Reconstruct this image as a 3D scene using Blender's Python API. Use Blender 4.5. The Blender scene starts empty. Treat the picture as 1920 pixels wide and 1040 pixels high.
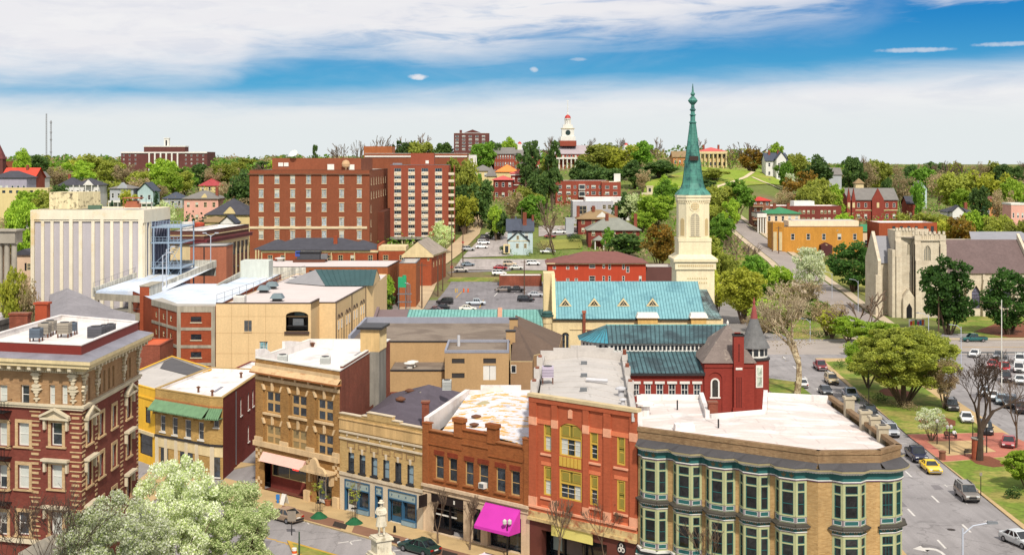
import bpy,bmesh,math,random
import numpy as np
from mathutils import Vector,Matrix
R=math.radians;rnd=random.Random(11)
SC=bpy.context.scene;COL=SC.collection
# camera
FP,HE,HY,CX=2440.,40.,300.,960.
cam=bpy.data.cameras.new('camera');cam.sensor_width=36;cam.lens=FP/1920*36
cam.shift_y=-220/1920;cam.clip_start=1;cam.clip_end=60000
co=bpy.data.objects.new('camera',cam);COL.objects.link(co);co.location=(0,0,HE);co.rotation_euler=(R(90),0,0);SC.camera=co
# light
SUN_EL,SUN_AZ=R(46),R(168)
SC.view_settings.view_transform='Standard';SC.view_settings.look='None';SC.view_settings.gamma=1;SC.view_settings.exposure=0.55
ld=bpy.data.lights.new('sun','SUN');ld.energy=3.2;ld.angle=R(3);ld.color=(1,.93,.82)
lo=bpy.data.objects.new('sun',ld);COL.objects.link(lo)
dv=Vector((math.sin(SUN_AZ)*math.cos(SUN_EL),math.cos(SUN_AZ)*math.cos(SUN_EL),math.sin(SUN_EL)))
lo.rotation_euler=dv.to_track_quat('Z','Y').to_euler();lo.location=dv*300
class NT:
 def __init__(s,t):s.t=t;s.n=t.nodes;s.l=t.links
 def a(s,typ,ins=None,**kw):
  n=s.n.new(typ)
  for k,v in kw.items():setattr(n,k,v)
  for k,v in(ins or{}).items():s.p(n.inputs[k],v)
  return n
 def p(s,sock,v):
  if isinstance(v,bpy.types.NodeSocket):s.l.new(v,sock)
  elif isinstance(v,bpy.types.Node):s.l.new(v.outputs[0],sock)
  else:sock.default_value=v
 def m(s,op,a,b=0.,c=0.,clamp=False):
  n=s.n.new('ShaderNodeMath');n.operation=op;n.use_clamp=clamp
  s.p(n.inputs[0],a);s.p(n.inputs[1],b);s.p(n.inputs[2],c);return n.outputs[0]
 def vm(s,op,a,b=(0,0,0),out=0):
  n=s.n.new('ShaderNodeVectorMath');n.operation=op;s.p(n.inputs[0],a);s.p(n.inputs[1],b);return n.outputs[out]
 def noise(s,vec,scale,detail=4,rough=.55,dist=0):
  n=s.a('ShaderNodeTexNoise',{'Scale':scale,'Detail':detail,'Roughness':rough,'Distortion':dist});s.l.new(vec,n.inputs['Vector']);return n.outputs[0]
 def mr(s,v,a,b,c=0.,d=1.,smooth=True):
  n=s.a('ShaderNodeMapRange',{'Value':v,'From Min':a,'From Max':b,'To Min':c,'To Max':d});n.interpolation_type='SMOOTHSTEP' if smooth else 'LINEAR';return n.outputs[0]
 def mix(s,f,a,b,mode='MIX'):
  n=s.n.new('ShaderNodeMix');n.data_type='RGBA';n.blend_type=mode;n.clamp_factor=True
  s.p(n.inputs[0],f);s.p(n.inputs[6],a);s.p(n.inputs[7],b);return n.outputs[2]
 def xyz(s,x,y,z):
  n=s.n.new('ShaderNodeCombineXYZ');s.p(n.inputs[0],x);s.p(n.inputs[1],y);s.p(n.inputs[2],z);return n.outputs[0]
w=bpy.data.worlds.new('World');SC.world=w;w.use_nodes=True;w.node_tree.nodes.clear();T=NT(w.node_tree)
sky=T.a('ShaderNodeTexSky');sky.sky_type='NISHITA';sky.sun_disc=False;sky.sun_elevation=SUN_EL;sky.sun_rotation=SUN_AZ;sky.air_density=1;sky.dust_density=.6;sky.ozone_density=2.5
g=T.a('ShaderNodeNewGeometry').outputs['Incoming'];d=T.vm('SCALE',g);d.node.inputs['Scale'].default_value=-1
sp=T.a('ShaderNodeSeparateXYZ',{0:d});X,Y,Z=sp.outputs
az=T.m('ARCTAN2',X,Y);el=T.m('ARCSINE',Z)
wv=T.xyz(T.m('MULTIPLY',az,3.2),T.m('MULTIPLY',el,13.),0.)
tilt=T.m('ADD',el,T.m('MULTIPLY',az,-.02))
n1=T.noise(wv,1.7,7,.6,.6);n2=T.noise(wv,5.,6,.62,.4);n3=T.noise(T.xyz(T.m('MULTIPLY',az,9.),T.m('MULTIPLY',tilt,60.),3.),1.3,6,.6,.5)
nn=T.m('ADD',T.m('MULTIPLY',T.m('SUBTRACT',n1,.5),.034),T.m('MULTIPLY',T.m('SUBTRACT',n3,.5),.030))
def curve(pts):
 n=T.a('ShaderNodeFloatCurve',{'Value':T.m('ADD',az,.5)});c=n.mapping.curves[0]
 for k,(a_,e_)in enumerate(pts):
  if k<2:c.points[k].location=(a_+.5,e_*5)
  else:c.points.new(a_+.5,e_*5)
 n.mapping.update();return T.m('DIVIDE',n.outputs[0],5.)
lowtop=curve([(-.5,.040),(.5,.080),(-.375,.044),(-.2,.045),(0.,.052),(.14,.058),(.25,.063),(.375,.066)])
e1=T.m('SUBTRACT',T.m('ADD',lowtop,T.m('MULTIPLY',nn,.45)),el);low=T.mr(e1,-.016,.016)
uplow=curve([(-.5,.050),(.5,.190),(-.30,.049),(-.215,.054),(-.19,.066),(-.12,.071),(-.04,.070),(.04,.080),(.10,.084),(.17,.092),(.25,.106),(.30,.135),(.36,.150)])
e2=T.m('SUBTRACT',T.m('ADD',el,T.m('MULTIPLY',nn,.8)),uplow);up=T.mr(e2,-.010,.034)
far=T.m('MULTIPLY',T.mr(T.m('ADD',el,T.m('MULTIPLY',nn,1.2)),.108,.124),T.mr(T.m('ADD',az,nn),.275,.33))
wash=T.m('MULTIPLY',T.mr(n1,.35,.75),T.mr(e2,-.03,.0));hole=T.m('MULTIPLY',T.mr(n3,.52,.30),T.mr(az,-.32,.05,.0,.62))
cov=T.m('MAXIMUM',low,T.m('MULTIPLY',up,T.m('SUBTRACT',1.,T.m('MULTIPLY',hole,T.mr(e2,.075,.015)))))
cov=T.m('MAXIMUM',cov,T.m('MULTIPLY',far,.85));cov=T.m('MAXIMUM',cov,T.m('MULTIPLY',wash,.22))
def puff(a0,e0,ra,re,amt):
 q=T.m('ADD',T.m('POWER',T.m('DIVIDE',T.m('SUBTRACT',az,a0),ra),2.),T.m('POWER',T.m('DIVIDE',T.m('SUBTRACT',el,e0),re),2.))
 pn=T.noise(T.xyz(T.m('MULTIPLY',az,160.),T.m('MULTIPLY',el,220.),a0*9),1.,5,.6)
 return T.m('MULTIPLY',T.mr(T.m('ADD',q,T.m('MULTIPLY',pn,1.6)),1.9,.75),amt)
for p in((-.072,.0635,.0085,.0028,.95),(.0167,.0692,.004,.0028,.6),(.051,.077,.009,.0018,.4),(.300,.0805,.030,.0022,.55),(.365,.083,.028,.002,.5)):cov=T.m('MAXIMUM',cov,puff(*p))
grad=T.mix(T.mr(el,.045,.125),(.55,3.05,5.2,1),(.0,1.65,4.4,1))
blue=T.mix(.97,sky.outputs[0],grad)
cl=T.mix(T.mr(n2,.34,.62),(6.2,6.2,6.55,1),(7.0,6.9,6.95,1));cl=T.mix(T.mr(n3,.45,.6),cl,(6.75,6.65,6.8,1))
hz=T.mix(T.mr(el,.02,.06),(6.2,6.5,6.5,1),cl)
fin=T.mix(T.m('MULTIPLY',cov,.97),blue,hz)
bg=T.a('ShaderNodeBackground',{'Color':fin,'Strength':.088});out=T.a('ShaderNodeOutputWorld',{'Surface':bg})
# photo geometry -> world
def at(px,py,z=0.):
 s=(py-HY)/(HE-z);return((px-CX)/s,FP/s)
def ats(px,s):return((px-CX)/s,FP/s)
def zat(py,Y):return HE-(py-HY)*Y/FP
def proj(x,y,z):return CX+x*FP/y,HY+(HE-z)*FP/y
GC=[-900,0,480,850,960,1120,1300,1450,1600,1920,2900]
GR=[(-9e3,[0]*11),(370,[0]*11),(490,[8,8,8,7.5,7.5,7.5,8,6,4,3,3]),(620,[17,17,17,18,19,20.5,21,14,10,6,6]),(750,[23,23,23,28,33,36,36,32,11,8,8]),(1000,[28,28,28,31,34,36,36,32,16,11,11]),(1500,[30,30,30,30,31,32,32,26,18,12,12]),(3000,[28,28,28,28,28,27,26,20,14,10,10]),(8000,[8]*9+[-6,-6]),(30000,[-60]*11)]
def ground(x,y):
 px=min(max(CX+FP*x/max(y,300.),-899),2899)
 i=max(k for k in range(10)if GC[k]<=px);t=(px-GC[i])/(GC[i+1]-GC[i])
 y=min(y,29999)
 j=max(k for k in range(len(GR)-1)if GR[k][0]<=y);v=(y-GR[j][0])/(GR[j+1][0]-GR[j][0])
 if j==1:v=v*v*(1.6-.6*v)
 a=GR[j][1];b=GR[j+1][1];A=a[i]*(1-t)+a[i+1]*t;B=b[i]*(1-t)+b[i+1]*t
 return A*(1-v)+B*v
def onground(px,py):
 y=60.
 while y<9000:
  x=(px-CX)*y/FP;z=zat(py,y)
  if z<=ground(x,y):return x,y
  y*=1.004
 return x,y
 # materials
def lin(c):return[((v/255)/12.92 if v/255<=.04045 else((v/255+.055)/1.055)**2.4)for v in c]
MATS={}
def newmat(name):
 m=bpy.data.materials.new(name);m.use_nodes=True;m.node_tree.nodes.clear();t=NT(m.node_tree)
 b=t.a('ShaderNodeBsdfPrincipled');t.a('ShaderNodeOutputMaterial',{'Surface':b});MATS[name]=m;return m,t,b
def wallco(t):
 g=t.a('ShaderNodeNewGeometry');tg=t.vm('NORMALIZE',t.vm('CROSS_PRODUCT',g.outputs['True Normal'],(0,0,1)))
 u=t.vm('DOT_PRODUCT',g.outputs['Position'],tg,1);z=t.a('ShaderNodeSeparateXYZ',{0:g.outputs['Position']}).outputs[2]
 return u,z,g.outputs['Position']
ALB=.80
def M(name,c,rough=.85,var=.18,sc=.35,streak=0.,metal=0.,spec=.3,bump=0.,fine=.10,c2=None,f2=.5,sc2=None,sv=None,seam=0.):
 if name in MATS:return MATS[name]
 m,t,b=newmat(name);P=t.a('ShaderNodeNewGeometry').outputs['Position']
 k=lin(c);base=(k[0]*ALB,k[1]*ALB,k[2]*ALB,1)
 col=base
 if c2:
  k2=lin(c2);n=t.noise(t.vm('MULTIPLY',P,sv)if sv else P,sc2 or sc,5,.62,.3);col=t.mix(t.mr(n,f2-.09,f2+.09),(k2[0]*ALB,k2[1]*ALB,k2[2]*ALB,1),base)
 f=t.mr(t.noise(P,sc,5,.6),.25,.75,1-var,1+var,False)
 f=t.m('MULTIPLY',f,t.mr(t.noise(P,sc*14,3,.6),.25,.75,1-fine,1+fine,False))
 if seam:
  bt=t.a('ShaderNodeTexBrick',{'Vector':t.vm('ADD',t.vm('MULTIPLY',P,(.25,1.,0.)),t.xyz(0.,t.m('MULTIPLY',t.noise(P,.5,2,.5),.12),0.)),'Scale':1.,'Mortar Size':.03,'Mortar Smooth':.6,'Brick Width':2.,'Row Height':seam});f=t.m('MULTIPLY',f,t.m('SUBTRACT',1.,t.m('MULTIPLY',bt.outputs['Fac'],.16)))
  f=t.m('MULTIPLY',f,t.mr(t.noise(P,.16,5,.65,.8),.56,.68,1.,.84))
 if streak:
  q=t.vm('MULTIPLY',P,(1.,1.,.09));f=t.m('MULTIPLY',f,t.mr(t.noise(q,1.6,4,.6),.35,.7,1-streak,1.0+streak*.15,False))
 t.p(b.inputs['Base Color'],t.mix(1.,col,t.xyz(f,f,f),'MULTIPLY'))
 b.inputs['Roughness'].default_value=rough;b.inputs['Metallic'].default_value=metal;b.inputs['Specular IOR Level'].default_value=spec
 if bump:
  bn=t.a('ShaderNodeBump',{'Strength':bump,'Distance':.05,'Height':t.noise(P,sc*20,4,.6)});t.p(b.inputs['Normal'],bn)
 return m
def BR(name,c1,c2,mort,var=.22,streak=.12,bw=.30,bh=.10,ms=.012,painted=0.):
 if name in MATS:return MATS[name]
 m,t,b=newmat(name);u,z,P=wallco(t)
 K=[[v*ALB for v in lin(c)]+[1]for c in(c1,c2,mort)]
 bt=t.a('ShaderNodeTexBrick',{'Vector':t.xyz(u,z,0.),'Color1':K[0],'Color2':K[1],'Mortar':K[2],'Scale':1.,'Mortar Size':ms,'Brick Width':bw,'Row Height':bh,'Bias':-.1})
 f=t.mr(t.noise(P,.22,5,.62),.25,.75,1-var,1+var,False)
 f=t.m('MULTIPLY',f,t.mr(t.noise(t.xyz(t.m('MULTIPLY',u,1.6),t.m('MULTIPLY',z,5.),0.),1.,4,.6),.25,.75,.84,1.14,False))
 q=t.vm('MULTIPLY',P,(1.,1.,.08));f=t.m('MULTIPLY',f,t.mr(t.noise(q,1.5,4,.6),.35,.7,1-streak,1.02,False))
 col=bt.outputs[0]
 if painted:col=t.mix(painted,col,K[0])
 t.p(b.inputs['Base Color'],t.mix(1.,col,t.xyz(f,f,f),'MULTIPLY'));b.inputs['Roughness'].default_value=.88;b.inputs['Specular IOR Level'].default_value=.2
 bn=t.a('ShaderNodeBump',{'Strength':.35,'Distance':.02,'Height':bt.outputs['Fac'],});bn.invert=True;t.p(b.inputs['Normal'],bn)
 return m
def GL(name,c,rough=.06,spec=.8):
 if name in MATS:return MATS[name]
 m,t,b=newmat(name);k=lin(c);P=t.a('ShaderNodeNewGeometry').outputs['Position']
 rn=t.a('ShaderNodeObjectInfo').outputs['Random']
 f=t.m('MULTIPLY',t.mr(t.noise(P,1.3,4,.65,.8),.34,.70,.45,2.3,False),t.mr(rn,0.,1.,.6,1.4,False))  # uneven tone painted into the glass to suggest reflections and interior shapes
 t.p(b.inputs['Base Color'],t.mix(1.,(k[0],k[1],k[2],1),t.xyz(f,f,f),'MULTIPLY'))
 b.inputs['Roughness'].default_value=rough;b.inputs['Specular IOR Level'].default_value=spec
 bn=t.a('ShaderNodeBump',{'Strength':.06,'Distance':.05,'Height':t.noise(P,.8,2,.5)});t.p(b.inputs['Normal'],bn)
 return m
 # mesh builder
def V2(a):return Vector((a[0],a[1]))
class Fr:
 def __init__(s,p0,p1):
  s.p0=V2(p0);s.p1=V2(p1);e=s.p1-s.p0;s.L=e.length;s.u=e/s.L;s.n=Vector((s.u.y,-s.u.x));s.rz=math.atan2(s.u.y,s.u.x)
 def P(s,u,z,d=0.):
  q=s.p0+s.u*u+s.n*d;return(q.x,q.y,z)
 def uz(s,px,py):
  k=px-CX;u=(k*s.p0.y-FP*s.p0.x)/(FP*s.u.x-k*s.u.y);return u,zat(py,s.p0.y+u*s.u.y)
 def win(s,x0,y0,x1,y1):
  xm=(x0+x1)/2;u0=s.uz(x0,y0)[0];u1=s.uz(x1,y0)[0];um,zt=s.uz(xm,y0);zb=s.uz(xm,y1)[1]
  return(round((u0+u1)/2,2),round(zb,2),round(max(abs(u1-u0),.3),2),round(zt-zb,2))
class MB:
 def __init__(s):s.v=[];s.f=[];s.m=[];s.mats=[]
 def mi(s,mat):
  if mat not in s.mats:s.mats.append(mat)
  return s.mats.index(mat)
 def poly(s,pts,mat):
  i=len(s.v);s.v+=[tuple(p)for p in pts];s.f.append(tuple(range(i,i+len(pts))));s.m.append(s.mi(mat));return s
 def faces(s,pts,fs,mat):
  i=len(s.v);s.v+=[tuple(p)for p in pts];k=s.mi(mat)
  for f in fs:s.f.append(tuple(i+j for j in f));s.m.append(k)
  return s
 def hexa(s,p,mat):return s.faces(p,[(3,2,1,0),(4,5,6,7),(0,1,5,4),(1,2,6,5),(2,3,7,6),(3,0,4,7)],mat)
 def box(s,x0,x1,y0,y1,z0,z1,mat):return s.hexa([(x0,y0,z0),(x1,y0,z0),(x1,y1,z0),(x0,y1,z0),(x0,y0,z1),(x1,y0,z1),(x1,y1,z1),(x0,y1,z1)],mat)
 def fbox(s,f,u0,u1,z0,z1,d0,d1,mat):
  P=f.P;return s.hexa([P(u0,z0,d1),P(u1,z0,d1),P(u1,z0,d0),P(u0,z0,d0),P(u0,z1,d1),P(u1,z1,d1),P(u1,z1,d0),P(u0,z1,d0)],mat)
 def fprism(s,f,uz,d0,d1,mat):
  n=len(uz);pts=[f.P(u,z,d1)for u,z in uz]+[f.P(u,z,d0)for u,z in uz]
  return s.faces(pts,[tuple(range(n)),tuple(range(2*n-1,n-1,-1))]+[((i+1)%n,i,n+i,n+(i+1)%n)for i in range(n)],mat)
 def prism(s,pts,z0,z1,mat,top=None,cap=True):
  n=len(pts);v=[(p[0],p[1],z0)for p in pts]+[(p[0],p[1],z1)for p in pts]
  s.faces(v,[(i,(i+1)%n,n+(i+1)%n,n+i)for i in range(n)],mat)
  if cap:s.faces(v,[tuple(range(n,2*n))],top or mat)
  return s
 def tube(s,pts,rad,mat,n=8):
  pts=[Vector(p)for p in pts];k=len(pts);rad=rad if isinstance(rad,(list,tuple))else[rad]*k;vs=[];pu=None
  for i,p in enumerate(pts):
   t=(pts[min(i+1,k-1)]-pts[max(i-1,0)]).normalized()
   a=t.cross(Vector((0,0,1))if abs(t.z)<.95 else Vector((1,0,0)))if pu is None else pu-t*pu.dot(t)
   a.normalize();pu=a;b=t.cross(a)
   for j in range(n):q=p+(a*math.cos(2*math.pi*j/n)+b*math.sin(2*math.pi*j/n))*rad[i];vs.append(tuple(q))
  fs=[(i*n+j,i*n+(j+1)%n,(i+1)*n+(j+1)%n,(i+1)*n+j)for i in range(k-1)for j in range(n)]
  fs+=[tuple(range(n-1,-1,-1)),tuple((k-1)*n+j for j in range(n))]
  return s.faces(vs,fs,mat)
 def lathe(s,c,prof,mat,n=12,rot=0.):
  vs=[(c[0]+r*math.cos(rot+2*math.pi*j/n),c[1]+r*math.sin(rot+2*math.pi*j/n),c[2]+z)for r,z in prof for j in range(n)];k=len(prof)
  fs=[(i*n+j,i*n+(j+1)%n,(i+1)*n+(j+1)%n,(i+1)*n+j)for i in range(k-1)for j in range(n)]
  fs+=[tuple(range(n-1,-1,-1)),tuple((k-1)*n+j for j in range(n))]
  return s.faces(vs,fs,mat)
 def data(s,name,off=(0,0,0),smooth=False):
  me=bpy.data.meshes.new(name);me.from_pydata([(x-off[0],y-off[1],z-off[2])for x,y,z in s.v],[],s.f)
  for m in s.mats:me.materials.append(m)
  me.polygons.foreach_set('material_index',s.m)
  if smooth:me.polygons.foreach_set('use_smooth',[True]*len(s.f))
  me.update();return me
 def build(s,name,parent=None,smooth=False):
  if not s.f:return None
  off=Vector((0,0,0));p=parent
  while p:off+=p.location;p=p.parent
  return ob(name,s.data(name,off,smooth),parent)
 def split(s,name,parent):
  par=list(range(len(s.f)));own={}
  def find(i):
   while par[i]!=i:par[i]=par[par[i]];i=par[i]
   return i
  for i,f in enumerate(s.f):
   for v in f:
    if v in own:par[find(i)]=find(own[v])
    else:own[v]=i
  B={}
  for i,f in enumerate(s.f):B.setdefault(find(i),[]).extend(f)
  bb=[(k,[min(s.v[q][a]for q in vs)-.03 for a in range(3)],[max(s.v[q][a]for q in vs)+.03 for a in range(3)])for k,vs in B.items()]
  for i in range(len(bb)):
   for j in range(i):
    if all(bb[i][1][a]<bb[j][2][a]and bb[j][1][a]<bb[i][2][a]for a in range(3)):par[find(bb[i][0])]=find(bb[j][0])
  G={}
  for i,f in enumerate(s.f):G.setdefault(find(i),[]).append(i)
  for g in G.values():
   m=MB()
   for i in g:m.poly([s.v[q]for q in s.f[i]],s.mats[s.m[i]])
   m.build(name,parent)
 def local(s,name,parent=None,smooth=False):return ob(name,s.data(name,(0,0,0),smooth),parent)
def ob(name,data,parent=None,loc=None,rz=0.):
 o=bpy.data.objects.new(name,data);COL.objects.link(o)
 if parent:o.parent=parent
 if loc is not None:o.location=loc
 if rz:o.rotation_euler=(0,0,rz)
 return o
LM=[]
def tag(o,label,cat,group=None,kind=None):
 if label:o['label']=label
 if cat:o['category']=cat
 if group:o['group']=group
 if kind:o['kind']=kind
 return o
def thing(name,label,cat,loc,rz=0.,group=None,lm=None):
 o=ob(name,None,None,loc,rz);o.empty_display_size=.5;tag(o,label,cat,group)
 if lm:LM.append((lm,)+proj(*loc)+(loc[1],))
 return o
def struct(o):o['kind']='structure';return o
def dup(o,parent=None):
 c=o.copy();COL.objects.link(c)
 if parent:c.parent=parent
 for ch in o.children:dup(ch,c)
 return c
 # walls, windows, roofs
def wall(mb,f,z0,z1,mat,wins=(),dep=.2,u0=0.,u1=None,rev=None):
 u1=f.L if u1 is None else u1;hs=[(u-w/2,u+w/2,z,z+h)for u,z,w,h in[q[:4]for q in wins]]
 hs=[(max(a,u0+.02),min(b,u1-.02),max(c,z0+.001),min(d,z1-.02))for a,b,c,d in hs if b>u0 and a<u1]
 us=sorted({u0,u1,*[h[0]for h in hs],*[h[1]for h in hs]})
 for a,b in zip(us,us[1:]):
  if b-a<1e-5:continue
  m=(a+b)/2;cuts=sorted((h[2],h[3])for h in hs if h[0]<m<h[1]);z=z0
  for c,d in cuts+[(z1,z1)]:
   if c>z+1e-5:mb.poly([f.P(a,z),f.P(b,z),f.P(b,c),f.P(a,c)],mat)
   z=max(z,d)
 rv=rev or mat;P=f.P
 for a,b,c,d in hs:
  D=-dep
  mb.poly([P(a,c),P(a,c,D),P(a,d,D),P(a,d)],rv);mb.poly([P(b,c,D),P(b,c),P(b,d),P(b,d,D)],rv)
  mb.poly([P(a,c),P(b,c),P(b,c,D),P(a,c,D)],rv);mb.poly([P(a,d,D),P(b,d,D),P(b,d),P(a,d)],rv)
def arch_fill(mb,f,u,zs,w,zt,mat,n=8,d=0.,pointed=False):
 """fills the corners of a rectangular opening between springing zs and top zt so that it reads as an arch"""
 for sg in(-1,1):
  pts=[]
  for i in range(n+1):
   t=i/n
   if pointed:x=1-t;y=math.sqrt(max(0,1-(x+.9)**2/3.61))/math.sqrt(1-.81/3.61);y=min(y,1)
   else:x=math.cos(t*math.pi/2);y=math.sin(t*math.pi/2)
   pts.append((u+sg*x*w/2,zs+(zt-zs)*y))
  for q,r in zip(pts,pts[1:]):
   a=[f.P(q[0],q[1],d),f.P(r[0],r[1],d),f.P(r[0],zt,d),f.P(q[0],zt,d)]
   mb.poly(a if sg<0 else a[::-1],mat)
   b=[f.P(q[0],q[1],d),f.P(q[0],q[1],d-.18),f.P(r[0],r[1],d-.18),f.P(r[0],r[1],d)];mb.poly(b if sg<0 else b[::-1],mat)
WC={}
def winmesh(w,h,st):
 """a window in its own space: x along the wall, -y outwards, origin at the middle of its lower edge"""
 key=(round(w,1),round(h,1),st);
 if key in WC:return WC[key]
 S=STY[st];fm=S['f'];t=S.get('t',.09);nx,ny=S.get('g',(1,2));mu=S.get('mu',.045);a=MB();w=key[0];h=key[1]
 t=min(t,w*.14)
 a.box(-w/2,-w/2+t,-.05,.04,0,h,fm);a.box(w/2-t,w/2,-.05,.04,0,h,fm);a.box(-w/2+t,w/2-t,-.05,.04,0,t,fm);a.box(-w/2+t,w/2-t,-.05,.04,h-t,h,fm)
 for i in range(1,ny):a.box(-w/2+t,w/2-t,-.04,.03,h*i/ny-mu*.6,h*i/ny+mu*.6,fm)
 for i in range(1,nx):
  x=-w/2+w*i/nx;a.box(x-mu/2,x+mu/2,-.03,.025,t,h-t,fm)
 ps=[]
 for bl in S.get('bl',(0,)):
  p=MB();zc=t+(h-2*t)*(1-bl)
  if bl<1:p.box(-w/2+t,w/2-t,0,.02,t,zc,S.get('gl')or MATS['glass dark'])
  if bl>0:p.box(-w/2+t,w/2-t,0,.02,zc,h-t,S.get('bm')or MATS['window blind'])
  ps.append(p.data('pane'))
 WC[key]=(a.data('window'),ps,S);return WC[key]
STY={}
def windows(parent,f,wins,st,dep=.2,sill=None,name='window'):
 off=Vector((0,0,0));p=parent
 while p:off+=p.location;p=p.parent
 out=[]
 for q in wins:
  u,z,w,h=q[:4];s=q[4]if len(q)>4 else st
  me,ps,S=winmesh(w,h,s);x,y,_=f.P(u,z,-dep+.055);o=ob(name,me,parent,(x-off.x,y-off.y,z-off.z),f.rz)
  o.scale=(w/round(w,1),1,h/round(h,1));ob('pane',rnd.choice(ps),o)
  sm=S.get('sill')
  if sm:
   k='sill%.1f'%w+sm.name
   if k not in WC:b=MB();b.box(-w/2-.12,w/2+.12,-dep-.06,-.06,-.16,-.002,sm);WC[k]=b.data('sill')
   ob('sill',WC[k],o)
  out.append(o)
 return out
def inset(pts,d):
 n=len(pts);out=[]
 for i in range(n):
  p,a,b=V2(pts[i]),V2(pts[i-1]),V2(pts[(i+1)%n]);e1=(p-a).normalized();e2=(b-p).normalized()
  n1=Vector((-e1.y,e1.x));n2=Vector((-e2.y,e2.x));k=(n1+n2);k/=max(.35,k.dot(n1));q=p+k*d;out.append((q.x,q.y))
 return out
def ring(mb,pts,z0,z1,d0,d1,mat):
 a=inset(pts,-d0);b=inset(pts,-d1);n=len(pts)
 v=[(x,y,z0)for x,y in a]+[(x,y,z0)for x,y in b]+[(x,y,z1)for x,y in a]+[(x,y,z1)for x,y in b];fs=[]
 for i in range(n):
  j=(i+1)%n;fs+=[(n+i,n+j,3*n+j,3*n+i),(j,i,2*n+i,2*n+j),(2*n+i,3*n+i,3*n+j,2*n+j),(i,j,n+j,n+i)]
 mb.faces(v,fs,mat)
def centre(pts):return(sum(p[0]for p in pts)/len(pts),sum(p[1]for p in pts)/len(pts))
def flat(name,label,cat,pts,z0,z1,wm,rm,par=.6,th=.3,cop=None,wins=None,st='sash',lm=None,group=None,copz=.12,dep=.2,mats=None,rev=None,root=None):
 """a flat-roofed block: pts counter-clockwise from the left end of the front; wins {edge: [windows]}"""
 c=centre(pts);root=root or thing(name,label,cat,(c[0],c[1],z0),0,group,lm);wins=wins or{};n=len(pts);a=MB();fr=[]
 for i in range(n):
  f=Fr(pts[i],pts[(i+1)%n]);fr.append(f);wall(a,f,z0-.5,z1,(mats or{}).get(i,wm),wins.get(i,()),dep,rev=rev)
  if wins.get(i):windows(root,f,wins[i],st,dep)
 a.build('wall',root)
 b=MB();ins=inset(pts,th);b.poly([(x,y,z1-par)for x,y in ins],rm)
 for i in range(n):
  p,q=ins[i],ins[(i+1)%n];b.poly([(q[0],q[1],z1-par),(p[0],p[1],z1-par),(p[0],p[1],z1),(q[0],q[1],z1)],rm)
 b.build('roof',root)
 k=MB();ring(k,pts,z1,z1+copz,-th,.06,cop or wm);k.build('coping',root)
 return root,fr
def grid(u0,u1,n,zs,w,h,st=None):
 us=[u0+(u1-u0)*i/max(1,n-1)for i in range(n)]
 return[(u,z,w,h)+((st,)if st else())for z in zs for u in us]
def hip(mb,pts,z0,z1,mat,over=.5,inl=None,th=.2,gable=False):
 """roof over a four-cornered footprint, ridge along the longer side"""
 q=inset(pts,-over);A=[V2(p)for p in q]
 if(A[1]-A[0]).length<(A[2]-A[1]).length:A=A[1:]+A[:1]
 m0=(A[3]+A[0])/2;m1=(A[1]+A[2])/2;e=(m1-m0);L=e.length;e/=L;i=0.if gable else(inl if inl is not None else(A[2]-A[1]).length/2)
 r0=m0+e*i;r1=m1-e*i;P=[(p.x,p.y,z0)for p in A];r0=(r0.x,r0.y,z1);r1=(r1.x,r1.y,z1)
 mb.faces(P+[r0,r1],[(0,1,5,4),(2,3,4,5),(1,2,5),(3,0,4)],mat);mb.faces([(x,y,z-th)for x,y,z in P]+P,[(0,1,5,4),(1,2,6,5),(2,3,7,6),(3,0,4,7),(3,2,1,0)],mat)
def gable_wall(mb,a,b,z0,z1,mat):
 mb.poly([(a[0],a[1],z0),(b[0],b[1],z0),((a[0]+b[0])/2,(a[1]+b[1])/2,z1)],mat)
def rect(cx,cy,w,d,rz=0.):
 c,s=math.cos(rz),math.sin(rz);return[(cx+x*c-y*s,cy+x*s+y*c)for x,y in((-w/2,-d/2),(w/2,-d/2),(w/2,d/2),(-w/2,d/2))]
GL('glass dark',(38,44,50));GL('glass sky',(70,96,118));GL('glass green',(44,58,56))  # glass sky has the reflected blue of the sky put into its colour
M('window blind',(205,208,200),.5,.08,.9,spec=.5);M('blind tan',(150,130,88),.5,.12,.9,spec=.5)
WHITE=M('white trim paint',(234,231,223),.6,.07,.8,.1);CREAM=M('cream paint',(226,206,160),.7,.10,.5,.15)
STONE=M('pale limestone',(218,204,176),.85,.12,.6,.12);BUFF=M('buff trim',(206,168,112),.8,.12,.6,.12);DKMET=M('dark metal',(44,42,44),.5,.15,1.,spec=.5)
CONC=M('grey concrete',(150,146,136),.9,.2,.4,.3);GREYM=M('grey metal',(132,136,140),.45,.12,1.2,metal=.5);BLACK=M('black iron',(26,26,28),.5,.1,1.)
STY.update(sash=dict(f=WHITE,bl=(0,0,.5,1),sill=None),sashs=dict(f=WHITE,bl=(0,.4,1,1),sill=STONE),dark=dict(f=DKMET,bl=(0,)),darks=dict(f=DKMET,bl=(0,0,.4),sill=STONE),plain=dict(f=WHITE,g=(1,1),bl=(0,)),grid=dict(f=WHITE,g=(2,4),bl=(0,0,.3)),multi=dict(f=WHITE,g=(3,4),bl=(0,)))
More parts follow.
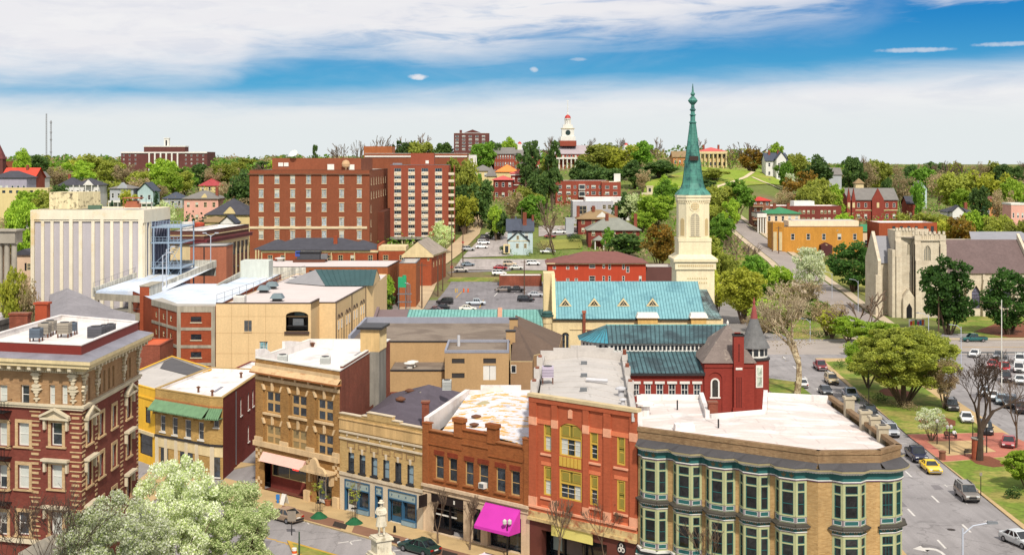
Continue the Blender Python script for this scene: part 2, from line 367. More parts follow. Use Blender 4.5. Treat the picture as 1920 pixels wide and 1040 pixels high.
# ground
GRASSY=M('hill grass',(112,124,58),.95,.22,.03,c2=(120,104,76),f2=.44,sc2=.02,fine=.2)
def terrain():
 ys=[-150,0,60]+list(range(120,370,25))+list(range(370,1200,8))
 y=1200.
 while y<30000:ys.append(y);y*=1.035
 us=np.linspace(-.72,.72,150);v=[];
 for y in ys:
  for u in us:x=u*max(y,320.);v.append((x,y,ground(x,y)-.03))
 n=len(us);f=[(i*n+j,i*n+j+1,(i+1)*n+j+1,(i+1)*n+j)for i in range(len(ys)-1)for j in range(n-1)]
 me=bpy.data.meshes.new('ground');me.from_pydata(v,[],f);me.materials.append(GRASSY);me.polygons.foreach_set('use_smooth',[True]*len(f))
 struct(ob('ground',me))
terrain()
def sheet(name,pts,off,mat,kind='structure',step=10.):
 bm=bmesh.new();vs=[bm.verts.new((x,y,0))for x,y in pts];bm.faces.new(vs)
 if max(p[1]for p in pts)>372:
  for ax in(0,1):
   lo=min(p[ax]for p in pts);hi=max(p[ax]for p in pts);k=math.floor(lo/step)+1
   while k*step<hi:
    c=[0,0,0];c[ax]=k*step;nrm=[0,0,0];nrm[ax]=1
    bmesh.ops.bisect_plane(bm,geom=bm.verts[:]+bm.edges[:]+bm.faces[:],plane_co=c,plane_no=nrm);k+=1
 for q in bm.verts:q.co.z=ground(q.co.x,q.co.y)+off
 bmesh.ops.triangulate(bm,faces=bm.faces[:]);bmesh.ops.recalc_face_normals(bm,faces=bm.faces[:])
 for fc in bm.faces:
  if fc.normal.z<0:fc.normal_flip()
 me=bpy.data.meshes.new(name);bm.to_mesh(me);bm.free();me.materials.append(mat);o=ob(name,me);o['kind']=kind;return o
def strip(pts,w):
 """a band of width w along a line of points"""
 P=[V2(p)for p in pts];L=[];Rr=[]
 for i,p in enumerate(P):
  t=(P[min(i+1,len(P)-1)]-P[max(i-1,0)]).normalized();n=Vector((-t.y,t.x));L.append(p+n*w/2);Rr.append(p-n*w/2)
 return[tuple(p)for p in Rr]+[tuple(p)for p in L[::-1]]
def asphalt(name,c,cr):
 m,t,b=newmat(name);P=t.a('ShaderNodeNewGeometry').outputs['Position'];k=lin(c)
 f=t.mr(t.noise(P,.09,6,.65,.5),.28,.72,.80,1.22,False);f=t.m('MULTIPLY',f,t.mr(t.noise(P,6.,3,.6),.25,.75,.88,1.12,False))
 st=t.vm('MULTIPLY',P,(.9,.05,1.));f=t.m('MULTIPLY',f,t.mr(t.noise(st,1.,4,.6),.35,.65,.90,1.08,False))
 vz=t.a('ShaderNodeTexVoronoi',{'Scale':.11,'Vector':t.vm('ADD',P,t.xyz(t.m('MULTIPLY',t.noise(P,.4,4,.6),5.),t.m('MULTIPLY',t.noise(P,.5,4,.6),5.),0.))});vz.feature='DISTANCE_TO_EDGE'
 f=t.m('MULTIPLY',f,t.mr(vz.outputs['Distance'],.0,.020,1-cr,1.))
 f=t.m('MULTIPLY',f,t.mr(t.noise(P,.3,3,.5,1.),.62,.74,1.,.62))
 t.p(b.inputs['Base Color'],t.mix(1.,(*k,1),t.xyz(f,f,f),'MULTIPLY'));b.inputs['Roughness'].default_value=.9;b.inputs['Specular IOR Level'].default_value=.25
 return m
ASPH=asphalt('street asphalt',(138,134,134),.25);LOT=asphalt('car park asphalt',(122,118,120),.3);LOTL=asphalt('pale car park asphalt',(158,150,146),.3)
CONW=M('sand coloured concrete',(196,168,122),.9,.16,.5,fine=.12);CONP=M('pale concrete',(196,178,152),.9,.15,.3,fine=.12)
BRKP=BR('brick paving',(168,112,88),(150,98,78),(140,104,84),.18,0.,.2,.1);PINK=M('pink brick paving',(188,116,98),.9,.14,.6,fine=.15)
LAWN=M('lawn grass',(112,132,44),.95,.22,.12,c2=(154,146,76),f2=.46,sc2=.16,fine=.35);MULCH=M('red mulch',(124,74,52),.95,.2,.7,fine=.3)
PWH=M('white road paint',(214,210,204),.8,.12,1.5,fine=.25);PYL=M('yellow road paint',(206,160,50),.8,.15,1.5,fine=.25);KERB=M('kerb concrete',(176,160,130),.9,.14,.6)
def LY(x):return 132.2-.847*x
RX=lambda y,x0:x0+.047*(y-140)
sheet('street',[(-130,60),(140,60),(140,300),(20,300),(-130,300)],.0,ASPH)
def slab(name,pts,z,mat,kerb=True):
 a=MB();a.prism(pts,-.2,z,KERB if kerb else mat,mat);return struct(a.build(name))
DQ=lambda x,d:(x,LY(x)-d)
slab('pavement',[DQ(-36,7.6),DQ(26,7.6),(37.5,104.5),(RX(118,40.3),118),(RX(200,40.3),200),(34,200),(34,114),(26.4,111.8),DQ(11,0),DQ(-31.5,-.5),(-36,163.4)],.15,CONW)
for xa,xb in((-26.5,-18.5),(-17.2,-4.),(-2.6,20)):
 sheet('brick_paving_strip',[DQ(xa,7.25),DQ(xb,7.25),DQ(xb,4.2),DQ(xa,4.2)],.154,BRKP)
GRT=M('iron grate',(58,50,46),.7,.1,1.)
for xc in(-18.8,-12.6,-6.3,.6):sheet('tree_grate',[DQ(xc-.8,6.9),DQ(xc+.8,6.9),DQ(xc+.8,5.),DQ(xc-.8,5.)],.158,GRT)
slab('pavement',[(-46.6,150),(-43,150),(-37.5,166.5),(-33.5,171),(-46.6,176)],.15,CONW)
a=MB();a.fbox(Fr((0,0),(1,0)),-38.5,-36.5,.0,.012,-196,-60,ASPH)
md=[DQ(-23.6,15.6),DQ(-12,15.6),DQ(6,16.2),DQ(6,21),DQ(-16,21),DQ(-22.4,18.6)]
slab('median',md,.16,M('yellow kerb',(196,158,66),.9,.2,.6));sheet('median_grass',inset([md[0],md[5],md[4],md[3],md[2],md[1]],.35)if False else[DQ(-22.9,16.1),DQ(-12,16),DQ(5.6,16.6),DQ(5.6,20.6),DQ(-16,20.5),DQ(-21.8,18.4)],.168,LAWN)
def RQ(y,x):return(RX(y,x),y)
slab('pavement',[RQ(112,55.3),RQ(112,80),RQ(120,81),RQ(188,70.),RQ(262,70.5),RQ(262,55.3)],.15,CONW)
pz=[at(1701,817),at(1884,814),at(1935,850),at(1890,857),at(1770,866)]
sheet('lawn',[RQ(115,56.5)]+[RQ(114,79)]+[at(1960,858)]+[at(1888,858),at(1768,868)],.156,LAWN)
sheet('lawn',[at(1700,815),RQ(258,56.5),RQ(258,68.5),RQ(200,67.6),at(1830,795),at(1850,812)],.156,LAWN)
sheet('plaza_border',[at(1700,816),at(1880,812),at(1960,846),at(1960,856),at(1890,857),at(1768,867)],.154,PINK)
sheet('plaza',[at(1738,829),at(1828,827),at(1868,848),at(1776,856)],.158,CONW)
for c in((1755,790,4),(1680,738,4),(1700,700,5),(1850,866,3)):
 x,y=at(c[0],c[1]);sheet('mulch_bed',[(x+c[2]*math.cos(k/7*6.283)*rnd.uniform(.8,1.1)*.8,y+c[2]*1.2*math.sin(k/7*6.283))for k in range(7)],.16,MULCH)
def mark(pts,mat,off=.006,name='road_marking'):return sheet(name,pts,off,mat)
def dash(x,y,L,w=.12,rot=.047,mat=PWH):mark([(x-w,y),(x+w,y),(x+w+rot*L,y+L),(x-w+rot*L,y+L)],mat)
for k in range(-4,11):
 y=140+12.2*k;dash(RX(y,49.35),y,3.05)
for k in range(-3,9):
 y=134.2+12.2*k;dash(RX(y,45.),y,3.05)
for k in range(0,13):
 y=128+8*k;dash(RX(y,52.9),y,.12,.9);dash(RX(y,52.4),y-.6,1.2,.07)
ar=[(0,-2.),(.35,-2.),(.35,-.6),(.1,.25),(-.6,.6),(-1.3,.6),(-1.3,1.15),(-2.5,.3),(-1.3,-.5),(-1.3,0),(-.75,0),(-.25,-.2),(0,-.8)]
ax,ay=at(1757,1030);mark([(ax+x*.95,ay+y*1.25)for x,y in ar],PWH)
for x0,x1 in((-24,-20),(-19.5,-18.9)):pass
for k,(px,py)in enumerate(((575,975),(655,1012),(735,1030))):
 x,y=at(px,py);mark([(x-1.1,y-.9),(x+1.2,y+.25),(x+1.3,y+.05),(x-1.,y-1.1)],PWH);mark([(x,y-.4),(x+.15,y-.35),(x+.55,y-1.5),(x+.4,y-1.55)],PWH)
for k in range(4):
 x,y=at(498+18*k,1005+5.5*k);mark([(x-.9,y+.55),(x+.3,y-.2),(x+.25,y-.42),(x-1.,y+.35)],PYL)
PT=asphalt('patched asphalt',(112,108,110),.1)
for x_,y_,w_,l_ in((43,150,2.2,9),(47.5,171,1.6,5),(51,122,1.4,4),(46,196,2.4,6),(-18,128,3,2),(-27,134,2,3),(-6,121,4,1.6),(74,215,3,8),(78,180,2.4,5),(50.5,158,1.2,2.4)):sheet('asphalt_patch',[(RX(y_,x_),y_),(RX(y_,x_)+w_,y_+.3),(RX(y_+l_,x_)+w_*.95,y_+l_),(RX(y_+l_,x_)+.1,y_+l_*.97)],.004,PT)
for x_,y_ in((47.6,141),(50,183),(44.6,166),(-21,131),(-3,118)):sheet('manhole_cover',[(x_+.45*math.cos(k*.628),y_+.45*math.sin(k*.628))for k in range(10)],.008,M('iron grate',(0,0,0)))
sheet('street',[(20,268),(200,268),(200,289),(20,289)],.006,M('pale asphalt',(168,158,150),.9,.14,.2))
mark([(70,278.3),(200,278.3),(200,278.6),(70,278.6)],PYL,.012);mark([(58,286),(200,286),(200,286.2),(58,286.2)],PWH,.012)
slab('pavement',[(78,289.5),(220,289.5),(220,292),(78,292)],.15,CONP)
sheet('church_lawn',[(106,292),(220,292),(220,368),(104,368)],.02,LAWN)
sheet('mulch_bed',[(112,293.5),(220,293.5),(220,322),(121,322),(108,304)],.03,MULCH);sheet('mulch_bed',[(103,330),(116,330),(116,350),(103,352)],.03,MULCH)
st2=[(82,289),(87,330),(94,390),(98,460),(97.5,540),(96,640)]
sheet('street',strip(st2,9.5),.05,M('worn asphalt',(160,150,144),.9,.14,.12));
sheet('pavement',strip([(x+6.6,y)for x,y in st2],2.6),.16,CONP);sheet('pavement',strip([(x-6.4,y)for x,y in st2],2.4),.16,CONP)
sheet('lawn',[(62,291),(80,291),(88,365),(88,372),(62,372)],.02,LAWN)
sheet('lawn',[(64,372),(88,372),(90,470),(66,470)],.08,LAWN)
sheet('yard',[(-125,300),(60,300),(60,372),(-125,372)],.01,M('grey yard paving',(140,134,130),.9,.2,.15))
sheet('lawn',[(104,372),(150,372),(170,470),(104,470)],.1,M('dry lawn',(142,142,66),.95,.2,.1,fine=.25))
ALLEY=M('alley concrete',(196,172,138),.9,.13,.2,fine=.1)
al=[at(768,585),at(812,520),onground(845,478),onground(884,440),onground(895,405),onground(880,392)]
sheet('car_park',[at(800,582),at(1034,584),at(1034,536),at(846,536)],.02,LOT)
sheet('car_park',[at(838,526),at(960,524),onground(955,506),onground(855,508)],.03,LOT)
sheet('car_park',[onground(850,506),onground(1040,508),onground(1050,488),onground(865,486)],.14,LOTL)
sheet('car_park',[onground(866,484),onground(962,482),onground(958,437),onground(912,437)],.2,LOTL)
sheet('car_park',[onground(1010,445),onground(1085,440),onground(1085,425),onground(1010,425)],.2,LOTL)
sheet('alley',strip(al,6.5),.30,ALLEY);
sheet('grass_verge',[at(838,536),at(1030,536),at(1030,531),at(845,531)],.05,LAWN)
sheet('lawn',[onground(1012,452),onground(1092,450),onground(1092,468),onground(1020,470)],.25,M('dry lawn',(0,0,0)))
for a_,b_ in(((852,560),(866,548)),((862,575),(880,575)),((898,577),(906,562)),((926,556),(934,549))):
 p,q=at(*a_),at(*b_);mark([p,(p[0]+.25,p[1]),(q[0]+.25,q[1]),q],PYL if a_[0]<900 else PWH,.03)
for k in range(5):
 p=at(962+k*14,552);mark([p,(p[0]+.2,p[1]),(p[0]+2.4,p[1]+9),(p[0]+2.2,p[1]+9)],PWH,.03)
HL=M('bright hill lawn',(134,156,48),.95,.2,.05,c2=(158,152,74),f2=.42,sc2=.06,fine=.25)
sheet('lawn',[onground(1335,505),onground(1398,512),onground(1365,482),onground(1335,470)],.15,LAWN)
sheet('hill_lawn',[onground(1200,372),onground(1260,392),onground(1370,385),onground(1395,350),onground(1480,352),onground(1510,330),onground(1440,318),onground(1300,318),onground(1205,345)],.35,HL)
PATH=M('pale footpath',(214,196,164),.9,.1,.2)
for pts,wd in((((1296,392),(1322,372),(1345,352),(1372,344),(1398,334),(1412,325)),2.2),(((1410,334),(1432,344),(1462,356),(1500,370)),1.8),(((1330,368),(1338,350)),1.6),(((1262,352),(1300,356)),1.6)):
 sheet('footpath',strip([onground(*p)for p in pts],wd),.55,PATH)
 # front row of buildings
def fsh(f,d):
 g=Fr(f.P(0,0,d),f.P(f.L,0,d));return g
def onL(px):
 s=(2440+.847*(px-960))/132.2;return((px-960)/s,2440/s)
RWHITE=M('white roof membrane',(238,232,228),.7,.10,.25,c2=(210,202,198),f2=.40,sc2=.3,fine=.06,seam=1.9)
RGREY=M('grey roof membrane',(196,190,184),.8,.10,.3,fine=.07,seam=2.1);RDARK=M('dark rubber roof',(92,90,92),.8,.15,.3);ZINC=M('weathered sheet metal',(150,148,158),.55,.2,.7,.1,metal=.2)
BTAN=BR('tan brown brick',(172,128,74),(142,102,56),(186,150,98));BCREAM=BR('cream brick',(206,172,112),(184,148,90),(206,184,140));BBROWN=BR('russet brick',(168,98,52),(146,80,42),(160,108,70))
BOR=BR('orange painted brick',(188,98,66),(178,90,60),(180,98,70),.12,.1,painted=.7);BBAY=BR('yellow ochre brick',(200,164,110),(176,138,86),(188,160,118));BSIDE=BR('old red brick',(150,78,58),(128,62,48),(150,104,84),.3,.2)
BDK=BR('dark red painted brick',(132,62,54),(120,54,48),(124,66,58),.16,.1,painted=.6);BOLD=BR('sooty brick',(170,140,104),(146,114,82),(150,124,96),.25,.2);BPIER=BR('buff brick',(214,184,140),(196,162,118),(190,162,126),.15,.08)
STYF=lambda**k:STY.update(k)
STYF(tanpair=dict(f=BUFF,g=(2,2),mu=.3,t=.13,bl=(0,.0,1),bm=MATS['blind tan'],sill=None),crm=dict(f=M('charcoal frame',(70,70,74),.6),g=(1,2),bl=(0,.3,1,1),bm=M('blue grey blind',(140,164,176),.5,.1,.9,spec=.5)),brn=dict(f=BUFF,g=(1,2),t=.12,bl=(0,0,0),gl=MATS['glass dark'],sill=BBROWN),whi=dict(f=WHITE,g=(1,2),t=.1,bl=(0,.5,1,1),sill=None),whis=dict(f=WHITE,g=(1,2),t=.09,bl=(0,0,.5),sill=WHITE))
def ac_unit(x,y,z,w,h,label,d=None,mat=None,rz=0.,legs=0.):
 d=d or w;t=thing('air_conditioner',label,'air conditioner',(x,y,z),rz,'air conditioners on the roofs');m=mat or M('beige cabinet metal',(176,166,150),.5,.1,1.,metal=.3)
 a=MB();a.box(-w/2,w/2,-d/2,d/2,legs,legs+h,m)
 for i in range(5):
  zz=legs+h*(.15+.14*i);a.box(-w/2-.01,w/2+.01,-d/2-.01,d/2+.01,zz,zz+h*.03,DKMET)
 a.local('cabinet',t)
 b=MB();b.lathe((0,0,legs+h),[(w*.38,0),(w*.38,.06),(w*.1,.07)],DKMET,12);b.local('fan_grille',t)
 if legs:
  for sx in(-1,1):
   for sy in(-1,1):c=MB();c.box(sx*w*.44-.05,sx*w*.44+.05,sy*d*.42-.05,sy*d*.42+.05,0,legs,M('rust steel',(104,62,44),.8));c.local('leg',t)
 return t
def roof_vent(x,y,z,h,r,label,mat=None,cap=True):
 t=MB();m=mat or GREYM;t.lathe((0,0,0),[(r,0),(r,h*.7),(r*1.9,h*.72),(r*1.9,h*.85),(r*.5,h)]if cap else[(r,0),(r,h)],m,10)
 o=t.local('roof_vent');o.location=(x,y,z);tag(o,label,'roof vent','vents on the roofs');return o
 # brick office block on the left
def office():
 p=[(-47.2,113.9),(-36.7,110.9),(-36.5,127.1),(-46.,132.7)]
 W3=[(792,835),(871,915),(959,1002)];f=Fr(p[0],p[1]);g=Fr(p[1],p[2])
 t=thing('brick_office_building','tall dark red brick corner building with cream cornice and quoins','building',(*centre(p),0),lm='the dark red corner building')
 RED=BR('deep red brick',(134,68,56),(120,58,48),(124,76,66),.12,.08);att=BR('buff attic brick',(182,144,104),(160,122,86),(170,140,108),.15,.1)
 fw=[f.win(a,y0,b,y1)for a,b in((-2,14),(34,55),(96,117))for y0,y1 in W3]
 gz=[(15.5,17.45),(11.86,13.87),(7.86,9.85)]
 gu=[g.uz(q,700)[0]for q in(167,190,214,241)]
 gw=[(u,z0,1.15,z1-z0)for u in gu for z0,z1 in gz]
 fa=[f.win(a,721.5,b,757.5)for a,b in((-2,13.7),(38.7,54.8),(91.8,103),(115,126.3))]
 ga=[(g.uz(q,700)[0],19.25,.62,1.9)for q in(158.5,167.2,187,195.5,204.5,212.7,236.6,243.5)]
 a=MB()
 for fr,lw,aw in((f,fw,fa),(g,gw,ga)):
  wall(a,fr,-.3,18.7,RED,lw,.3);wall(a,fr,18.7,22.1,att,aw,.3)
 for i,j in((2,3),(3,0)):wall(a,Fr(p[i],p[j]),-.3,23.3,BSIDE)
 a.build('wall',t)
 windows(t,f,fw+fa,'whi',.3);windows(t,g,gw+ga,'whi',.3)
 b=MB()
 for fr,lw in((f,fw),(g,gw)):
  for u,z,w,h in lw:
   for e in(-1,1):b.fbox(fr,u+e*(w/2+.14)-.135,u+e*(w/2+.14)+.135,z-.05,z+h+.3,-.02,.07,BPIER)
   b.fbox(fr,u-w/2,u+w/2,z+h,z+h+.3,-.02,.07,BPIER);b.fbox(fr,u-w/2-.42,u+w/2+.42,z-.2,z-.05,-.02,.16,BPIER)
 for fr,us in((f,[(f.uz(66,800)[0],.55),(f.L-.55,.55)]),(g,[(.5,.5),(g.uz(180,800)[0],.35),(g.uz(228,800)[0],.45),(g.L-.3,.3)])):
  z=5.6;k=0
  while z<18.4:
   for u,hw in us:e=hw*(1.if k%2 else.66);b.fbox(fr,max(u-e,.0),min(u+e,fr.L+(.06 if fr is f else 0)),z,z+(.10 if k%2 else.2),-.02,.05,BPIER)
   z+=.41;k+=1
 b.split('quoin',t)
 c=MB()
 for fr in(f,g):
  for u,z,w,h in(fw[6:9]if fr is f else gw[0:3]+gw[9:12]):
   zz=z+h+.34
   if z>15:
    c.fprism(fr,[(u-w/2-.75,zz),(u+w/2+.75,zz),(u+w/2+.75,zz+.2),(u,zz+.85),(u-w/2-.75,zz+.2)],0,.18,STONE);
    for e in(-1,1):c.fprism(fr,[(u,zz+.78),(u+e*(w/2+.9),zz+.12),(u+e*(w/2+.9),zz+.32),(u,zz+1.)][::e],.18,.5,STONE)
    c.fbox(fr,u-w/2-.85,u+w/2+.85,zz-.06,zz+.12,.0,.45,STONE)
   else:c.fbox(fr,u-w/2-.75,u+w/2+.75,zz,zz+.2,0,.5,STONE);c.fbox(fr,u-w/2-.65,u+w/2+.65,zz-.16,zz,0,.3,STONE)
   for e in(-1,1):c.fbox(fr,u+e*(w/2+.55)-.1,u+e*(w/2+.55)+.1,zz-.95,zz-.06,.0,.28,STONE)
 c.split('window_hood',t)
 q=[p[0],p[1],p[2],p[3]]
 d=MB();ring(d,q,18.68,18.9,0,.22,STONE);ring(d,q,18.9,19.08,0,.34,STONE);d.build('string_course',t)
 e=MB();ring(e,q,21.8,22.05,0,.25,STONE);ring(e,q,22.05,22.42,0,.4,CREAM);ring(e,q,22.42,22.75,0,1.15,CREAM);ring(e,q,22.75,23.05,0,1.3,CREAM)
 for fr in(f,g):
  n=int(fr.L/.24)
  for i in range(n):u=(i+.5)*fr.L/n;e.fbox(fr,u-.06,u+.06,21.84,22.04,.25,.36,STONE)
  n=int(fr.L/.95)
  for i in range(n):u=(i+.5)*fr.L/n;e.fbox(fr,u-.16,u+.16,22.1,22.42,.4,1.05,STONE);e.fbox(fr,u-.16,u+.16,22.0,22.1,.4,.7,STONE)
 e.build('cornice',t)
 h=MB();o=inset(q,-1.3);
 for i in range(4):
  j=(i+1)%4;h.poly([(*o[i],23.06),(*o[j],23.06),(*q[j],23.4),(*q[i],23.4)],ZINC)
 h.build('skirt_roof',t)
 RP=M('red parapet metal',(128,48,40),.6,.1,.5);ins=inset(q,.25);m=MB()
 for i in range(4):m.poly([(*q[i],23.3),(*q[(i+1)%4],23.3),(*q[(i+1)%4],24.2),(*q[i],24.2)],RP)
 m.build('parapet',t);m=MB();ring(m,q,24.2,24.28,-.3,.05,RWHITE);m.poly([(x,y,23.75)for x,y in ins],RWHITE)
 for i in range(4):m.poly([(*ins[(i+1)%4],23.75),(*ins[i],23.75),(*ins[i],24.2),(*ins[(i+1)%4],24.2)],RWHITE)
 m.build('roof',t)
 for fr,us in((f,[f.uz(x,700)[0]for x in(70,138.5)]),(g,[.45,g.uz(181,700)[0],g.uz(231,700)[0],g.L-.25])):
  for u in us:
   m=MB()
   for dz,wd,hh,dd in((2.6,.36,.3,.3),(2.25,.5,.3,.34),(1.95,.36,.26,.26),(1.62,.2,.3,.2),(1.25,.44,.3,.26),(1.,.55,.22,.22),(.75,.3,.24,.2),(.45,.16,.3,.16),(.22,.34,.14,.16),(.02,.12,.2,.14)):
    m.fprism(fr,[(u-wd,19.2+dz+hh*.5),(u-wd*.6,19.2+dz),(u+wd*.6,19.2+dz),(u+wd,19.2+dz+hh*.5),(u+wd*.6,19.2+dz+hh),(u-wd*.6,19.2+dz+hh)],0.,dd,STONE)
   m.build('cartouche',t)
 m=MB();u0,z0=f.uz(56,1035);u1,_=f.uz(150,1035);m.fbox(f,0,f.L,7.0,7.35,0,.3,STONE);m.fprism(f,[(u0,6.2),(u1,6.2),(u1,6.6),((u0+u1)/2,8.),(u0,6.6)],.0,1.6,M('grey stone',(168,160,146),.9));m.build('porch',t)
 m=MB()
 for z in(18.3,14.3,10.4):
  u,_=f.uz(8,800);m.fbox(f,0,u+.8,z-.05,z,0.,1.1,BLACK)
  for k in range(14):uu=(u+.8)*k/13;m.fbox(f,uu-.02,uu+.02,z,z+.95,1.05,1.09,BLACK)
  m.fbox(f,0,u+.8,z+.95,z+1.,1.04,1.1,BLACK);m.tube([f.P(u+.7,z-1.1,.02),f.P(u+.7,z-.1,1.)],.03,BLACK,4);m.fbox(f,u+.76,u+.8,z+.95,z+1.,0,1.05,BLACK)
 m.build('fire_escape',t)
 DKM=M('dark grey cabinet',(92,92,98),.5,.1,1.)
 for i,(px,py,wd,hh,ml,lb)in enumerate(((68,640,.95,.85,1,'blue grey air conditioner at the left end of the long rusty rack'),(84,632,.95,.95,0,'tan air conditioner in the middle of the long rusty rack'),(94,627,.95,.95,0,'grey tan air conditioner at the rear of the long rusty rack'),(121,632,1.05,1.,0,'large beige air conditioner on the second rusty rack'),(136,627,.7,.8,1,'small blue grey unit behind the beige air conditioner'),(181,632,1.3,1.0,2,'longest dark flat air conditioner by the red parapet'),(196,628,.8,.95,2,'middle one of the three dark air conditioners'),(207,624,.8,.85,2,'rear one of the three dark air conditioners'))):
  x,y=at(px,py,23.75);ac_unit(x,y,23.76,wd,hh,lb,mat=[None,M('blue grey cabinet',(96,108,122),.5,.1,1.),DKM][ml],legs=.0 if ml==2 else.35)
 x,y=at(38,597,24.2);m=MB();m.box(x-.9,x+.9,y-.5,y+.5,22,24.6,BSIDE);m.box(x-1,x+1,y-.6,y+.6,24.6,24.8,BSIDE);m.build('chimney',t)
 x,y=at(80,590,24.2);m=MB();m.box(x-.6,x+.6,y-.5,y+.5,22,25.3,M('orange red brick',(170,78,50),.9));m.box(x-.75,x+.75,y-.6,y+.6,25.3,25.5,M('orange red brick',(0,0,0)));m.build('chimney',t)
office()
# small corner shops
BYEL=M('yellow painted wall',(244,190,58),.85,.08,.4,.1);BST=BR('straw brick',(196,160,96),(174,136,76),(186,158,108))
def shops():
 p=[(-54,178),(-46.6,169.9),(-43,187),(-52,199)];f=Fr(p[0],p[1])
 wn=[f.win(250,760,256,791),f.win(272,763,282,793)];sh=[f.win(262,812,286,853)]
 r,_=flat('yellow_shop','small two storey yellow corner shop with white metal roof','building',p,0,10,BYEL,RGREY,.25,.25,wins={0:wn+sh},st='dark',lm='the yellow shop')
 a=MB();a.fbox(f,0,f.L,3.9,4.3,0,.25,CREAM);a.fbox(f,0,f.L,8.6,8.8,0,.12,BYEL);a.build('trim',r)
 b=MB();x,y=at(350,683,10);b.poly([(*at(314,668,9.8),9.83),(*at(300,690,9.8),9.83),(*at(372,708,9.8),9.83),(*at(390,695,9.8),9.83)][::-1],RDARK);b.build('roof_patch',r)
 p=[(-46.5,169.7),(-38.,163.5),(-36.2,163.),(-35.2,185),(-43.4,187)];f=Fr(p[0],p[1]);g=Fr(p[1],p[2]);h=Fr(p[2],p[3])
 ww=[f.win(a,b,c,d)for a,b,c,d in((300.5,778,310,808.5),(323,782,333,815),(347,786.5,358,820),(372,791,382,824))];gw=[(g.L/2,6.5,.75,2.4)]
 hw=[(9,6.3,.8,2.4),(13,6.3,.8,2.3),(15.5,6.3,.8,2.3),(13,2.,.8,2.2)]
 r,_=flat('awning_shop','two storey straw brick corner shop with green tiled pent roof','building',p,0,10.2,BST,RWHITE,.35,.35,wins={0:ww,1:gw,2:hw},st='whis',lm='the shop with the green tiled awning',mats={2:BDK,3:BDK})
 GT=M('green roof tiles',(104,140,104),.7,.2,1.4);a=MB()
 for fr in(f,g):
  L=fr.L;e0=-.5 if fr is f else 0.;e1=.5 if fr is g else 0.
  n=max(2,int(L/.3));
  for i in range(n):
   u0,u1=L*i/n,L*(i+1)/n
   for k in range(3):
    z1,z0=8.9-.4*k,8.5-.4*k;d1,d0=.05+.45*k,.5+.45*k
    a.faces([fr.P(u0,z1,d1),fr.P((u0+u1)/2,z1+.15,d1),fr.P(u1,z1,d1),fr.P(u0,z0,d0),fr.P((u0+u1)/2,z0+.15,d0),fr.P(u1,z0,d0)],[(0,3,4,1),(1,4,5,2)],GT)
  a.fbox(fr,0,L,7.66,7.72,.0,1.38,GT);a.fbox(fr,0,L,8.86,9.1,0,.14,M('rust edge',(176,112,66),.8,.2,1.))
 a.build('pent_roof',r)
 b=MB();
 for fr in(f,g):
  b.fbox(fr,0,fr.L,4.1,4.35,0,.2,DKMET);b.fbox(fr,0,fr.L,2.8,4.1,.0,.08,CREAM)
  for u in(.4,2.2,4.2,6.2,8.2):
   if u<fr.L:b.fbox(fr,u-.07,u+.07,7.1,7.66,0,.7,BST);b.fbox(fr,u-.3,u+.3,0,4.1,.0,.14,STONE)
 b.split('trim',r)
 c=MB();c.fbox(h,6.,10.,9.2,9.9,-3.,-2.6,ZINC);c.tube([h.P(6,.5,.1),h.P(6,10,.1)],.07,GREYM,6);c.build('downpipe',r)
 for fr,u0,u1,lb in((f,1.2,2.6,0),(f,5.,7.4,0),(g,.5,1.5,0)):
  m=MB();m.fbox(fr,u0,u1,.3,2.75,.06,.1,MATS['glass dark']);m.fbox(fr,u0-.08,u1+.08,.15,.3,.05,.16,WHITE);m.build('shop_window',r)
 q=[(-35.2,185),(-33,185),(-32,200),(-43,202),(-43,187)]
 flat('brick_back_wing','low dark red brick wing behind the shop with the green awning','building',[(-43.4,187.3),(-35.1,185.3),(-33.6,203),(-41,204)],0,8.4,BDK,RWHITE,.2,.3,wins={1:[(3,4.5,.9,2),(7,4.5,.9,2),(11,4.5,.9,2)]},st='whis')
 for px,py in((372,735),(398,742),(452,708)):
  x,y=at(px,py,9.85);roof_vent(x,y,9.86,.8,.14,{372:'low rusty vent nearest the green pent roof',398:'rusty vent in the middle of the shop roof',452:'rusty vent by the downpipe of the dark red wall'}[px],M('rust metal',(112,74,54),.8))
shops()
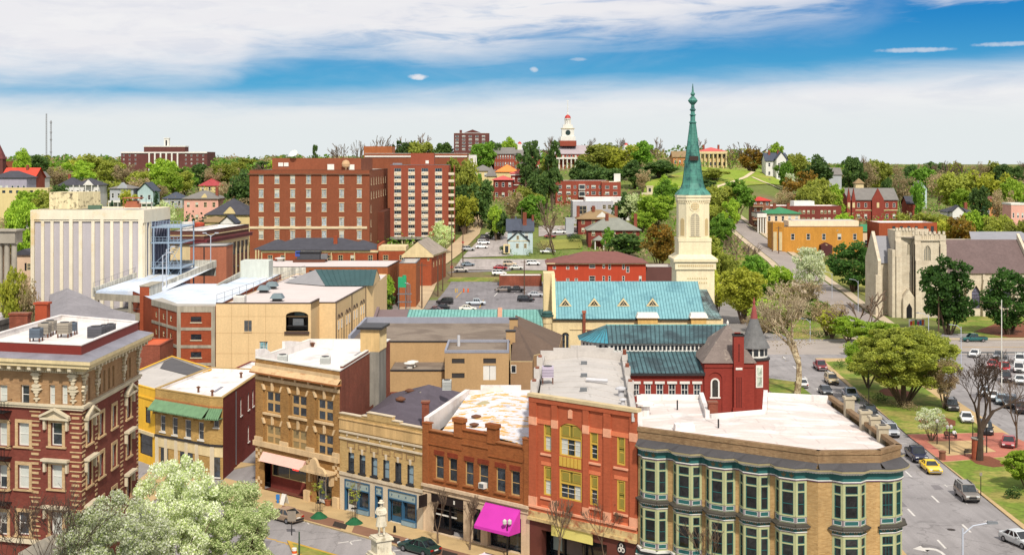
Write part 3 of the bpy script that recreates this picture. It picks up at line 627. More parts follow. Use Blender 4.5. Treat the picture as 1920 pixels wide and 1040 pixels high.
# three storey tan brick shop
def tanshop():
 p=[onL(479),onL(637),(-16.4,175.),(-27.3,175.)];f=Fr(p[0],p[1]);z1=15.85
 t=thing('tan_brick_building','three storey tan brown brick shop with white roof and stone trim','building',(*centre(p),0),lm='the three storey tan brick building')
 px=[(493,526),(541,575),(590,625)];pan=[]
 for a,b in px:u0,u1=f.uz(a,700)[0],f.uz(b,700)[0];pan.append(((u0+u1)/2,5.95,u1-u0,7.3))
 up=[f.win(*q)for q in((497.4,734,523.4,774),(545,741,572.4,781),(594,749,622.3,789.6))];lo_=[f.win(*q)for q in((497.4,797.4,524,837),(545,806,572.4,846.5),(594,814,622.3,854.3))]
 sh=[f.win(494.5,859,574,925)];dr=[f.win(592,892,622,943)];sh=[(sh[0][0],.2,sh[0][2],4.5)];dr=[(dr[0][0],.2,dr[0][2],3.6)]
 a=MB();wall(a,f,-.3,z1,BTAN,pan+sh+dr,.16);g=fsh(f,-.16)
 for(u,z,w,h),x,y in zip(pan,up,lo_):wall(a,g,z,z+h,BTAN,[x,y],.22,u-w/2,u+w/2)
 r=Fr(p[1],p[2]);wall(a,r,-.3,z1,BSIDE,dep=.2);wall(a,Fr(p[2],p[3]),-.3,z1,BSIDE);wall(a,Fr(p[3],p[0]),-.3,z1,BSIDE);a.build('wall',t)
 windows(t,g,up+lo_,'tanpair',.22)
 b=MB();STN=M('cream stone',(226,196,152),.85,.12,.6,.2)
 b.fbox(f,0,f.L,13.35,13.75,0,.09,STN);b.fbox(f,0,f.L,14.95,15.35,0,.1,STN)
 b.fbox(f,-.2,f.L,5.35,5.95,0,.28,STN)
 for i,(a0,b0)in enumerate(zip([f.L*.0]+[q[0]+q[2]/2 for q in pan],[q[0]-q[2]/2 for q in pan]+[f.L])):b.fbox(f,max(a0,.02),b0-.02 if i<3 else b0,5.95,6.45,0,.2,STN)
 for u,z,w,h in up:b.fbox(g,u-w/2-.35,u+w/2+.35,z-.3,z-.06,0,.3,STN)
 for u,z,w,h in up+lo_:
  for e in(-1,0,1):
   x=u+e*(w/2+.2);b.fprism(f,[(x-.13+e*.0,z+h+.1),(x+.13,z+h+.1),(x+.13+e*.3,z+h+.75+(.3 if not e else 0)),(x-.13+e*.3,z+h+.75+(.3 if not e else 0))],-.155,.12,STN)
 b.split('stone_trim',t)
 c=MB();CU=M('rust streaked cornice',(222,188,142),.7,.15,.6,.1,c2=(186,128,80),f2=.38,sc2=.9,sv=(1,1,4));c.fprism(f,[(-.4,14.3),(f.L+.3,14.3),(f.L+.3,14.95),(-.4,14.95)],0,.0,CU)
 c.fbox(f,-.35,f.L+.3,14.2,14.36,.0,.7,M('rust edge',(176,112,66),.8,.2,1.));c.faces([f.P(-.35,14.37,.66),f.P(f.L+.3,14.37,.66),f.P(f.L+.3,14.95,.1),f.P(-.35,14.95,.1)],[(0,1,2,3)],CU)
 for k in range(7):u=.5+k*(f.L-1)/6;c.fprism(f,[(u+.16*math.cos(j*.785),13.98+.2*math.sin(j*.785))for j in range(8)],0,.25,STN)
 c.build('cornice',t)
 d=MB();ins=inset(p,.35);d.poly([(x,y,z1-.9)for x,y in ins],RWHITE)
 for i in range(4):j=(i+1)%4;d.poly([(*ins[j],z1-.9),(*ins[i],z1-.9),(*ins[i],z1),(*ins[j],z1)],RWHITE)
 ring(d,p,z1,z1+.12,-.36,.06,WHITE);d.build('roof',t)
 l=Fr(p[3],p[0]);e=MB();L=l.L
 e.fprism(l,[(L,z1+.12),(L,z1+1.1),(L-2.2,z1+.9),(L-4.,z1+.12)][::-1],-.35,.02,RWHITE);e.fprism(l,[(L-8,z1+.12),(L-8,z1+1.),(L-10.5,z1+.7),(L-14,z1+.12)][::-1],-.35,.02,RWHITE)
 e.fbox(r,1.5,14.,z1+.12,z1+.35,-.35,.02,BSIDE);e.fbox(r,1.4,13.9,z1+.35,z1+.45,-.38,.05,WHITE);e.fbox(r,15.,18.5,z1+.12,z1+.3,-.35,.02,WHITE);e.build('parapet',t)
 k=MB();u0,u1=14.6,18.6;k.fbox(r,u0,u1,0,z1+.1,.0,1.2,CONC);k.fbox(r,u0,u1,z1+.1,z1+2.9,-1.2,1.25,M('ribbed cream siding',(218,184,128),.7,.1,2.,.2));k.fbox(r,u0-.4,u1+.4,z1+2.9,z1+3.2,-1.6,1.6,DKMET);
 for q in range(12):uu=u0+(u1-u0)*(q+.5)/12;k.fbox(r,uu-.05,uu+.05,z1+.2,z1+2.85,1.25,1.3,CREAM)
 k.build('chimney',t)
 u,z,w,h=sh[0];g3=fsh(f,-1.1);m=MB();wall(m,g3,.2,4.7,BDK,[(u-.4,1.7,w*.82,2.1)],.1,u-w/2,u+w/2);m.fbox(f,u-w/2,u+w/2,.15,.2,-1.1,0,BR('red floor tile',(150,76,56),(136,66,50),(120,70,56)))
 m.fbox(f,u-w/2,u+w/2,4.68,4.72,-1.1,0,CREAM);m.build('shopfront_recess',t)
 STYF(shop=dict(f=M('straw frame',(206,190,140),.6),g=(2,1),t=.1,mu=.09,bl=(0,)));windows(t,g3,[(u-.4,1.7,w*.82,2.1,'shop')],'shop',.1,name='shop_window')
 m=MB();PINKM=M('faded pink canvas',(240,196,182),.8,.06,.5);m.fprism(f,[(u-w/2,3.9),(u+w/2,3.9),(u+w/2,4.75),(u-w/2,4.75)],.05,.1,PINKM);m.faces([f.P(u-w/2,4.75,.12),f.P(u+w/2,4.75,.12),f.P(u+w/2,3.75,.75),f.P(u-w/2,3.75,.75)],[(0,1,2,3)],PINKM);m.build('awning',t)
 u,z,w,h=dr[0];m=MB();m.fbox(f,u-w/2,u+w/2,.2,3.8,-.6,-.5,MATS['glass dark']);m.fbox(f,u-w/2+.1,u-.05,.2,2.9,-.48,-.42,WHITE);m.fbox(f,u-w/2+.25,u-.2,.6,2.7,-.42,-.40,MATS['glass sky']);m.build('door',t)
 m=MB();ux=u-.2;m.fbox(f,ux-2.3,ux+2.3,3.95,4.25,0,1.5,STN);m.fprism(f,[(ux-2.1,4.25),(ux+2.1,4.25),(ux+1.6,4.7),(ux+.8,4.9),(ux+.45,5.55),(ux,5.8),(ux-.45,5.55),(ux-.8,4.9),(ux-1.6,4.7)],1.1,1.45,STN)
 for e in(-1,1):m.fprism(f,[(ux+e*1.8-.18,2.6),(ux+e*1.8+.18,2.6),(ux+e*1.8+.18,3.95),(ux+e*1.8-.18,3.95)],0,.5,STN);m.fbox(f,ux+e*2.5-.5,ux+e*2.5+.4,.1,1.4,0,.35,STN)
 m.split('door_hood',t)
 m=MB()
 for uu,zz in((.7,4.4),(f.uz(581,900)[0],4.3),(f.L-.6,4.3),(.7,.6)):
  for dx,dz in((0,0),(-.4,.4),(.4,.4),(-.4,-.4),(.4,-.4),(0,-.8),(0,.8)):m.fbox(f,uu+dx-.19,uu+dx+.19,zz+dz-.19,zz+dz+.19,0,.07,STN)
 m.split('checker_ornament',t)
 for x,y,lb in((530,678,'left one of two pale air conditioners on the white roof'),(610,682,'right one of two pale air conditioners on the white roof')):
  q=at(x,y,z1-.9);ac_unit(q[0],q[1],z1-.88,1.2,.9,lb,mat=M('pale cabinet metal',(196,200,196),.5,.1,1.),d=.8)
 for x,y,lb in((586,650,'rusty low vent in the middle of the white roof'),(714,655,'rusty low vent by the ribbed cream chimney')):q=at(x,y,z1-.9);roof_vent(q[0],q[1],z1-.88,.6,.2,lb,M('rust metal',(0,0,0)))
 cu=bpy.data.curves.new('neon_sign','FONT');cu.body='OPEN';cu.size=.42;cu.extrude=.02;cu.align_x='CENTER';mm,tt,bb=newmat('red neon');bb.inputs['Emission Color'].default_value=(1,.06,.04,1);bb.inputs['Emission Strength'].default_value=1.2;bb.inputs['Base Color'].default_value=(.5,.02,.02,1);q=ob('t',cu);cm=bpy.data.meshes.new_from_object(q);bpy.data.objects.remove(q);cm.materials.clear();cm.materials.append(mm)
 o=ob('neon_sign',cm,None,g3.P(sh[0][0]+.7,2.9,.02));o.rotation_euler=(R(90),0,f.rz);tag(o,'red lettered OPEN sign in the window below the pink awning','sign')
tanshop()
# cream brick shop
def cream():
 p=[onL(637.3),onL(793),(-6.,172.),(-16.,172.)];f=Fr(p[0],p[1]);L=f.L
 t=thing('cream_brick_building','two storey cream brick shop with blue framed shopfronts','building',(*centre(p),0),lm='the cream brick shop')
 ww=[f.win(*q)for q in((652.8,850,664.4,882.5),(673.8,854,685.4,887.8),(696.2,858,707.8,891),(718.3,861.7,730.4,895.4),(741,866.3,752.7,899.4),(763.5,870,776,904))]
 ww=[(u,4.75,.95,2.1)for u,z,w,h in ww];o=[f.win(647,903,693.5,962),f.win(704,914,717.7,960),f.win(728.5,917,781.5,981)];o=[(q[0],.2,q[2],3.55)for q in o]
 ST2=M('pale stone blocks',(220,204,178),.85,.12,.6,.15)
 a=MB();wall(a,f,-.3,4.35,ST2,o,.35);wall(a,f,4.35,11.,BCREAM,ww,.28,rev=DKMET)
 for i in(1,2,3):wall(a,Fr(p[i],p[(i+1)%4]),-.3,9.4 if i!=1 else 9.4,BSIDE)
 a.build('wall',t);windows(t,f,ww,'crm',.28)
 u1,u2=f.uz(689,780)[0],f.uz(736,780)[0];b=MB()
 for x0,x1,z in((0,u1-.9,11.1),(u1-.9,u1,11.25),(u1,u2,11.7),(u2,u2+1.2,11.3),(u2+1.2,L,11.1)):
  b.fbox(f,x0,x1,10.95,z,-.4,.06,BCREAM);b.fbox(f,x0-.03,x1+.03,z,z+.1,-.44,.12,ST2)
 b.build('parapet',t)
 c=MB();SM=M('cream render',(228,190,132),.85,.08,.5,.3);c.fbox(f,.0,L,9.35,10.5,0,.1,SM);c.fbox(f,-.05,L,10.5,10.62,0,.2,SM)
 for z in(9.0,8.25):c.fbox(f,0,L,z,z+.2,0,.16,ST2)
 for k in range(7):u=L*(k+.7)/7.4;c.fprism(f,[(u-.12,8.75),(u,8.6),(u+.12,8.75),(u,8.9)],0,.1,ST2)
 for k in range(6):u=1.9+(L-3.6)*k/5;
 for u,z,w,h in ww:c.fprism(f,[(u-.11,z+h),(u+.11,z+h),(u+.18,z+h+.6),(u-.18,z+h+.6)],0,.1,ST2);c.fbox(f,u-.65,u+.65,7.35,7.43,0,.05,BOLD);c.fbox(f,u-.65,u+.65,7.95,8.03,0,.05,BOLD);c.fbox(f,u-.65,u-.57,7.43,7.95,0,.05,BOLD);c.fbox(f,u+.57,u+.65,7.43,7.95,0,.05,BOLD)
 c.fbox(f,0,L,4.15,4.5,0,.14,ST2)
 for u,z,w,h in ww:c.fbox(f,u-w/2-.12,u+w/2+.12,z-.14,z,0,.16,DKMET)
 c.split('stone_trim',t)
 BL=M('blue paint',(56,98,130),.6,.1,1.);SG=M('pale sign board',(160,176,172),.6,.08,1.)
 for i,(u,z,w,h)in enumerate(o):
  m=MB();x0,x1=u-w/2,u+w/2;d=-.25
  m.fbox(f,x0,x0+.12,.2,3.75,d,.1,BL);m.fbox(f,x1-.12,x1,.2,3.75,d,.1,BL);m.fbox(f,x0+.12,x1-.12,3.62,3.75,d,.1,BL);m.fbox(f,x0+.12,x1-.12,2.72,2.84,d,.1,BL)
  m.fbox(f,x0+.12,x1-.12,2.84,3.62,d,.02,SG)
  for k in range(max(2,int(w))):uu=x0+w*(k+.5)/max(2,int(w));m.fbox(f,uu-.06,uu+.06,3.1,3.3,.02,.05,BL)
  m.build('shopfront',t)
  g=MB();g.fbox(f,x0+.12,x1-.12,.2,2.72,-.34,-.3,MATS['glass dark']);g.build('shop_window',t)
  if i!=1:
   s=MB();xs=(x0+.12,x0+w*.45)if i==0 else(x0+w*.5,x1-.12);xs=(x0+w*.5,x1-.1);s.fbox(f,xs[0],xs[1],.2,.75,-.28,.2,M('pale blue panel',(140,164,176),.6));s.fbox(f,xs[0],xs[1],.75,.82,-.28,.24,BL);s.fbox(f,xs[0],xs[0]+.08,.82,2.72,-.28,.1,BL);s.build('stall_riser',t)
   s=MB();s.fbox(f,x0+.3,x0+w*.42,.2,2.6,-.29,-.24,BL if i else WHITE);s.fbox(f,x0+.42,x0+w*.42-.12,.9,2.45,-.24,-.22,MATS['glass dark']);s.build('door',t)
 PUR=M('purple grey shingles',(92,84,94),.9,.18,.7,fine=.18);q=[(-18.6,151.5),(-10.4,144.2),(-6.1,171),(-15.8,171)];m=MB();cx,cy=centre(q)
 m.poly([(*at(640,790,9.3),9.3)]*0+[(x,y,9.35)for x,y in q],PUR);r0=(-14.2,155.,11.2);r1=(-10.6,166,11.4)
 P=[(x,y,9.36)for x,y in q]+[r0,r1];m.faces(P,[(0,1,4),(1,2,5,4),(2,3,5),(3,0,4,5)],PUR);m.build('roof',t)
 for x,y,h,lb in((751,760,1.5,'tall rusty chimney vent on the dark purple roof'),(768,740,1.2,'rusty chimney vent at the back of the dark purple roof')):qx,qy=at(x,y,10.6);roof_vent(qx,qy,10.2,h,.32,lb,M('rust metal',(0,0,0)))
 qx,qy=at(783,752,10);ac_unit(qx,qy,10.4,.9,.8,'grey air conditioner beside the vents on the dark roof')
 m=MB();m.fbox(f,L-.7,L+.05,0.,.0,0,0,BSIDE);x,y=at(798,794,10.);m.box(x-.4,x+.4,y-.4,y+.4,9.,12.4,BSIDE);m.box(x-.5,x+.5,y-.5,y+.5,12.4,12.6,BSIDE);m.build('chimney',t)
cream()
# russet brick shop with the magenta awning
def russet():
 p=[onL(793.4),onL(993),(3.3,158.),(-5.6,158.)];f=Fr(p[0],p[1]);L=f.L;U=lambda x:f.uz(x,820)[0]
 t=thing('russet_brick_building','two storey russet brick shop with patchy white roof and magenta awning','building',(*centre(p),0),lm='the russet brick shop')
 ww=[f.win(*q)for q in((815.7,850,831.9,894.6),(840.7,854,857,900),(871.7,860,887.8,905.4),(897.3,863.6,915.3,909.4),(929.6,869,947.6,916),(957.3,874.4,974.8,921.5))]
 ww=[(u,6.,w,2.55)for u,z,w,h in ww];o=[(f.uz(838,950)[0],.2,f.uz(868,950)[0]-f.uz(807,950)[0],4.15),((U(881)+U(901))/2,.2,U(901)-U(881),3.6),((U(914)+U(977))/2,.2,U(977)-U(914),3.6)]
 ST3=M('warm pale stone',(226,200,168),.85,.12,.5,.2)
 a=MB();wall(a,f,-.3,5.2,ST3,o,.5);wall(a,f,5.2,10.9,BBROWN,ww,.25)
 for i in(1,2,3):wall(a,Fr(p[i],p[(i+1)%4]),-.3,10.9,BSIDE)
 a.build('wall',t);windows(t,f,ww,'brn',.25)
 b=MB();sg=[(0,U(806),11.7),(U(806),U(852),11.0),(U(852),U(868),12.7),(U(868),U(914),11.72),(U(914),U(931),12.7),(U(931),U(981),11.05),(U(981),L,11.9)]
 for x0,x1,z in sg:b.fbox(f,x0,x1,10.88,z,-.5 if z>11.75 else-.35,.12 if z>11.6 and z!=11.72 else.03,BBROWN);b.fbox(f,x0-.04,x1+.04,z,z+.12,-.54,.17,BBROWN)
 for x0,x1,z in sg:
  if z>12:b.fbox(f,x0-.12,x1+.12,z-.25,z+.16,-.56,.25,BBROWN)
 b.fbox(f,0,U(804),5.2,10.88,0,.12,BBROWN);b.fbox(f,U(983),L,5.2,10.88,0,.12,BBROWN);b.build('parapet',t)
 c=MB();DR=BR('dark red brick trim',(146,66,40),(130,54,34),(120,60,44))
 c.fbox(f,U(805),U(866),9.55,9.68,0,.1,BBROWN);c.fbox(f,U(866),U(916),10.2,10.33,0,.1,BBROWN);c.fbox(f,U(916),U(981),9.5,9.63,0,.1,BBROWN)
 for u,z,w,h in ww:c.fbox(f,u-w/2-.1,u+w/2+.1,z+h,z+h+.5,0,.06,DR);c.fbox(f,u-w/2-.15,u+w/2+.15,z-.16,z-.02,0,.18,BBROWN)
 c.split('brick_trim',t)
 d=MB();d.fbox(f,-.03,L,5.0,5.3,0,.3,ST3);d.fbox(f,-.02,L,4.45,4.6,0,.1,ST3);d.build('stone_trim',t)
 ins=[(-7.6,142.),(2.5,133.2),(3.,157.6),(-5.3,157.6)]
 m,tt,bb=newmat('patchy white roof');P=tt.a('ShaderNodeNewGeometry').outputs['Position'];Q=tt.vm('MULTIPLY',P,(.7,1.5,1.));n=tt.noise(Q,.55,6,.65,.4);n2=tt.noise(Q,1.6,4,.6)
 pk=tt.m('MULTIPLY',tt.mr(n,.52,.56),tt.mr(n2,.36,.46));cc=tt.mix(pk,(.62,.62,.66,1),(.62,.36,.09,1));cc=tt.mix(tt.mr(tt.noise(P,.7,4,.6),.55,.7),cc,(.45,.45,.5,1));tt.p(bb.inputs['Base Color'],cc);bb.inputs['Roughness'].default_value=.65
 r=MB();nn=14
 for i in range(nn):
  t0,t1=i/nn,(i+1)/nn;lp=lambda a,b,k:(a[0]+(b[0]-a[0])*k,a[1]+(b[1]-a[1])*k)
  A,B,C,D=lp(ins[0],ins[3],t0),lp(ins[1],ins[2],t0),lp(ins[1],ins[2],t1),lp(ins[0],ins[3],t1);z=10.5+1.15*t0
  mid=lambda a,b:((a[0]+b[0])/2,(a[1]+b[1])/2);E_,F_=mid(A,B),mid(D,C)
  zz=z+1.15/nn-.02;r.faces([(*A,z+.05),(*E_,z+.5),(*B,z+.05),(*C,zz),(*F_,zz+.45),(*D,zz)],[(0,1,4,5),(1,2,3,4)],m);r.faces([(*A,z+.05),(*E_,z+.5),(*B,z+.05),(*A,z-.02),(*E_,z+.43),(*B,z-.02)],[(3,4,1,0),(4,5,2,1)],m)
 r.build('roof',t)
 s=MB();l=Fr(p[3],p[0]);s.fbox(l,.0,l.L-.5,10.,12.2,-.5,.05,RWHITE);k=Fr(p[2],p[3]);s.fbox(k,.4,k.L-.2,10.88,12.1,-.4,.1,RWHITE);s.fbox(k,2.2,k.L-1.8,12.1,12.7,-.4,.1,RWHITE);s.build('side_parapet',t)
 for x,y,h,rr,lb in((909,752,1.3,.35,'rusty ridge vent nearest the back of the patchy roof'),(893,790,.9,.3,'rusty vent above the two close together on the patchy roof'),(889,804,.8,.28,'lower of two rusty vents near the russet parapet'),(884,815,.6,.25,'smallest rusty vent next to the middle parapet step')):qx,qy=at(x,y,10.7);roof_vent(qx,qy,10.6,h,rr,lb,M('rust metal',(0,0,0)))
 qx,qy=at(909,768,10.8);e=MB();e.lathe((qx,qy,10.5),[(2.,0),(1.7,.7),(.35,1.3)],M('tan skylight',(176,166,130),.5),8);e.build('skylight',t)
 qx,qy=at(838,739,11);ac_unit(qx,qy,11.6,1.1,1.2,'large pale air conditioner at the back corner of the patchy roof',mat=M('pale cabinet metal',(0,0,0)))
 u=ww[3][0];m=MB();m.fbox(f,u-.38,u+.38,6.1,6.65,-.2,.35,WHITE);m.fbox(f,u-.3,u+.3,6.18,6.58,.35,.37,GREYM);m.build('window_unit',t)
 BK=M('black shopfront paint',(40,32,32),.5,.1,1.)
 for i,(u,z,w,h)in enumerate(o):
  x0,x1=u-w/2,u+w/2;m=MB();m.fbox(f,x0,x1,.15,z+h,-2.2 if i==0 else-.9,-2.1 if i==0 else-.8,MATS['glass dark'])
  if i==0:
   m.fbox(f,x0,x1,3.4,4.35,-.4,-.05,BK);m.fbox(f,u-.1,u+.1,.2,3.4,-.6,-.45,BK);m.fbox(f,x0,u+.6,1.9,2.05,-.9,-.8,WHITE);m.fbox(f,x0,u+.6,2.5,2.6,-.9,-.8,GREYM);m.fbox(f,x0,u+.3,.2,.6,-.8,-.4,BK);m.fbox(f,u+.9,u+1.1,3.65,4.05,-.05,-.02,WHITE)
  else:m.fbox(f,x0,x0+.1,.2,z+h,-.8,-.6,DKMET);m.fbox(f,x1-.1,x1,.2,z+h,-.8,-.6,DKMET);m.fbox(f,u-.05,u+.05,.2,z+h,-.8,-.7,DKMET)
  m.build('shopfront',t)
 m=MB();m.fbox(f,U(801),U(801)+.1,2.9,4.2,.1,1.3,BK);m.build('hanging_sign',t)
 x0,x1=U(912),U(977);m=MB();MG=M('magenta canvas',(208,58,176),.75,.07,.8,fine=.04)
 A=[f.P(x0,4.75,.12),f.P(x1,4.75,.12),f.P(x1+.0,2.75,1.9),f.P(x0,2.75,1.9),f.P(x0,2.75,.12),f.P(x1,2.75,.12)]
 for j in range(1,4):pass
 m.faces(A,[(0,3,2,1),(0,4,3),(1,2,5)],MG)
 for j in range(8):q0=x0+(x1-x0)*j/8;q1=x0+(x1-x0)*(j+1)/8;m.faces([f.P(q0,2.75,1.9),f.P(q1,2.75,1.9),f.P(q1,2.45,1.92),f.P(q0,2.45,1.92)],[(0,3,2,1)],MG)
 for uu in(x0,x1):m.faces([f.P(uu,2.75,.12),f.P(uu,2.75,1.9),f.P(uu,2.45,1.92),f.P(uu,2.45,.12)],[(0,1,2,3)],MG)
 m.build('awning',t)
russet()
# orange three storey building
def orange():
 p=[onL(993.4),onL(1195.5),(14.,160.),(3.5,160.)];f=Fr(p[0],p[1]);L=f.L;z1=16.35
 t=thing('orange_building','tall orange painted brick building with yellow framed windows','building',(*centre(p),0),lm='the orange building')
 YF=M('ochre yellow frame',(214,176,78),.6,.08,1.);OL=M('olive panel',(150,138,62),.6,.08,1.);PK=M('salmon stone block',(236,170,136),.85,.2,1.2);
 Wp=[((1019.6,790.8,1035,848.8),0),((1049,793.8,1090.8,857.3),1),((1106,804.6,1121.5,862.3),0),((1157,810.4,1172.3,869.6),2),((1019.6,878.5,1035,934),0),((1049,884,1090.8,944.6),3),((1106,893,1121.5,949.6),0),((1157,901.5,1172.3,959),2)]
 ww=[f.win(*q)for q,_ in Wp];hi=[q for i,q in enumerate(ww)];ww=[(u,(11.1 if i<4 else 6.75)-(.12 if k in(1,)else 0),w,2.9 if k!=1 else 3.25)for i,((u,z,w,h),(_,k))in enumerate(zip(ww,Wp))]
 op=[(f.uz(1075,1000)[0],.2,f.uz(1136,1000)[0]-f.uz(1013,1000)[0],3.)]
 BASE=M('maroon shopfront paint',(104,58,50),.6,.1,.8)
 a=MB();wall(a,f,-.3,4.1,BASE,op,.8);wall(a,f,4.1,z1,BOR,ww,.22)
 u,z,w,h=ww[1];arch_fill(a,f,u,z+h-.75,w,z+h,BOR)
 for i in(1,2,3):wall(a,Fr(p[i],p[(i+1)%4]),-.3,z1,BSIDE)
 a.build('wall',t)
 for(u,z,w,h),(_,k)in zip(ww,Wp):
  m=MB();d=-.12;t_=.13
  m.fbox(f,u-w/2,u-w/2+t_,z,z+h,-.2,-.02,YF);m.fbox(f,u+w/2-t_,u+w/2,z,z+h,-.2,-.02,YF);m.fbox(f,u-w/2+t_,u+w/2-t_,z,z+t_,-.2,-.02,YF);m.fbox(f,u-w/2+t_,u+w/2-t_,z+h-t_,z+h,-.2,-.02,YF)
  zm=z if k==2 else z+h*.53
  if k!=2:m.fbox(f,u-w/2+t_,u+w/2-t_,zm-.06,zm+.06,-.2,-.04,YF)
  n=1 if k in(0,2)else 2
  for j in range(n):
   for zz0,zz1 in(((zm,z+h),)if k!=2 else((z,z+h/2),(z+h/2,z+h))):
    x0,x1=u-w/2+w*j/n+t_,u-w/2+w*(j+1)/n-t_*.5;m.fbox(f,x0-.05,x1+.05,zz0+.05,zz1-.05,-.2,-.14,OL);m.fbox(f,x0+.1,x1-.1,zz0+.25,zz1-.25,-.14,-.10,YF);m.fbox(f,x0+.17,x1-.17,zz0+.32,zz1-.32,-.10,-.08,OL)
  o=m.build('window',t)
  if k!=2:
   g=MB();g.fbox(f,u-w/2+t_,u+w/2-t_,z+t_,zm-.06,-.21,-.17,MATS['glass dark']);n=1 if k==0 else 3
   for j in range(n):
    x0,x1=u-w/2+t_+(w-2*t_)*j/n,u-w/2+t_+(w-2*t_)*(j+1)/n
    if(j!=1 and k in(1,))or(k==3 and j==2)or(k==0 and u<3):g.fbox(f,x0+.03,x1-.03,z+t_,zm-.08,-.17,-.16,MATS['window blind'])
    g.fbox(f,x0,x0+.05,z+t_,zm-.06,-.17,-.12,YF)
   for q in(1/3,2/3):zz=z+t_+(zm-z-t_)*q;g.fbox(f,u-w/2+t_,u+w/2-t_,zz-.025,zz+.025,-.17,-.13,WHITE)
   g.build('pane',o)
 b=MB()
 for x0,x1 in((993.4,1007),(1035.5,1046),(1094,1105),(1133,1146),(1182,1195.5)):
  u0,u1=f.uz(x0,850)[0],f.uz(x1,850)[0];u0=max(u0,0);u1=min(u1,L);b.fbox(f,u0,u1,5.2,z1-.5,0,.16,BOR);b.fbox(f,u0-.02,u1+.02,13.55,14.35,0,.19,PK);b.fbox(f,u0-.02,u1+.02,5.5,6.4,0,.19,PK)
 b.fbox(f,0,L,14.9,z1-.5+.0,0,.13,BOR)if False else None
 b.fbox(f,0,L,z1-.5,z1-.05,0,.2,BOR);b.split('pilaster',t)
 c=MB();PK2=M('faded salmon render',(226,128,88),.85,.12,.6)
 for u,z,w,h in ww:
  if w<1.6:
   c.fbox(f,u-w/2-.35,u+w/2+.35,z-.42,z-.22,0,.12,PK);c.fbox(f,u-w/2-.3,u+w/2+.3,z-1.4,z-1.05,0,.05,PK2)
 u,z,w,h=ww[5]
 for k in range(6):x=u-w/2+w*(k+.08)/6;c.fbox(f,x,x+w/6*.8,z+h+.3,z+h+1.25,0,.08,YF)
 for x0,x1 in((1007,1035),(1105,1132),(1146,1181)):c.fbox(f,f.uz(x0,850)[0],f.uz(x1,850)[0],13.75,14.2,0,.06,PK2)
 c.fprism(f,[(ww[1][0]-.25,14.75),(ww[1][0]+.25,14.75),(ww[1][0]+.25,15.5),(ww[1][0],15.65),(ww[1][0]-.25,15.5)],0,.1,PK)
 c.fbox(f,0,L,5.3,5.5,0,.24,PK);c.fbox(f,0,L,4.95,5.3,0,.08,PK2);c.split('stone_trim',t)
 d=MB();CR=M('flaking cream cornice',(222,196,140),.8,.2,.8,.2,c2=(180,120,84),f2=.43,sc2=.9);d.fbox(f,-.05,L,4.05,4.35,0,.35,CR);d.fbox(f,-.05,L,4.35,4.95,0,.15,CR);d.build('cornice',t)
 e=MB();CO=M('lichened coping',(206,186,146),.9,.2,1.);e.fbox(f,-.1,L+.1,z1-.02,z1+.3,-.5,.28,CO);e.build('coping',t)
 ins=[(2.6,131.3),(11.9,123.2),(13.5,159.4),(4.,159.4)];r=MB();n=9;lp=lambda a,b,k:(a[0]+(b[0]-a[0])*k,a[1]+(b[1]-a[1])*k)
 for i in range(n):
  A,B,C,D=lp(ins[0],ins[3],i/n),lp(ins[1],ins[2],i/n),lp(ins[1],ins[2],(i+1)/n),lp(ins[0],ins[3],(i+1)/n);z=15.45
  E_,F_=lp(A,B,.5),lp(D,C,.5);r.faces([(*A,z),(*E_,z+.5),(*B,z),(*C,z),(*F_,z+.5),(*D,z)],[(0,1,4,5),(1,2,3,4)],RGREY)
  if i:r.faces([(*A,z+.0),(*E_,z+.5),(*B,z+.0),(*A,z+.04),(*E_,z+.54),(*B,z+.04)],[(0,1,4,3),(1,2,5,4)],RGREY)
 r.build('roof',t)
 s=MB()
 for k,(i,j)in enumerate(((1,2),(3,0),(2,3))):
  g=Fr(p[i],p[j]);n=3
  for q in range(n):z=z1-.1-.06*(q if k==0 else n-1-q);s.fbox(g,g.L*q/n,g.L*(q+1)/n,z1-.9,z+(.35 if k==2 else.0),-.55,.02,RGREY)
  if k==2:s.fbox(g,g.L*.15,g.L*.85,z1,z1+.6,-.5,.0,RGREY);s.fbox(g,g.L*.35,g.L*.65,z1+.6,z1+.9,-.5,.0,RGREY)
  else:
   for q in range(3):uu=g.L*(.3+.28*q);s.fbox(g,uu,uu+1.1,z1-.2,z1+.9-.2*q*(1 if k==0 else 0),-.6,.06,RGREY);s.fbox(g,uu+.15,uu+.95,z1+.5,z1+1.05,-.5,-.1,BSIDE)
 s.build('side_parapet',t)
 for k,(px,py)in enumerate(((1095,680),(1095,703),(1094,730))):x,y=at(px,py,16.1);m=MB();m.box(x-.35,x+.35,y-.25,y+.25,15.7,16.3,GREYM);o=m.build('roof_vent');tag(o,['grey box vent farthest back on the ridge of the orange building','middle grey box vent on the ridge of the orange building','grey box vent nearest the front on the orange building roof'][k],'roof vent','vents on the roofs')
 x,y=at(1027,718,15.6);ac_unit(x,y,15.6,1.25,1.15,'lavender roof unit on a rusty stand above the orange facade',mat=M('lavender cabinet',(196,184,202),.5,.1,1.),legs=.7)
 x,y=at(1165,742,15.6);roof_vent(x,y,15.5,1.1,.33,'large white turbine vent near the right parapet',M('pale galvanised',(200,200,204),.5,.1,1.))
 x,y=at(1168,757,15.6);roof_vent(x,y,15.5,.7,.2,'small white turbine vent by the lichened coping',M('pale galvanised',(0,0,0)))
 x,y=at(1120,716,15.9);m=MB();m.tube([(x-1.2,y,16.2),(x+1.1,y-.3,16.1)],.2,M('pale galvanised',(0,0,0)),8);o=m.build('roof_duct');tag(o,'pale metal duct lying on the grey membrane roof','duct')
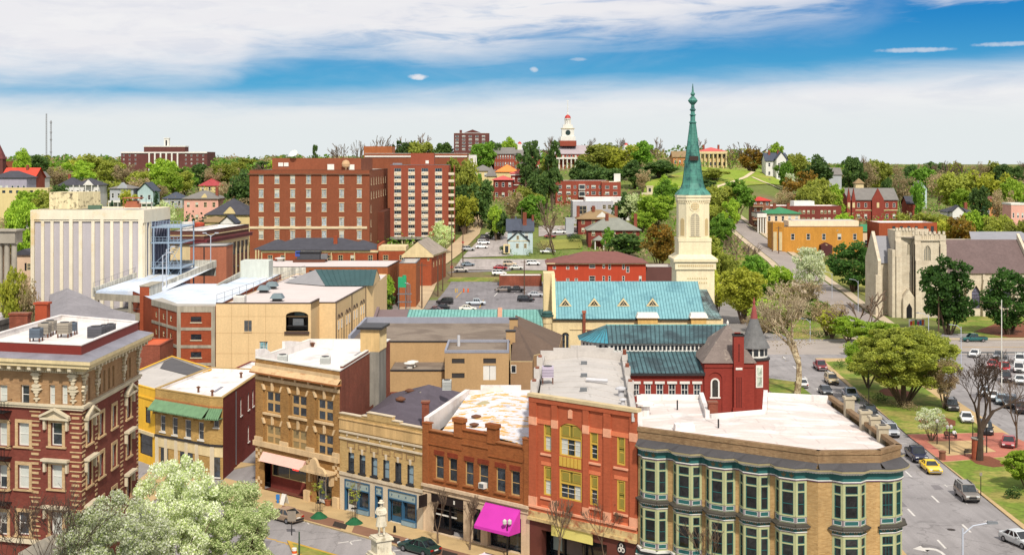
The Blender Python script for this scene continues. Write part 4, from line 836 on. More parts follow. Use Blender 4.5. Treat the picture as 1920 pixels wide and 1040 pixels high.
 u,z,w,h=op[0];m=MB();x0,x1=u-w/2,u+w/2;m.fbox(f,x0,x1,.15,3.2,-1.6,-1.5,MATS['glass dark']);m.fbox(f,x0,x1,.15,.2,-1.5,0,CONC);m.fbox(f,x0+.4,x0+1.5,1.,2.9,-1.5,-1.46,M('pale sign board',(0,0,0)));m.fbox(f,x0+2.1,x0+4.,.9,2.9,-1.5,-1.46,M('dim display',(110,100,96),.6));m.fbox(f,x0+4.4,x0+4.6,.2,3.2,-1.5,-1.3,DKMET);m.fbox(f,x0+1.8,x0+1.95,.2,3.2,-1.5,-1.3,DKMET);m.build('shopfront',t)
 u0,z0=f.uz(1036,999.6);u1,_=f.uz(1112.7,999.6);m=MB();m.fbox(f,u0,u1,2.95,4.,.1,.2,M('pale yellow sign board',(232,220,128),.6,.06,1.));m.build('sign_board',t)
 uc,zc=f.uz(1165.5,1027.5);m=MB();m.fprism(f,[(uc+.52*math.cos(k*.2618),zc+.62*math.sin(k*.2618))for k in range(24)],0.,.05,M('emblem black',(40,36,38),.5))
 for dx,dz in((0,.28),(-.2,-.12),(.2,-.12)):m.fprism(f,[(uc+dx+.2*math.cos(k*.5236),zc+dz+.24*math.sin(k*.5236))for k in range(12)],.05,.07,WHITE);m.fprism(f,[(uc+dx+.1*math.cos(k*.5236),zc+dz+.13*math.sin(k*.5236))for k in range(12)],.07,.08,M('emblem black',(0,0,0)))
 m.build('emblem',t)
orange()
# flatiron building with bay windows
def bays():
 pz=14.86;p=[at(1197.5,802,pz),at(1534,847,pz),at(1650,846,pz),at(1688,835,pz),at(1560,745,pz),at(1430,736,pz),at(1428,770,pz),at(1330,780,pz),at(1322,738,pz),at(1196,752,pz)]
 p[0]=(onL(1197)[0],onL(1197)[1]);p[-1]=(13.9,152.)
 p=[p[0],p[1],p[2],p[3],(34.,138.5),(27.2,140.5),(25.2,130.8),(19.5,128.5),(20.4,139.),(13.4,139.5)]
 f=Fr(p[0],p[1]);g=Fr(p[1],p[2]);h=Fr(p[2],p[3]);k=Fr(p[3],p[4])
 t=thing('bay_window_building','ochre brick flatiron building with teal bay windows and white roof','building',(*centre(p[:5]),0),lm='the bay window building')
 TEAL=M('teal paint',(44,100,98),.55,.08,1.);SAGE=M('sage green paint',(178,182,138),.6,.07,1.);PURP=M('plum line paint',(104,58,104),.6);RUST=M('stencil brown',(110,96,66),.7);SK=M('slate grey skirt roof',(80,78,80),.8,.15,.4)
 a=MB();
 for i in range(len(p)):
  fr=Fr(p[i],p[(i+1)%len(p)]);wall(a,fr,-.3,pz,BBAY if i<4 else CONC if i in(4,5,6,7,8)else BSIDE)
 a.build('wall',t)
 b=MB()
 for fr in(f,g,h,k):b.fbox(fr,-.1,fr.L+.1,pz-.25,pz+.12,-.42,.1,BOLD);b.fbox(fr,-.02,fr.L+.02,13.6,pz-.25,0.,.03,BOLD)
 b.build('parapet',t)
 PNK=M('white roof with pink silt',(234,228,224),.75,.08,.3,c2=(220,206,199),f2=.52,sc2=.45,sv=(.45,1.4,1.),fine=.08,seam=1.6)
 m=MB();ins=inset(p,.42);zc=14.25;rid=[]
 m.poly([(x,y,zc-.1)for x,y in ins],PNK)
 fc=[(ins[0][0],ins[0][1]),(ins[1][0],ins[1][1]),(ins[2][0],ins[2][1]),(24.5,133.)]
 m.faces([(*ins[0],zc-.05),(*ins[1],zc-.05),(*ins[2],zc-.05),(*ins[4],zc-.05),(*ins[5],zc+.35),(*ins[6],zc+.3),(*ins[7],zc+.3),(*ins[8],zc+.3),(*ins[9],zc-.05),(20.5,122.,zc+.35),(28.,125.,zc+.1)],[(0,1,9),(1,2,10,9),(2,3,10),(3,4,5,10),(5,6,9,10),(6,7,9),(7,8,0),(7,0,9)],PNK)
 for i in range(4,len(p)):fr=Fr(p[i],p[(i+1)%len(p)]);m.fbox(fr,0,fr.L,zc-.3,pz+(.35 if i in(5,7)else.1),-.4,.03,RWHITE)
 m.build('roof',t)
 bu=[(f.uz(x,870)[0])for x in(1226,1289,1351,1415,1483)]
 def bayline(fr,us,hw,dp,d0,e0=0.,e1=None):
  pts=[(e0,d0)]
  for u in us:pts+=[(u-hw-dp,d0),(u-hw,d0+dp),(u+hw,d0+dp),(u+hw+dp,d0)]
  pts.append((fr.L if e1 is None else e1,d0));return pts
 lines=[(f,bu,.72,.72),(g,[g.uz(1592,870)[0]],.74,.72)]
 def arc(fr,n=6,d0=.0,R_=.85):return[(fr.L*i/n,d0+R_*math.sin(math.pi*i/n)**.6)for i in range(n+1)]
 def paths(d0):
  out=[]
  for fr,us,hw,dp in lines:out.append((fr,bayline(fr,us,hw,dp,d0)))
  out.append((h,[(u,d)for u,d in arc(h,8,d0)]));out.append((k,[(0,d0),(2.5,d0),(3.2,d0+.7),(5.,d0+.7),(5.7,d0),(k.L,d0)]));return out
 def band(mb,d_in,d_out,z0,z1,mat,off=0.):
  allp=[]
  for fr,pl in paths(0):allp+=[fr.P(u,0,d)[:2]for u,d in pl]
  q=[];
  for a_ in allp:
   if not q or(V2(a_)-V2(q[-1])).length>.02:q.append(a_)
  def offs(d):
   r=[]
   for i in range(len(q)):
    e1=(V2(q[i])-V2(q[i-1])).normalized()if i else None;e2=(V2(q[i+1])-V2(q[i])).normalized()if i<len(q)-1 else None
    n1=Vector((e1.y,-e1.x))if e1 else None;n2=Vector((e2.y,-e2.x))if e2 else None;nn=(n1+n2)/max(.4,(n1+n2).dot(n1))if e1 and e2 else(n1 or n2)
    w_=V2(q[i])+nn*d;r.append((w_.x,w_.y))
   return r
  A,B=offs(d_in),offs(d_out)
  for i in range(len(q)-1):mb.hexa([(*B[i],z0),(*B[i+1],z0),(*A[i+1],z0),(*A[i],z0),(*B[i],z1),(*B[i+1],z1),(*A[i+1],z1),(*A[i],z1)],mat)
  return A,B
 c=MB();band(c,-.3,.05,12.3,13.05,TEAL);band(c,.05,.09,12.3,12.38,PURP);band(c,-.2,.12,12.38,12.46,WHITE);c.build('frieze',t)
 c=MB();band(c,-.2,.2,13.05,13.16,WHITE);band(c,-.2,.42,13.16,13.28,WHITE);A,B=band(c,-.2,.6,13.28,13.42,M('khaki gutter',(160,148,112),.7))
 for fr,pl in paths(.2):
  for(u0,d0),(u1,d1)in zip(pl,pl[1:]):
   n=max(1,int(math.hypot(u1-u0,d1-d0)/.22))
   for i in range(n):
    q=(i+.5)/n;x,y,_=fr.P(u0+(u1-u0)*q,0,d0+(d1-d0)*q);c.box(x-.05,x+.05,y-.05,y+.05,13.04,13.15,WHITE)
 c.build('cornice',t)
 c=MB();A,B=[],[]
 band(c,-.0,.55,13.42,13.44,SK)
 for fr,pl in paths(.55):
  for(u0,d0),(u1,d1)in zip(pl,pl[1:]):c.poly([fr.P(u0,13.45,d0),fr.P(u1,13.45,d1),fr.P(u1,13.9,.04),fr.P(u0,13.9,.04)],SK)
 c.build('skirt_roof',t)
 GB=GL('bay glass',(30,30,30),.05,.45)
 def bay(fr,u,hw,dp,faces=None):
  pl=faces or[(u-hw-dp,0),(u-hw,dp),(u+hw,dp),(u+hw+dp,0)]
  for z0,z1 in((8.5,12.3),(3.95,7.75)):
   m=MB();gl=[]
   for(u0,d0),(u1,d1)in zip(pl,pl[1:]):
    q=Fr(fr.P(u0,0,d0),fr.P(u1,0,d1));L=q.L;zs=z0+.75;tr=z0+(z1-z0)*.74
    m.fbox(q,0,L,z0+.1,zs-.1,-.12,0,TEAL);m.fbox(q,0,L,zs-.1,zs+.02,-.12,.08,SAGE);m.fbox(q,0,L,z0,z0+.1,-.12,.05,SAGE)
    for x0,x1,zz0,zz1 in((.12,L-.12,z0+.16,z0+.2),(.12,L-.12,zs-.2,zs-.16),(.12,.16,z0+.2,zs-.2),(L-.16,L-.12,z0+.2,zs-.2)):m.fbox(q,x0,x1,zz0,zz1,0,.03,WHITE)
    m.fbox(q,0,.1,z0+.1,zs-.1,0.,.04,M('mauve grey',(150,138,140),.7));m.fbox(q,L-.1,L,z0+.1,zs-.1,0.,.04,M('mauve grey',(0,0,0)))
    m.fbox(q,0,.2,zs,z1,-.12,.03,SAGE);m.fbox(q,L-.2,L,zs,z1,-.12,.03,SAGE);m.fbox(q,.2,L-.2,z1-.22,z1,-.12,.02,SAGE);m.fbox(q,.2,L-.2,tr-.06,tr+.06,-.12,.02,SAGE)
    for zz0,zz1 in((zs+.02,tr-.06),(tr+.06,z1-.22)):
     for x0,x1 in((.2,.26),(L-.26,L-.2)):m.fbox(q,x0,x1,zz0,zz1,-.12,-.01,TEAL)
     m.fbox(q,.26,L-.26,zz0,zz0+.06,-.12,-.01,TEAL);m.fbox(q,.26,L-.26,zz1-.06,zz1,-.12,-.01,TEAL)
    zm=(zs+tr)/2-.05;m.fbox(q,.26,L-.26,zm-.03,zm+.03,-.12,-.02,TEAL)
    if fr is h:
     for xx in(.4,.6):m.fbox(q,L*xx-.02,L*xx+.02,zs,z1-.22,-.1,-.03,TEAL)
    e=MB();e.fbox(q,.2,L-.2,zs,z1-.2,-.1,-.06,GB)
    zf=zs+.05
    gl.append(e)
   o=m.build('bay_window',t)
   for e in gl:e.build('pane',o)
   if z0>5:
    m=MB();outl=[fr.P(a_,0,b_)for a_,b_ in pl]
    for(u0,d0),(u1,d1)in zip(pl,pl[1:]):
     q=Fr(fr.P(u0,0,d0),fr.P(u1,0,d1));L=q.L;m.fbox(q,-.1,L+.1,7.75,8.2,-.12,.02,TEAL);m.fbox(q,-.02,L+.02,7.75,7.8,.02,.05,PURP);m.fbox(q,-.03,L+.03,7.8,7.87,.0,.08,WHITE);m.fbox(q,-.12,L+.12,8.2,8.3,-.1,.25,WHITE)
     m.fbox(q,-.2,L+.2,8.3,8.42,-.2,.42,M('weathered bay roof',(74,70,62),.8));m.faces([q.P(-.15,8.43,.42),q.P(L+.15,8.43,.42),q.P(L,8.6,.02),q.P(0,8.6,.02)],[(0,1,2,3)],M('weathered bay roof',(0,0,0)))
     n=max(2,int(L/.2))
     for i in range(n):x=(i+.5)*L/n;m.fbox(q,x-.04,x+.04,8.12,8.2,.02,.14,WHITE)
     for i in range(2):x=L*(i+.5)/2;m.fprism(q,[(x-.22,8.12),(x-.12,7.95),(x+.12,7.95),(x+.22,8.12),(x,8.03)],.02,.04,RUST)
    m.build('bay_cornice',t)
   else:
    m=MB()
    for(u0,d0),(u1,d1)in zip(pl,pl[1:]):q=Fr(fr.P(u0,0,d0),fr.P(u1,0,d1));m.fbox(q,-.15,q.L+.15,3.75,3.95,-.1,.3,WHITE);m.fbox(q,-.2,q.L+.2,3.6,3.75,-.1,.4,DKMET)
    m.build('bay_cornice',t)
 for fr,us,hw,dp in lines:
  for u in us:bay(fr,u,hw,dp)
 bay(h,h.L/2,0,0,[(u,d)for u,d in arc(h,3,.0,.85)]);bay(k,4.1,.9,.7)
 s=MB()
 for fr in(f,g,h,k):
  s.fbox(fr,0,fr.L,3.3,3.6,0,.5,TEAL);s.fbox(fr,0,fr.L,3.2,3.3,0,.6,WHITE)
  n=max(1,int(fr.L/2.4))
  for i in range(n):x0=fr.L*i/n;s.fbox(fr,x0+.2,x0+fr.L/n-.2,.5,3.1,.0,.06,MATS['glass dark']);s.fbox(fr,x0-.1,x0+.15,0,3.2,0,.2,SAGE)
 s.build('shopfront',t)
 for fr,us in((f,bu),):
  s=MB()
  for u in us:
   for e in(-.36,.36):s.fprism(fr,[(u+e-.25,12.9),(u+e-.12,12.6),(u+e+.12,12.6),(u+e+.25,12.9),(u+e,12.72)],.77,.79,RUST);s.fbox(fr,u+e-.05,u+e+.05,12.55,12.95,.77,.785,RUST)
  s.split('stencil_ornament',t)
 CH=M('weathered stack',(186,174,150),.9,.15,1.)
 for i,(px,py)in enumerate(((1592,767),(1622,792),(1640,800),(1655,815))):
  x,y=at(px,py+10,14.3);m=MB();m.box(x-.45,x+.45,y-.4,y+.4,13.9,15.9-.15*i,CH);m.box(x-.58,x+.58,y-.52,y+.52,15.9-.15*i,16.15-.15*i,CH);m.box(x-.3,x+.3,y-.25,y+.25,16.15-.15*i,16.18-.15*i,BLACK);m.build('chimney',t)
 x,y=at(1336,778,14.6);m=MB();m.box(x-.45,x+.45,y-.45,y+.45,13.5,15.8,BSIDE);m.box(x-.5,x+.5,y-.5,y+.5,15.8,16,BSIDE);m.build('chimney',t)
 x,y=at(1283,806,14.4);m=MB();m.hexa([(x-1,y-.8,14),(x+1,y-.8,14),(x+1,y+.8,14),(x-1,y+.8,14),(x-.9,y-.7,15),(x+.9,y-.7,15),(x+.9,y+.7,15),(x-.9,y+.7,15)],RWHITE);m.build('roof_hatch',t)
 x,y=at(1209,775,14.4);roof_vent(x,y,14.2,1.5,.5,'big white hooded vent beside the orange building',RWHITE)
 for px,py,lb in((1347,805,'thin dark pipe on the pink streaked roof near the hatch'),(1270,768,'thin dark pipe at the back left of the pink streaked roof')):x,y=at(px,py,14.4);roof_vent(x,y,14.2,1.2,.08,lb,DKMET,False)
bays()
# middle distance
BEIGE=M('beige render',(232,200,150),.85,.06,.25,.08);TAN=M('tan render',(188,154,110),.85,.08,.3,.07);BRED=BR('orange red brick wall',(176,84,52),(158,72,44),(150,92,66),.16,.12);BHOT=BR('brown hotel brick',(152,84,56),(136,72,48),(140,92,70),.12,.06)
BAPT=BR('red apartment brick',(164,86,64),(150,76,56),(146,84,66),.12,.08);BFLAT=BR('orange brown brick',(176,100,58),(160,88,50),(156,106,72),.14,.1);SHING=M('dark slate shingles',(74,74,82),.9,.16,.5,fine=.15);SHBR=M('brown shingles',(128,84,78),.9,.12,.5,fine=.15);SHGR=M('grey green shingles',(140,142,132),.9,.14,.5,fine=.15)
SHTAN=M('tan shingles',(150,126,92),.9,.14,.5,fine=.15);SHLG=M('grey shingles',(128,124,120),.9,.14,.5,fine=.15);STUC=M('cream stucco',(236,214,166),.85,.09,.35,.15)
COPPER=M('turquoise copper roof',(128,180,188),.65,.10,.35,.18,fine=.12,c2=(106,156,168),f2=.40,sc2=.25);COPD=M('dark teal copper roof',(82,114,120),.6,.2,.3,.25,fine=.12,c2=(66,86,92),f2=.47,sc2=.3);COPG=M('green copper roof',(126,182,174),.65,.14,.4,.25,fine=.12);PATINA=M('verdigris spire',(84,148,134),.6,.2,.4,.3,c2=(58,106,104),f2=.44,sc2=.8)
def box3(mb,p,z0,z1,m):mb.prism(p,z0,z1,m)
SEAM={'turquoise copper roof':M('seam shadow line',(86,136,146),.7,.1,1.),'green copper roof':M('weathered green seam',(74,126,120),.7,.1,1.),'dark teal copper roof':M('dark seam',(46,66,72),.7,.1,1.)}  # darker seam colours paint in the shadow line of each standing seam
def seam_roof(mb,a,b,c,d,mat,step=.7,h=.09,w=.05):
 """four-cornered roof slope a-b (eave) d-c (ridge), with standing seams"""
 a,b,c,d=map(Vector,(a,b,c,d));mb.poly([a,b,c,d],mat);sm=SEAM.get(mat.name,mat);n=max(1,int((b-a).length/step));nr=(b-a).cross(d-a).normalized()*h;e=(b-a).normalized()*w
 for i in range(n+1):
  t=i/n;p=a.lerp(b,t);q=d.lerp(c,t);mb.faces([p-e,p+e,q+e,q-e,p-e+nr,p+e+nr,q+e+nr,q-e+nr],[(4,5,6,7),(0,4,7,3),(1,2,6,5),(0,1,5,4)],sm)
STYF(small=dict(f=CREAM,g=(1,2),t=.1,bl=(0,0,.5),sill=None),teal=dict(f=WHITE,g=(2,2),t=.1,gl=GL('aqua glass',(108,150,158)),bl=(0,)),hot=dict(f=M('cream sash',(222,210,176),.6),g=(3,4),t=.12,mu=.10,bl=(0,0,0,.4),gl=GL('hotel glass',(104,122,140)),sill=M('pale lintel',(226,206,170),.8)),apt=dict(f=M('aluminium frame',(170,168,160),.5),g=(3,1),t=.09,mu=.07,bl=(0,0,.3)),hs=dict(f=WHITE,g=(1,2),t=.11,mu=.07,bl=(0,0,.5)),hsd=dict(f=CREAM,g=(2,2),t=.12,mu=.08,bl=(0,0,.5)))
# parking deck
def deck():
 z=15.1;A,B,C=at(284.8,561.5,z),at(332.5,574,z),at(403,574,z)
 t=thing('parking_deck','red brick and concrete parking deck with pale blue top level','parking deck',(-62,245,0),lm='the brick parking deck')
 DK=M('pale blue deck coating',(220,226,234),.7,.08,.2,c2=(196,210,230),f2=.46,sc2=.12);CW=M('stained concrete',(184,176,158),.9,.2,.5,.3);D=[(-72,247),A,B,C,(-47.5,225),(-45,284),(-57.5,284),(-57.5,262),(-66,256)]
 a=MB();f,g=Fr(A,B),Fr(B,C);W1=[(f.L*x,zz,.8,1.)for x in(.18,.47,.75)for zz in(12.2,9.2,6.2)];W2=[(g.L*.5,zz,1.8,.95)for zz in(12.4,9.4,6.4)]
 wall(a,f,-.2,z,BRED,W1,.15);wall(a,g,-.2,z,BRED,W2,.15)
 h=Fr((-72,247),A);wall(a,h,-.2,z,BRED);wall(a,Fr(C,(C[0]+.3,284)),-.2,z,BRED);a.build('wall',t);windows(t,f,W1,'small',.15);windows(t,g,W2,'darks',.15)
 b=MB()
 for fr,us in((f,(.3,.61)),(g,())):
  b.fbox(fr,0,fr.L,14.1,z,-.05,.1,CW)
  for zz in(11.,8.,5.):b.fbox(fr,0,fr.L,zz,zz+.5,-.05,.08,CW)
  for u in us:b.fbox(fr,u*fr.L-.13,u*fr.L+.13,0,14.1,-.05,.06,CW)
 for u in(.25,g.L-.3):b.fbox(g,u-.3,u+.35,0,z+.02,-.05,.12,CW)
 b.build('concrete_frame',t)
 k=MB();k.poly([(x,y,z+.01)for x,y in((-72,247.4),(A[0],A[1]+.2),(B[0],B[1]+.2),(C[0],C[1]+.2),(C[0],284),(-57.5,284),(-57.5,262),(-66,262),(-72,262))],DK)
 pf=M('bare deck concrete',(176,170,160),.9,.2,.3);k.poly([(A[0],A[1]+.2,z+.02),(B[0],B[1]+.2,z+.02),(C[0],C[1]+.2,z+.02),(C[0],C[1]+3.5,z+.02),(B[0]-1,B[1]+4,z+.02),(A[0]+1,A[1]+3,z+.02)],pf)
 k.hexa([(-79.5,247.5,14.2),(-66,247.5,14.2),(-66,247.7,14.2),(-79.5,247.7,14.2),(-79.,247.5,z),(-66,247.5,z),(-66,264,z+.03),(-72,264,z+.03)],DK)
 k.faces([(-79.3,247.5,z),(-66,247.5,z),(-64,281,17.),(-73.5,281,17.)],[(0,1,2,3)],DK);k.build('top_deck',t)
 LN=M('bay line paint',(236,226,196),.8);l=MB()
 for i in range(6):x=-56+1.9*i;l.faces([(x,268,z+.03),(x+.15,268,z+.03),(x+.15+.8,282,z+.03),(x+.8,282,z+.03)],[(0,1,2,3)],LN)
 for i in range(4):x=-76+2.6*i;l.faces([(x,262,15.96),(x+.15,262,15.96),(x+.9,276,16.82),(x+.75,276,16.82)],[(0,1,2,3)],LN)
 l.build('bay_lines',t)
 c=MB();WP=M('stained white parapet',(226,222,208),.85,.15,.4,.5)
 c.faces([(-79.6,247.4,14.9),(-73.8,281,16.9),(-73.8,281,18.3),(-79.6,247.4,15.5)],[(0,1,2,3),(3,2,1,0)],WP);c.hexa([(-79.8,247.4,14),(-79.5,247.4,14),(-73.6,281,15.9),(-73.9,281,15.9),(-79.8,247.4,15.7),(-79.5,247.4,15.7),(-73.6,281,18.4),(-73.9,281,18.4)],WP)
 c.box(-73.8,-64,281,281.4,15,18.4,WP);c.hexa([(-68.4,254,14.9),(-68,254,14.9),(-63.8,281,16.9),(-64.2,281,16.9),(-68.4,254,16.1),(-68,254,16.1),(-63.8,281,18.4),(-64.2,281,18.4)],WP)
 c.box(-57.4,-45,283.8,284.2,14,16.6,WP);c.hexa([(-58.6,258,14.9),(-58.3,258,14.9),(-57.3,284,14.9),(-57.6,284,14.9),(-58.6,258,15.4),(-58.3,258,15.4),(-57.3,284,16.6),(-57.6,284,16.6)],WP)
 c.build('parapet',t)
 s=MB();s.box(-57.6,-51.6,276,281,z,18.6,M('pale green white stair house',(214,220,212),.8,.08,.5,.15));s.build('stair_house',t)
 e=MB();x0,y0=at(262.6,537,16.8);e.box(x0,x0+1.7,y0-.2,y0+8,0,16.8,BRED);e.box(x0+1.7,x0+1.9,y0,y0+8,14,16.8,WP);e.box(x0-.1,x0+2.,y0-.3,y0+8.1,16.8,17.,CW);e.build('stair_tower',t)
 q=Fr(at(177.5,549,14.9),(x0,y0+2));o=MB();us=[0,.35,q.L*.72,q.L-.1]
 holes=[(q.L*.38,zz,q.L*.64,2.)for zz in(11.6,8.2,4.8)]+[(q.L*.86,zz,q.L*.2,2.)for zz in(11.6,8.2,4.8)]
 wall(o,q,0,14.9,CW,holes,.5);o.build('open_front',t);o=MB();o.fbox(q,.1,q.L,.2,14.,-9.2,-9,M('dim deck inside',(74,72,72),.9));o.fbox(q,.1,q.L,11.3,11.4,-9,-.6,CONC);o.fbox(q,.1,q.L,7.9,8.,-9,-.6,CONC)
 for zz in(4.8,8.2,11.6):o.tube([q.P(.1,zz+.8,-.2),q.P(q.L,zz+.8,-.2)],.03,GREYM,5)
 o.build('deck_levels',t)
 fn=MB()
 for fr,d in((Fr((C[0]+.1,C[1]+1),(-45.2,284)),0),):
  n=14
  for i in range(n+1):u=fr.L*i/n;fn.tube([fr.P(u,z,0),fr.P(u,z+1.9,0)],.035,GREYM,5)
  for zz in(z+1.9,z+1.,z+.2):fn.tube([fr.P(0,zz,0),fr.P(fr.L,zz,0)],.03,GREYM,5)
 fr=Fr((-79.6,247.4),(-73.8,281));
 for i in range(15):u=fr.L*i/14;zz=15.6+2.8*i/14;fn.tube([fr.P(u,zz,0),fr.P(u,zz+1.1,0)],.03,GREYM,5)
 fn.tube([fr.P(0,16.7,0),fr.P(fr.L,19.5,0)],.03,GREYM,5);fn.build('railing',t)
 return z
deck()
# white windowless block
def telco():
 z1=29.8;p=[(-97.9,265),(-75.1,265),(-74.6,283),(-97.4,283)]
 t=thing('windowless_block','tall windowless block of lavender panels between cream fins','building',(-86,274,0),lm='the windowless white block')
 CF=M('cream concrete fins',(238,228,204),.85,.07,.4,.08,c2=(230,204,152),f2=.36,sc2=.2);LV=M('lavender grey panels',(190,184,188),.8,.05,.3,.05);LV2=M('shaded blue grey panels',(132,136,158),.8,.06,.3,.1)  # right face tone: blue grey panels with the stair's shade put into the colour
 a=MB();fr=[Fr(p[i],p[(i+1)%4])for i in range(4)]
 for i,f in enumerate(fr):a.poly([f.P(0,-.3),f.P(f.L,-.3),f.P(f.L,z1),f.P(0,z1)],LV if i!=1 else LV2)
 a.build('wall',t);f=fr[0];b=MB()
 for x0,x1,d in((59,65.5,.5),(77.8,83.5,.3),(95.5,101,.3),(113,119,.3),(131,137.5,.5),(148.5,154.5,.3),(172,178,.3),(189.5,195.5,.5),(207.5,213,.3),(225.5,231,.3),(243,249,.3),(260.5,269,.5)):
  b.fbox(f,f.uz(x0,400)[0],f.uz(x1,400)[0],0,z1-1.9,-.02,d,CF)
 b.fbox(f,0,f.L,z1-1.9,z1,-.02,.52,CF);b.fbox(f,0,f.L,z1-2.3,z1-1.9,-.02,.32,CF);g=fr[1];b.fbox(g,-.5,g.L,z1-2.6,z1,-.02,.3,CF)
 for u in(0,1.2,3.4,4.4,7,9,11,13,15,17.3):b.fbox(g,u,u+.55,0,z1-2.6,-.02,.28,LV2 if u>4.5 else CF)
 b.build('fins',t);c=MB();c.poly([(x,y,z1-.3)for x,y in p],RGREY);ring(c,p,z1-.3,z1+.05,-.3,0,CF);c.build('roof',t)
 q=[(-96.,270),(-90.,270),(-87.6,277),(-96,277)];d=MB();ST=M('blotched cream penthouse',(236,222,178),.85,.1,.5,.2,c2=(110,98,76),f2=.42,sc2=1.1);d.prism(q,z1,33.3,ST);d.build('penthouse',t)
 e=MB();RU=M('rusty frame',(172,104,76),.8,.2,.8)
 e.box(-81.6,-78.6,274,276,30,30.8,RU);e.box(-81.3,-79.,274.2,275.8,30.8,31.4,RU);e.box(-81.9,-78.2,273.6,276.5,31.9,32.1,RU)
 for x in(-81.8,-78.3,-77.,-75.9):e.box(x-.05,x+.05,273.8,273.9,29.8,32,RU if x<-78 else GREYM)
 e.build('cooling_unit',t);e=MB();e.box(-88,-85.4,270,271,29.8,30.6,M('green tank',(86,110,90),.7));e.build('tank',t)
 BS=M('pale blue steel',(148,168,188),.5,.1,1.);s=MB()
 for z0 in(12.4,17.6,22.8,26.):
  s.box(-74.4,-68.,268,279,z0,z0+.25,BS)
  for k in range(9):s.box(-74.2+.75*k,-74.14+.75*k,267.95,268.02,z0+.25,z0+1.4,BS)
  s.box(-74.4,-68,267.95,268.03,z0+1.35,z0+1.42,BS);s.box(-74.4,-68,267.95,268.03,z0+.8,z0+.85,BS)
 for x in(-68.2,-70.8,-73.8):
  for y in(268.1,278.8):s.box(x-.12,x+.12,y-.12,y+.12,0,26 if x<-70.5 else 27,BS)
 for z0 in(12.6,17.8):
  for k in range(12):s.box(-73.8+.42*k,-73.4+.42*k,270,272,z0+.43*k,z0+.43*k+.1,BS)
  s.tube([(-73.8,269.9,z0+1),(-68.8,269.9,z0+6)],.06,BS,5);s.tube([(-70.8,268,z0),(-68.2,268,z0+5)],.05,BS,5);s.tube([(-68.2,268,z0),(-70.8,268,z0+5)],.05,BS,5)
 s.build('stair_tower',t)
telco()
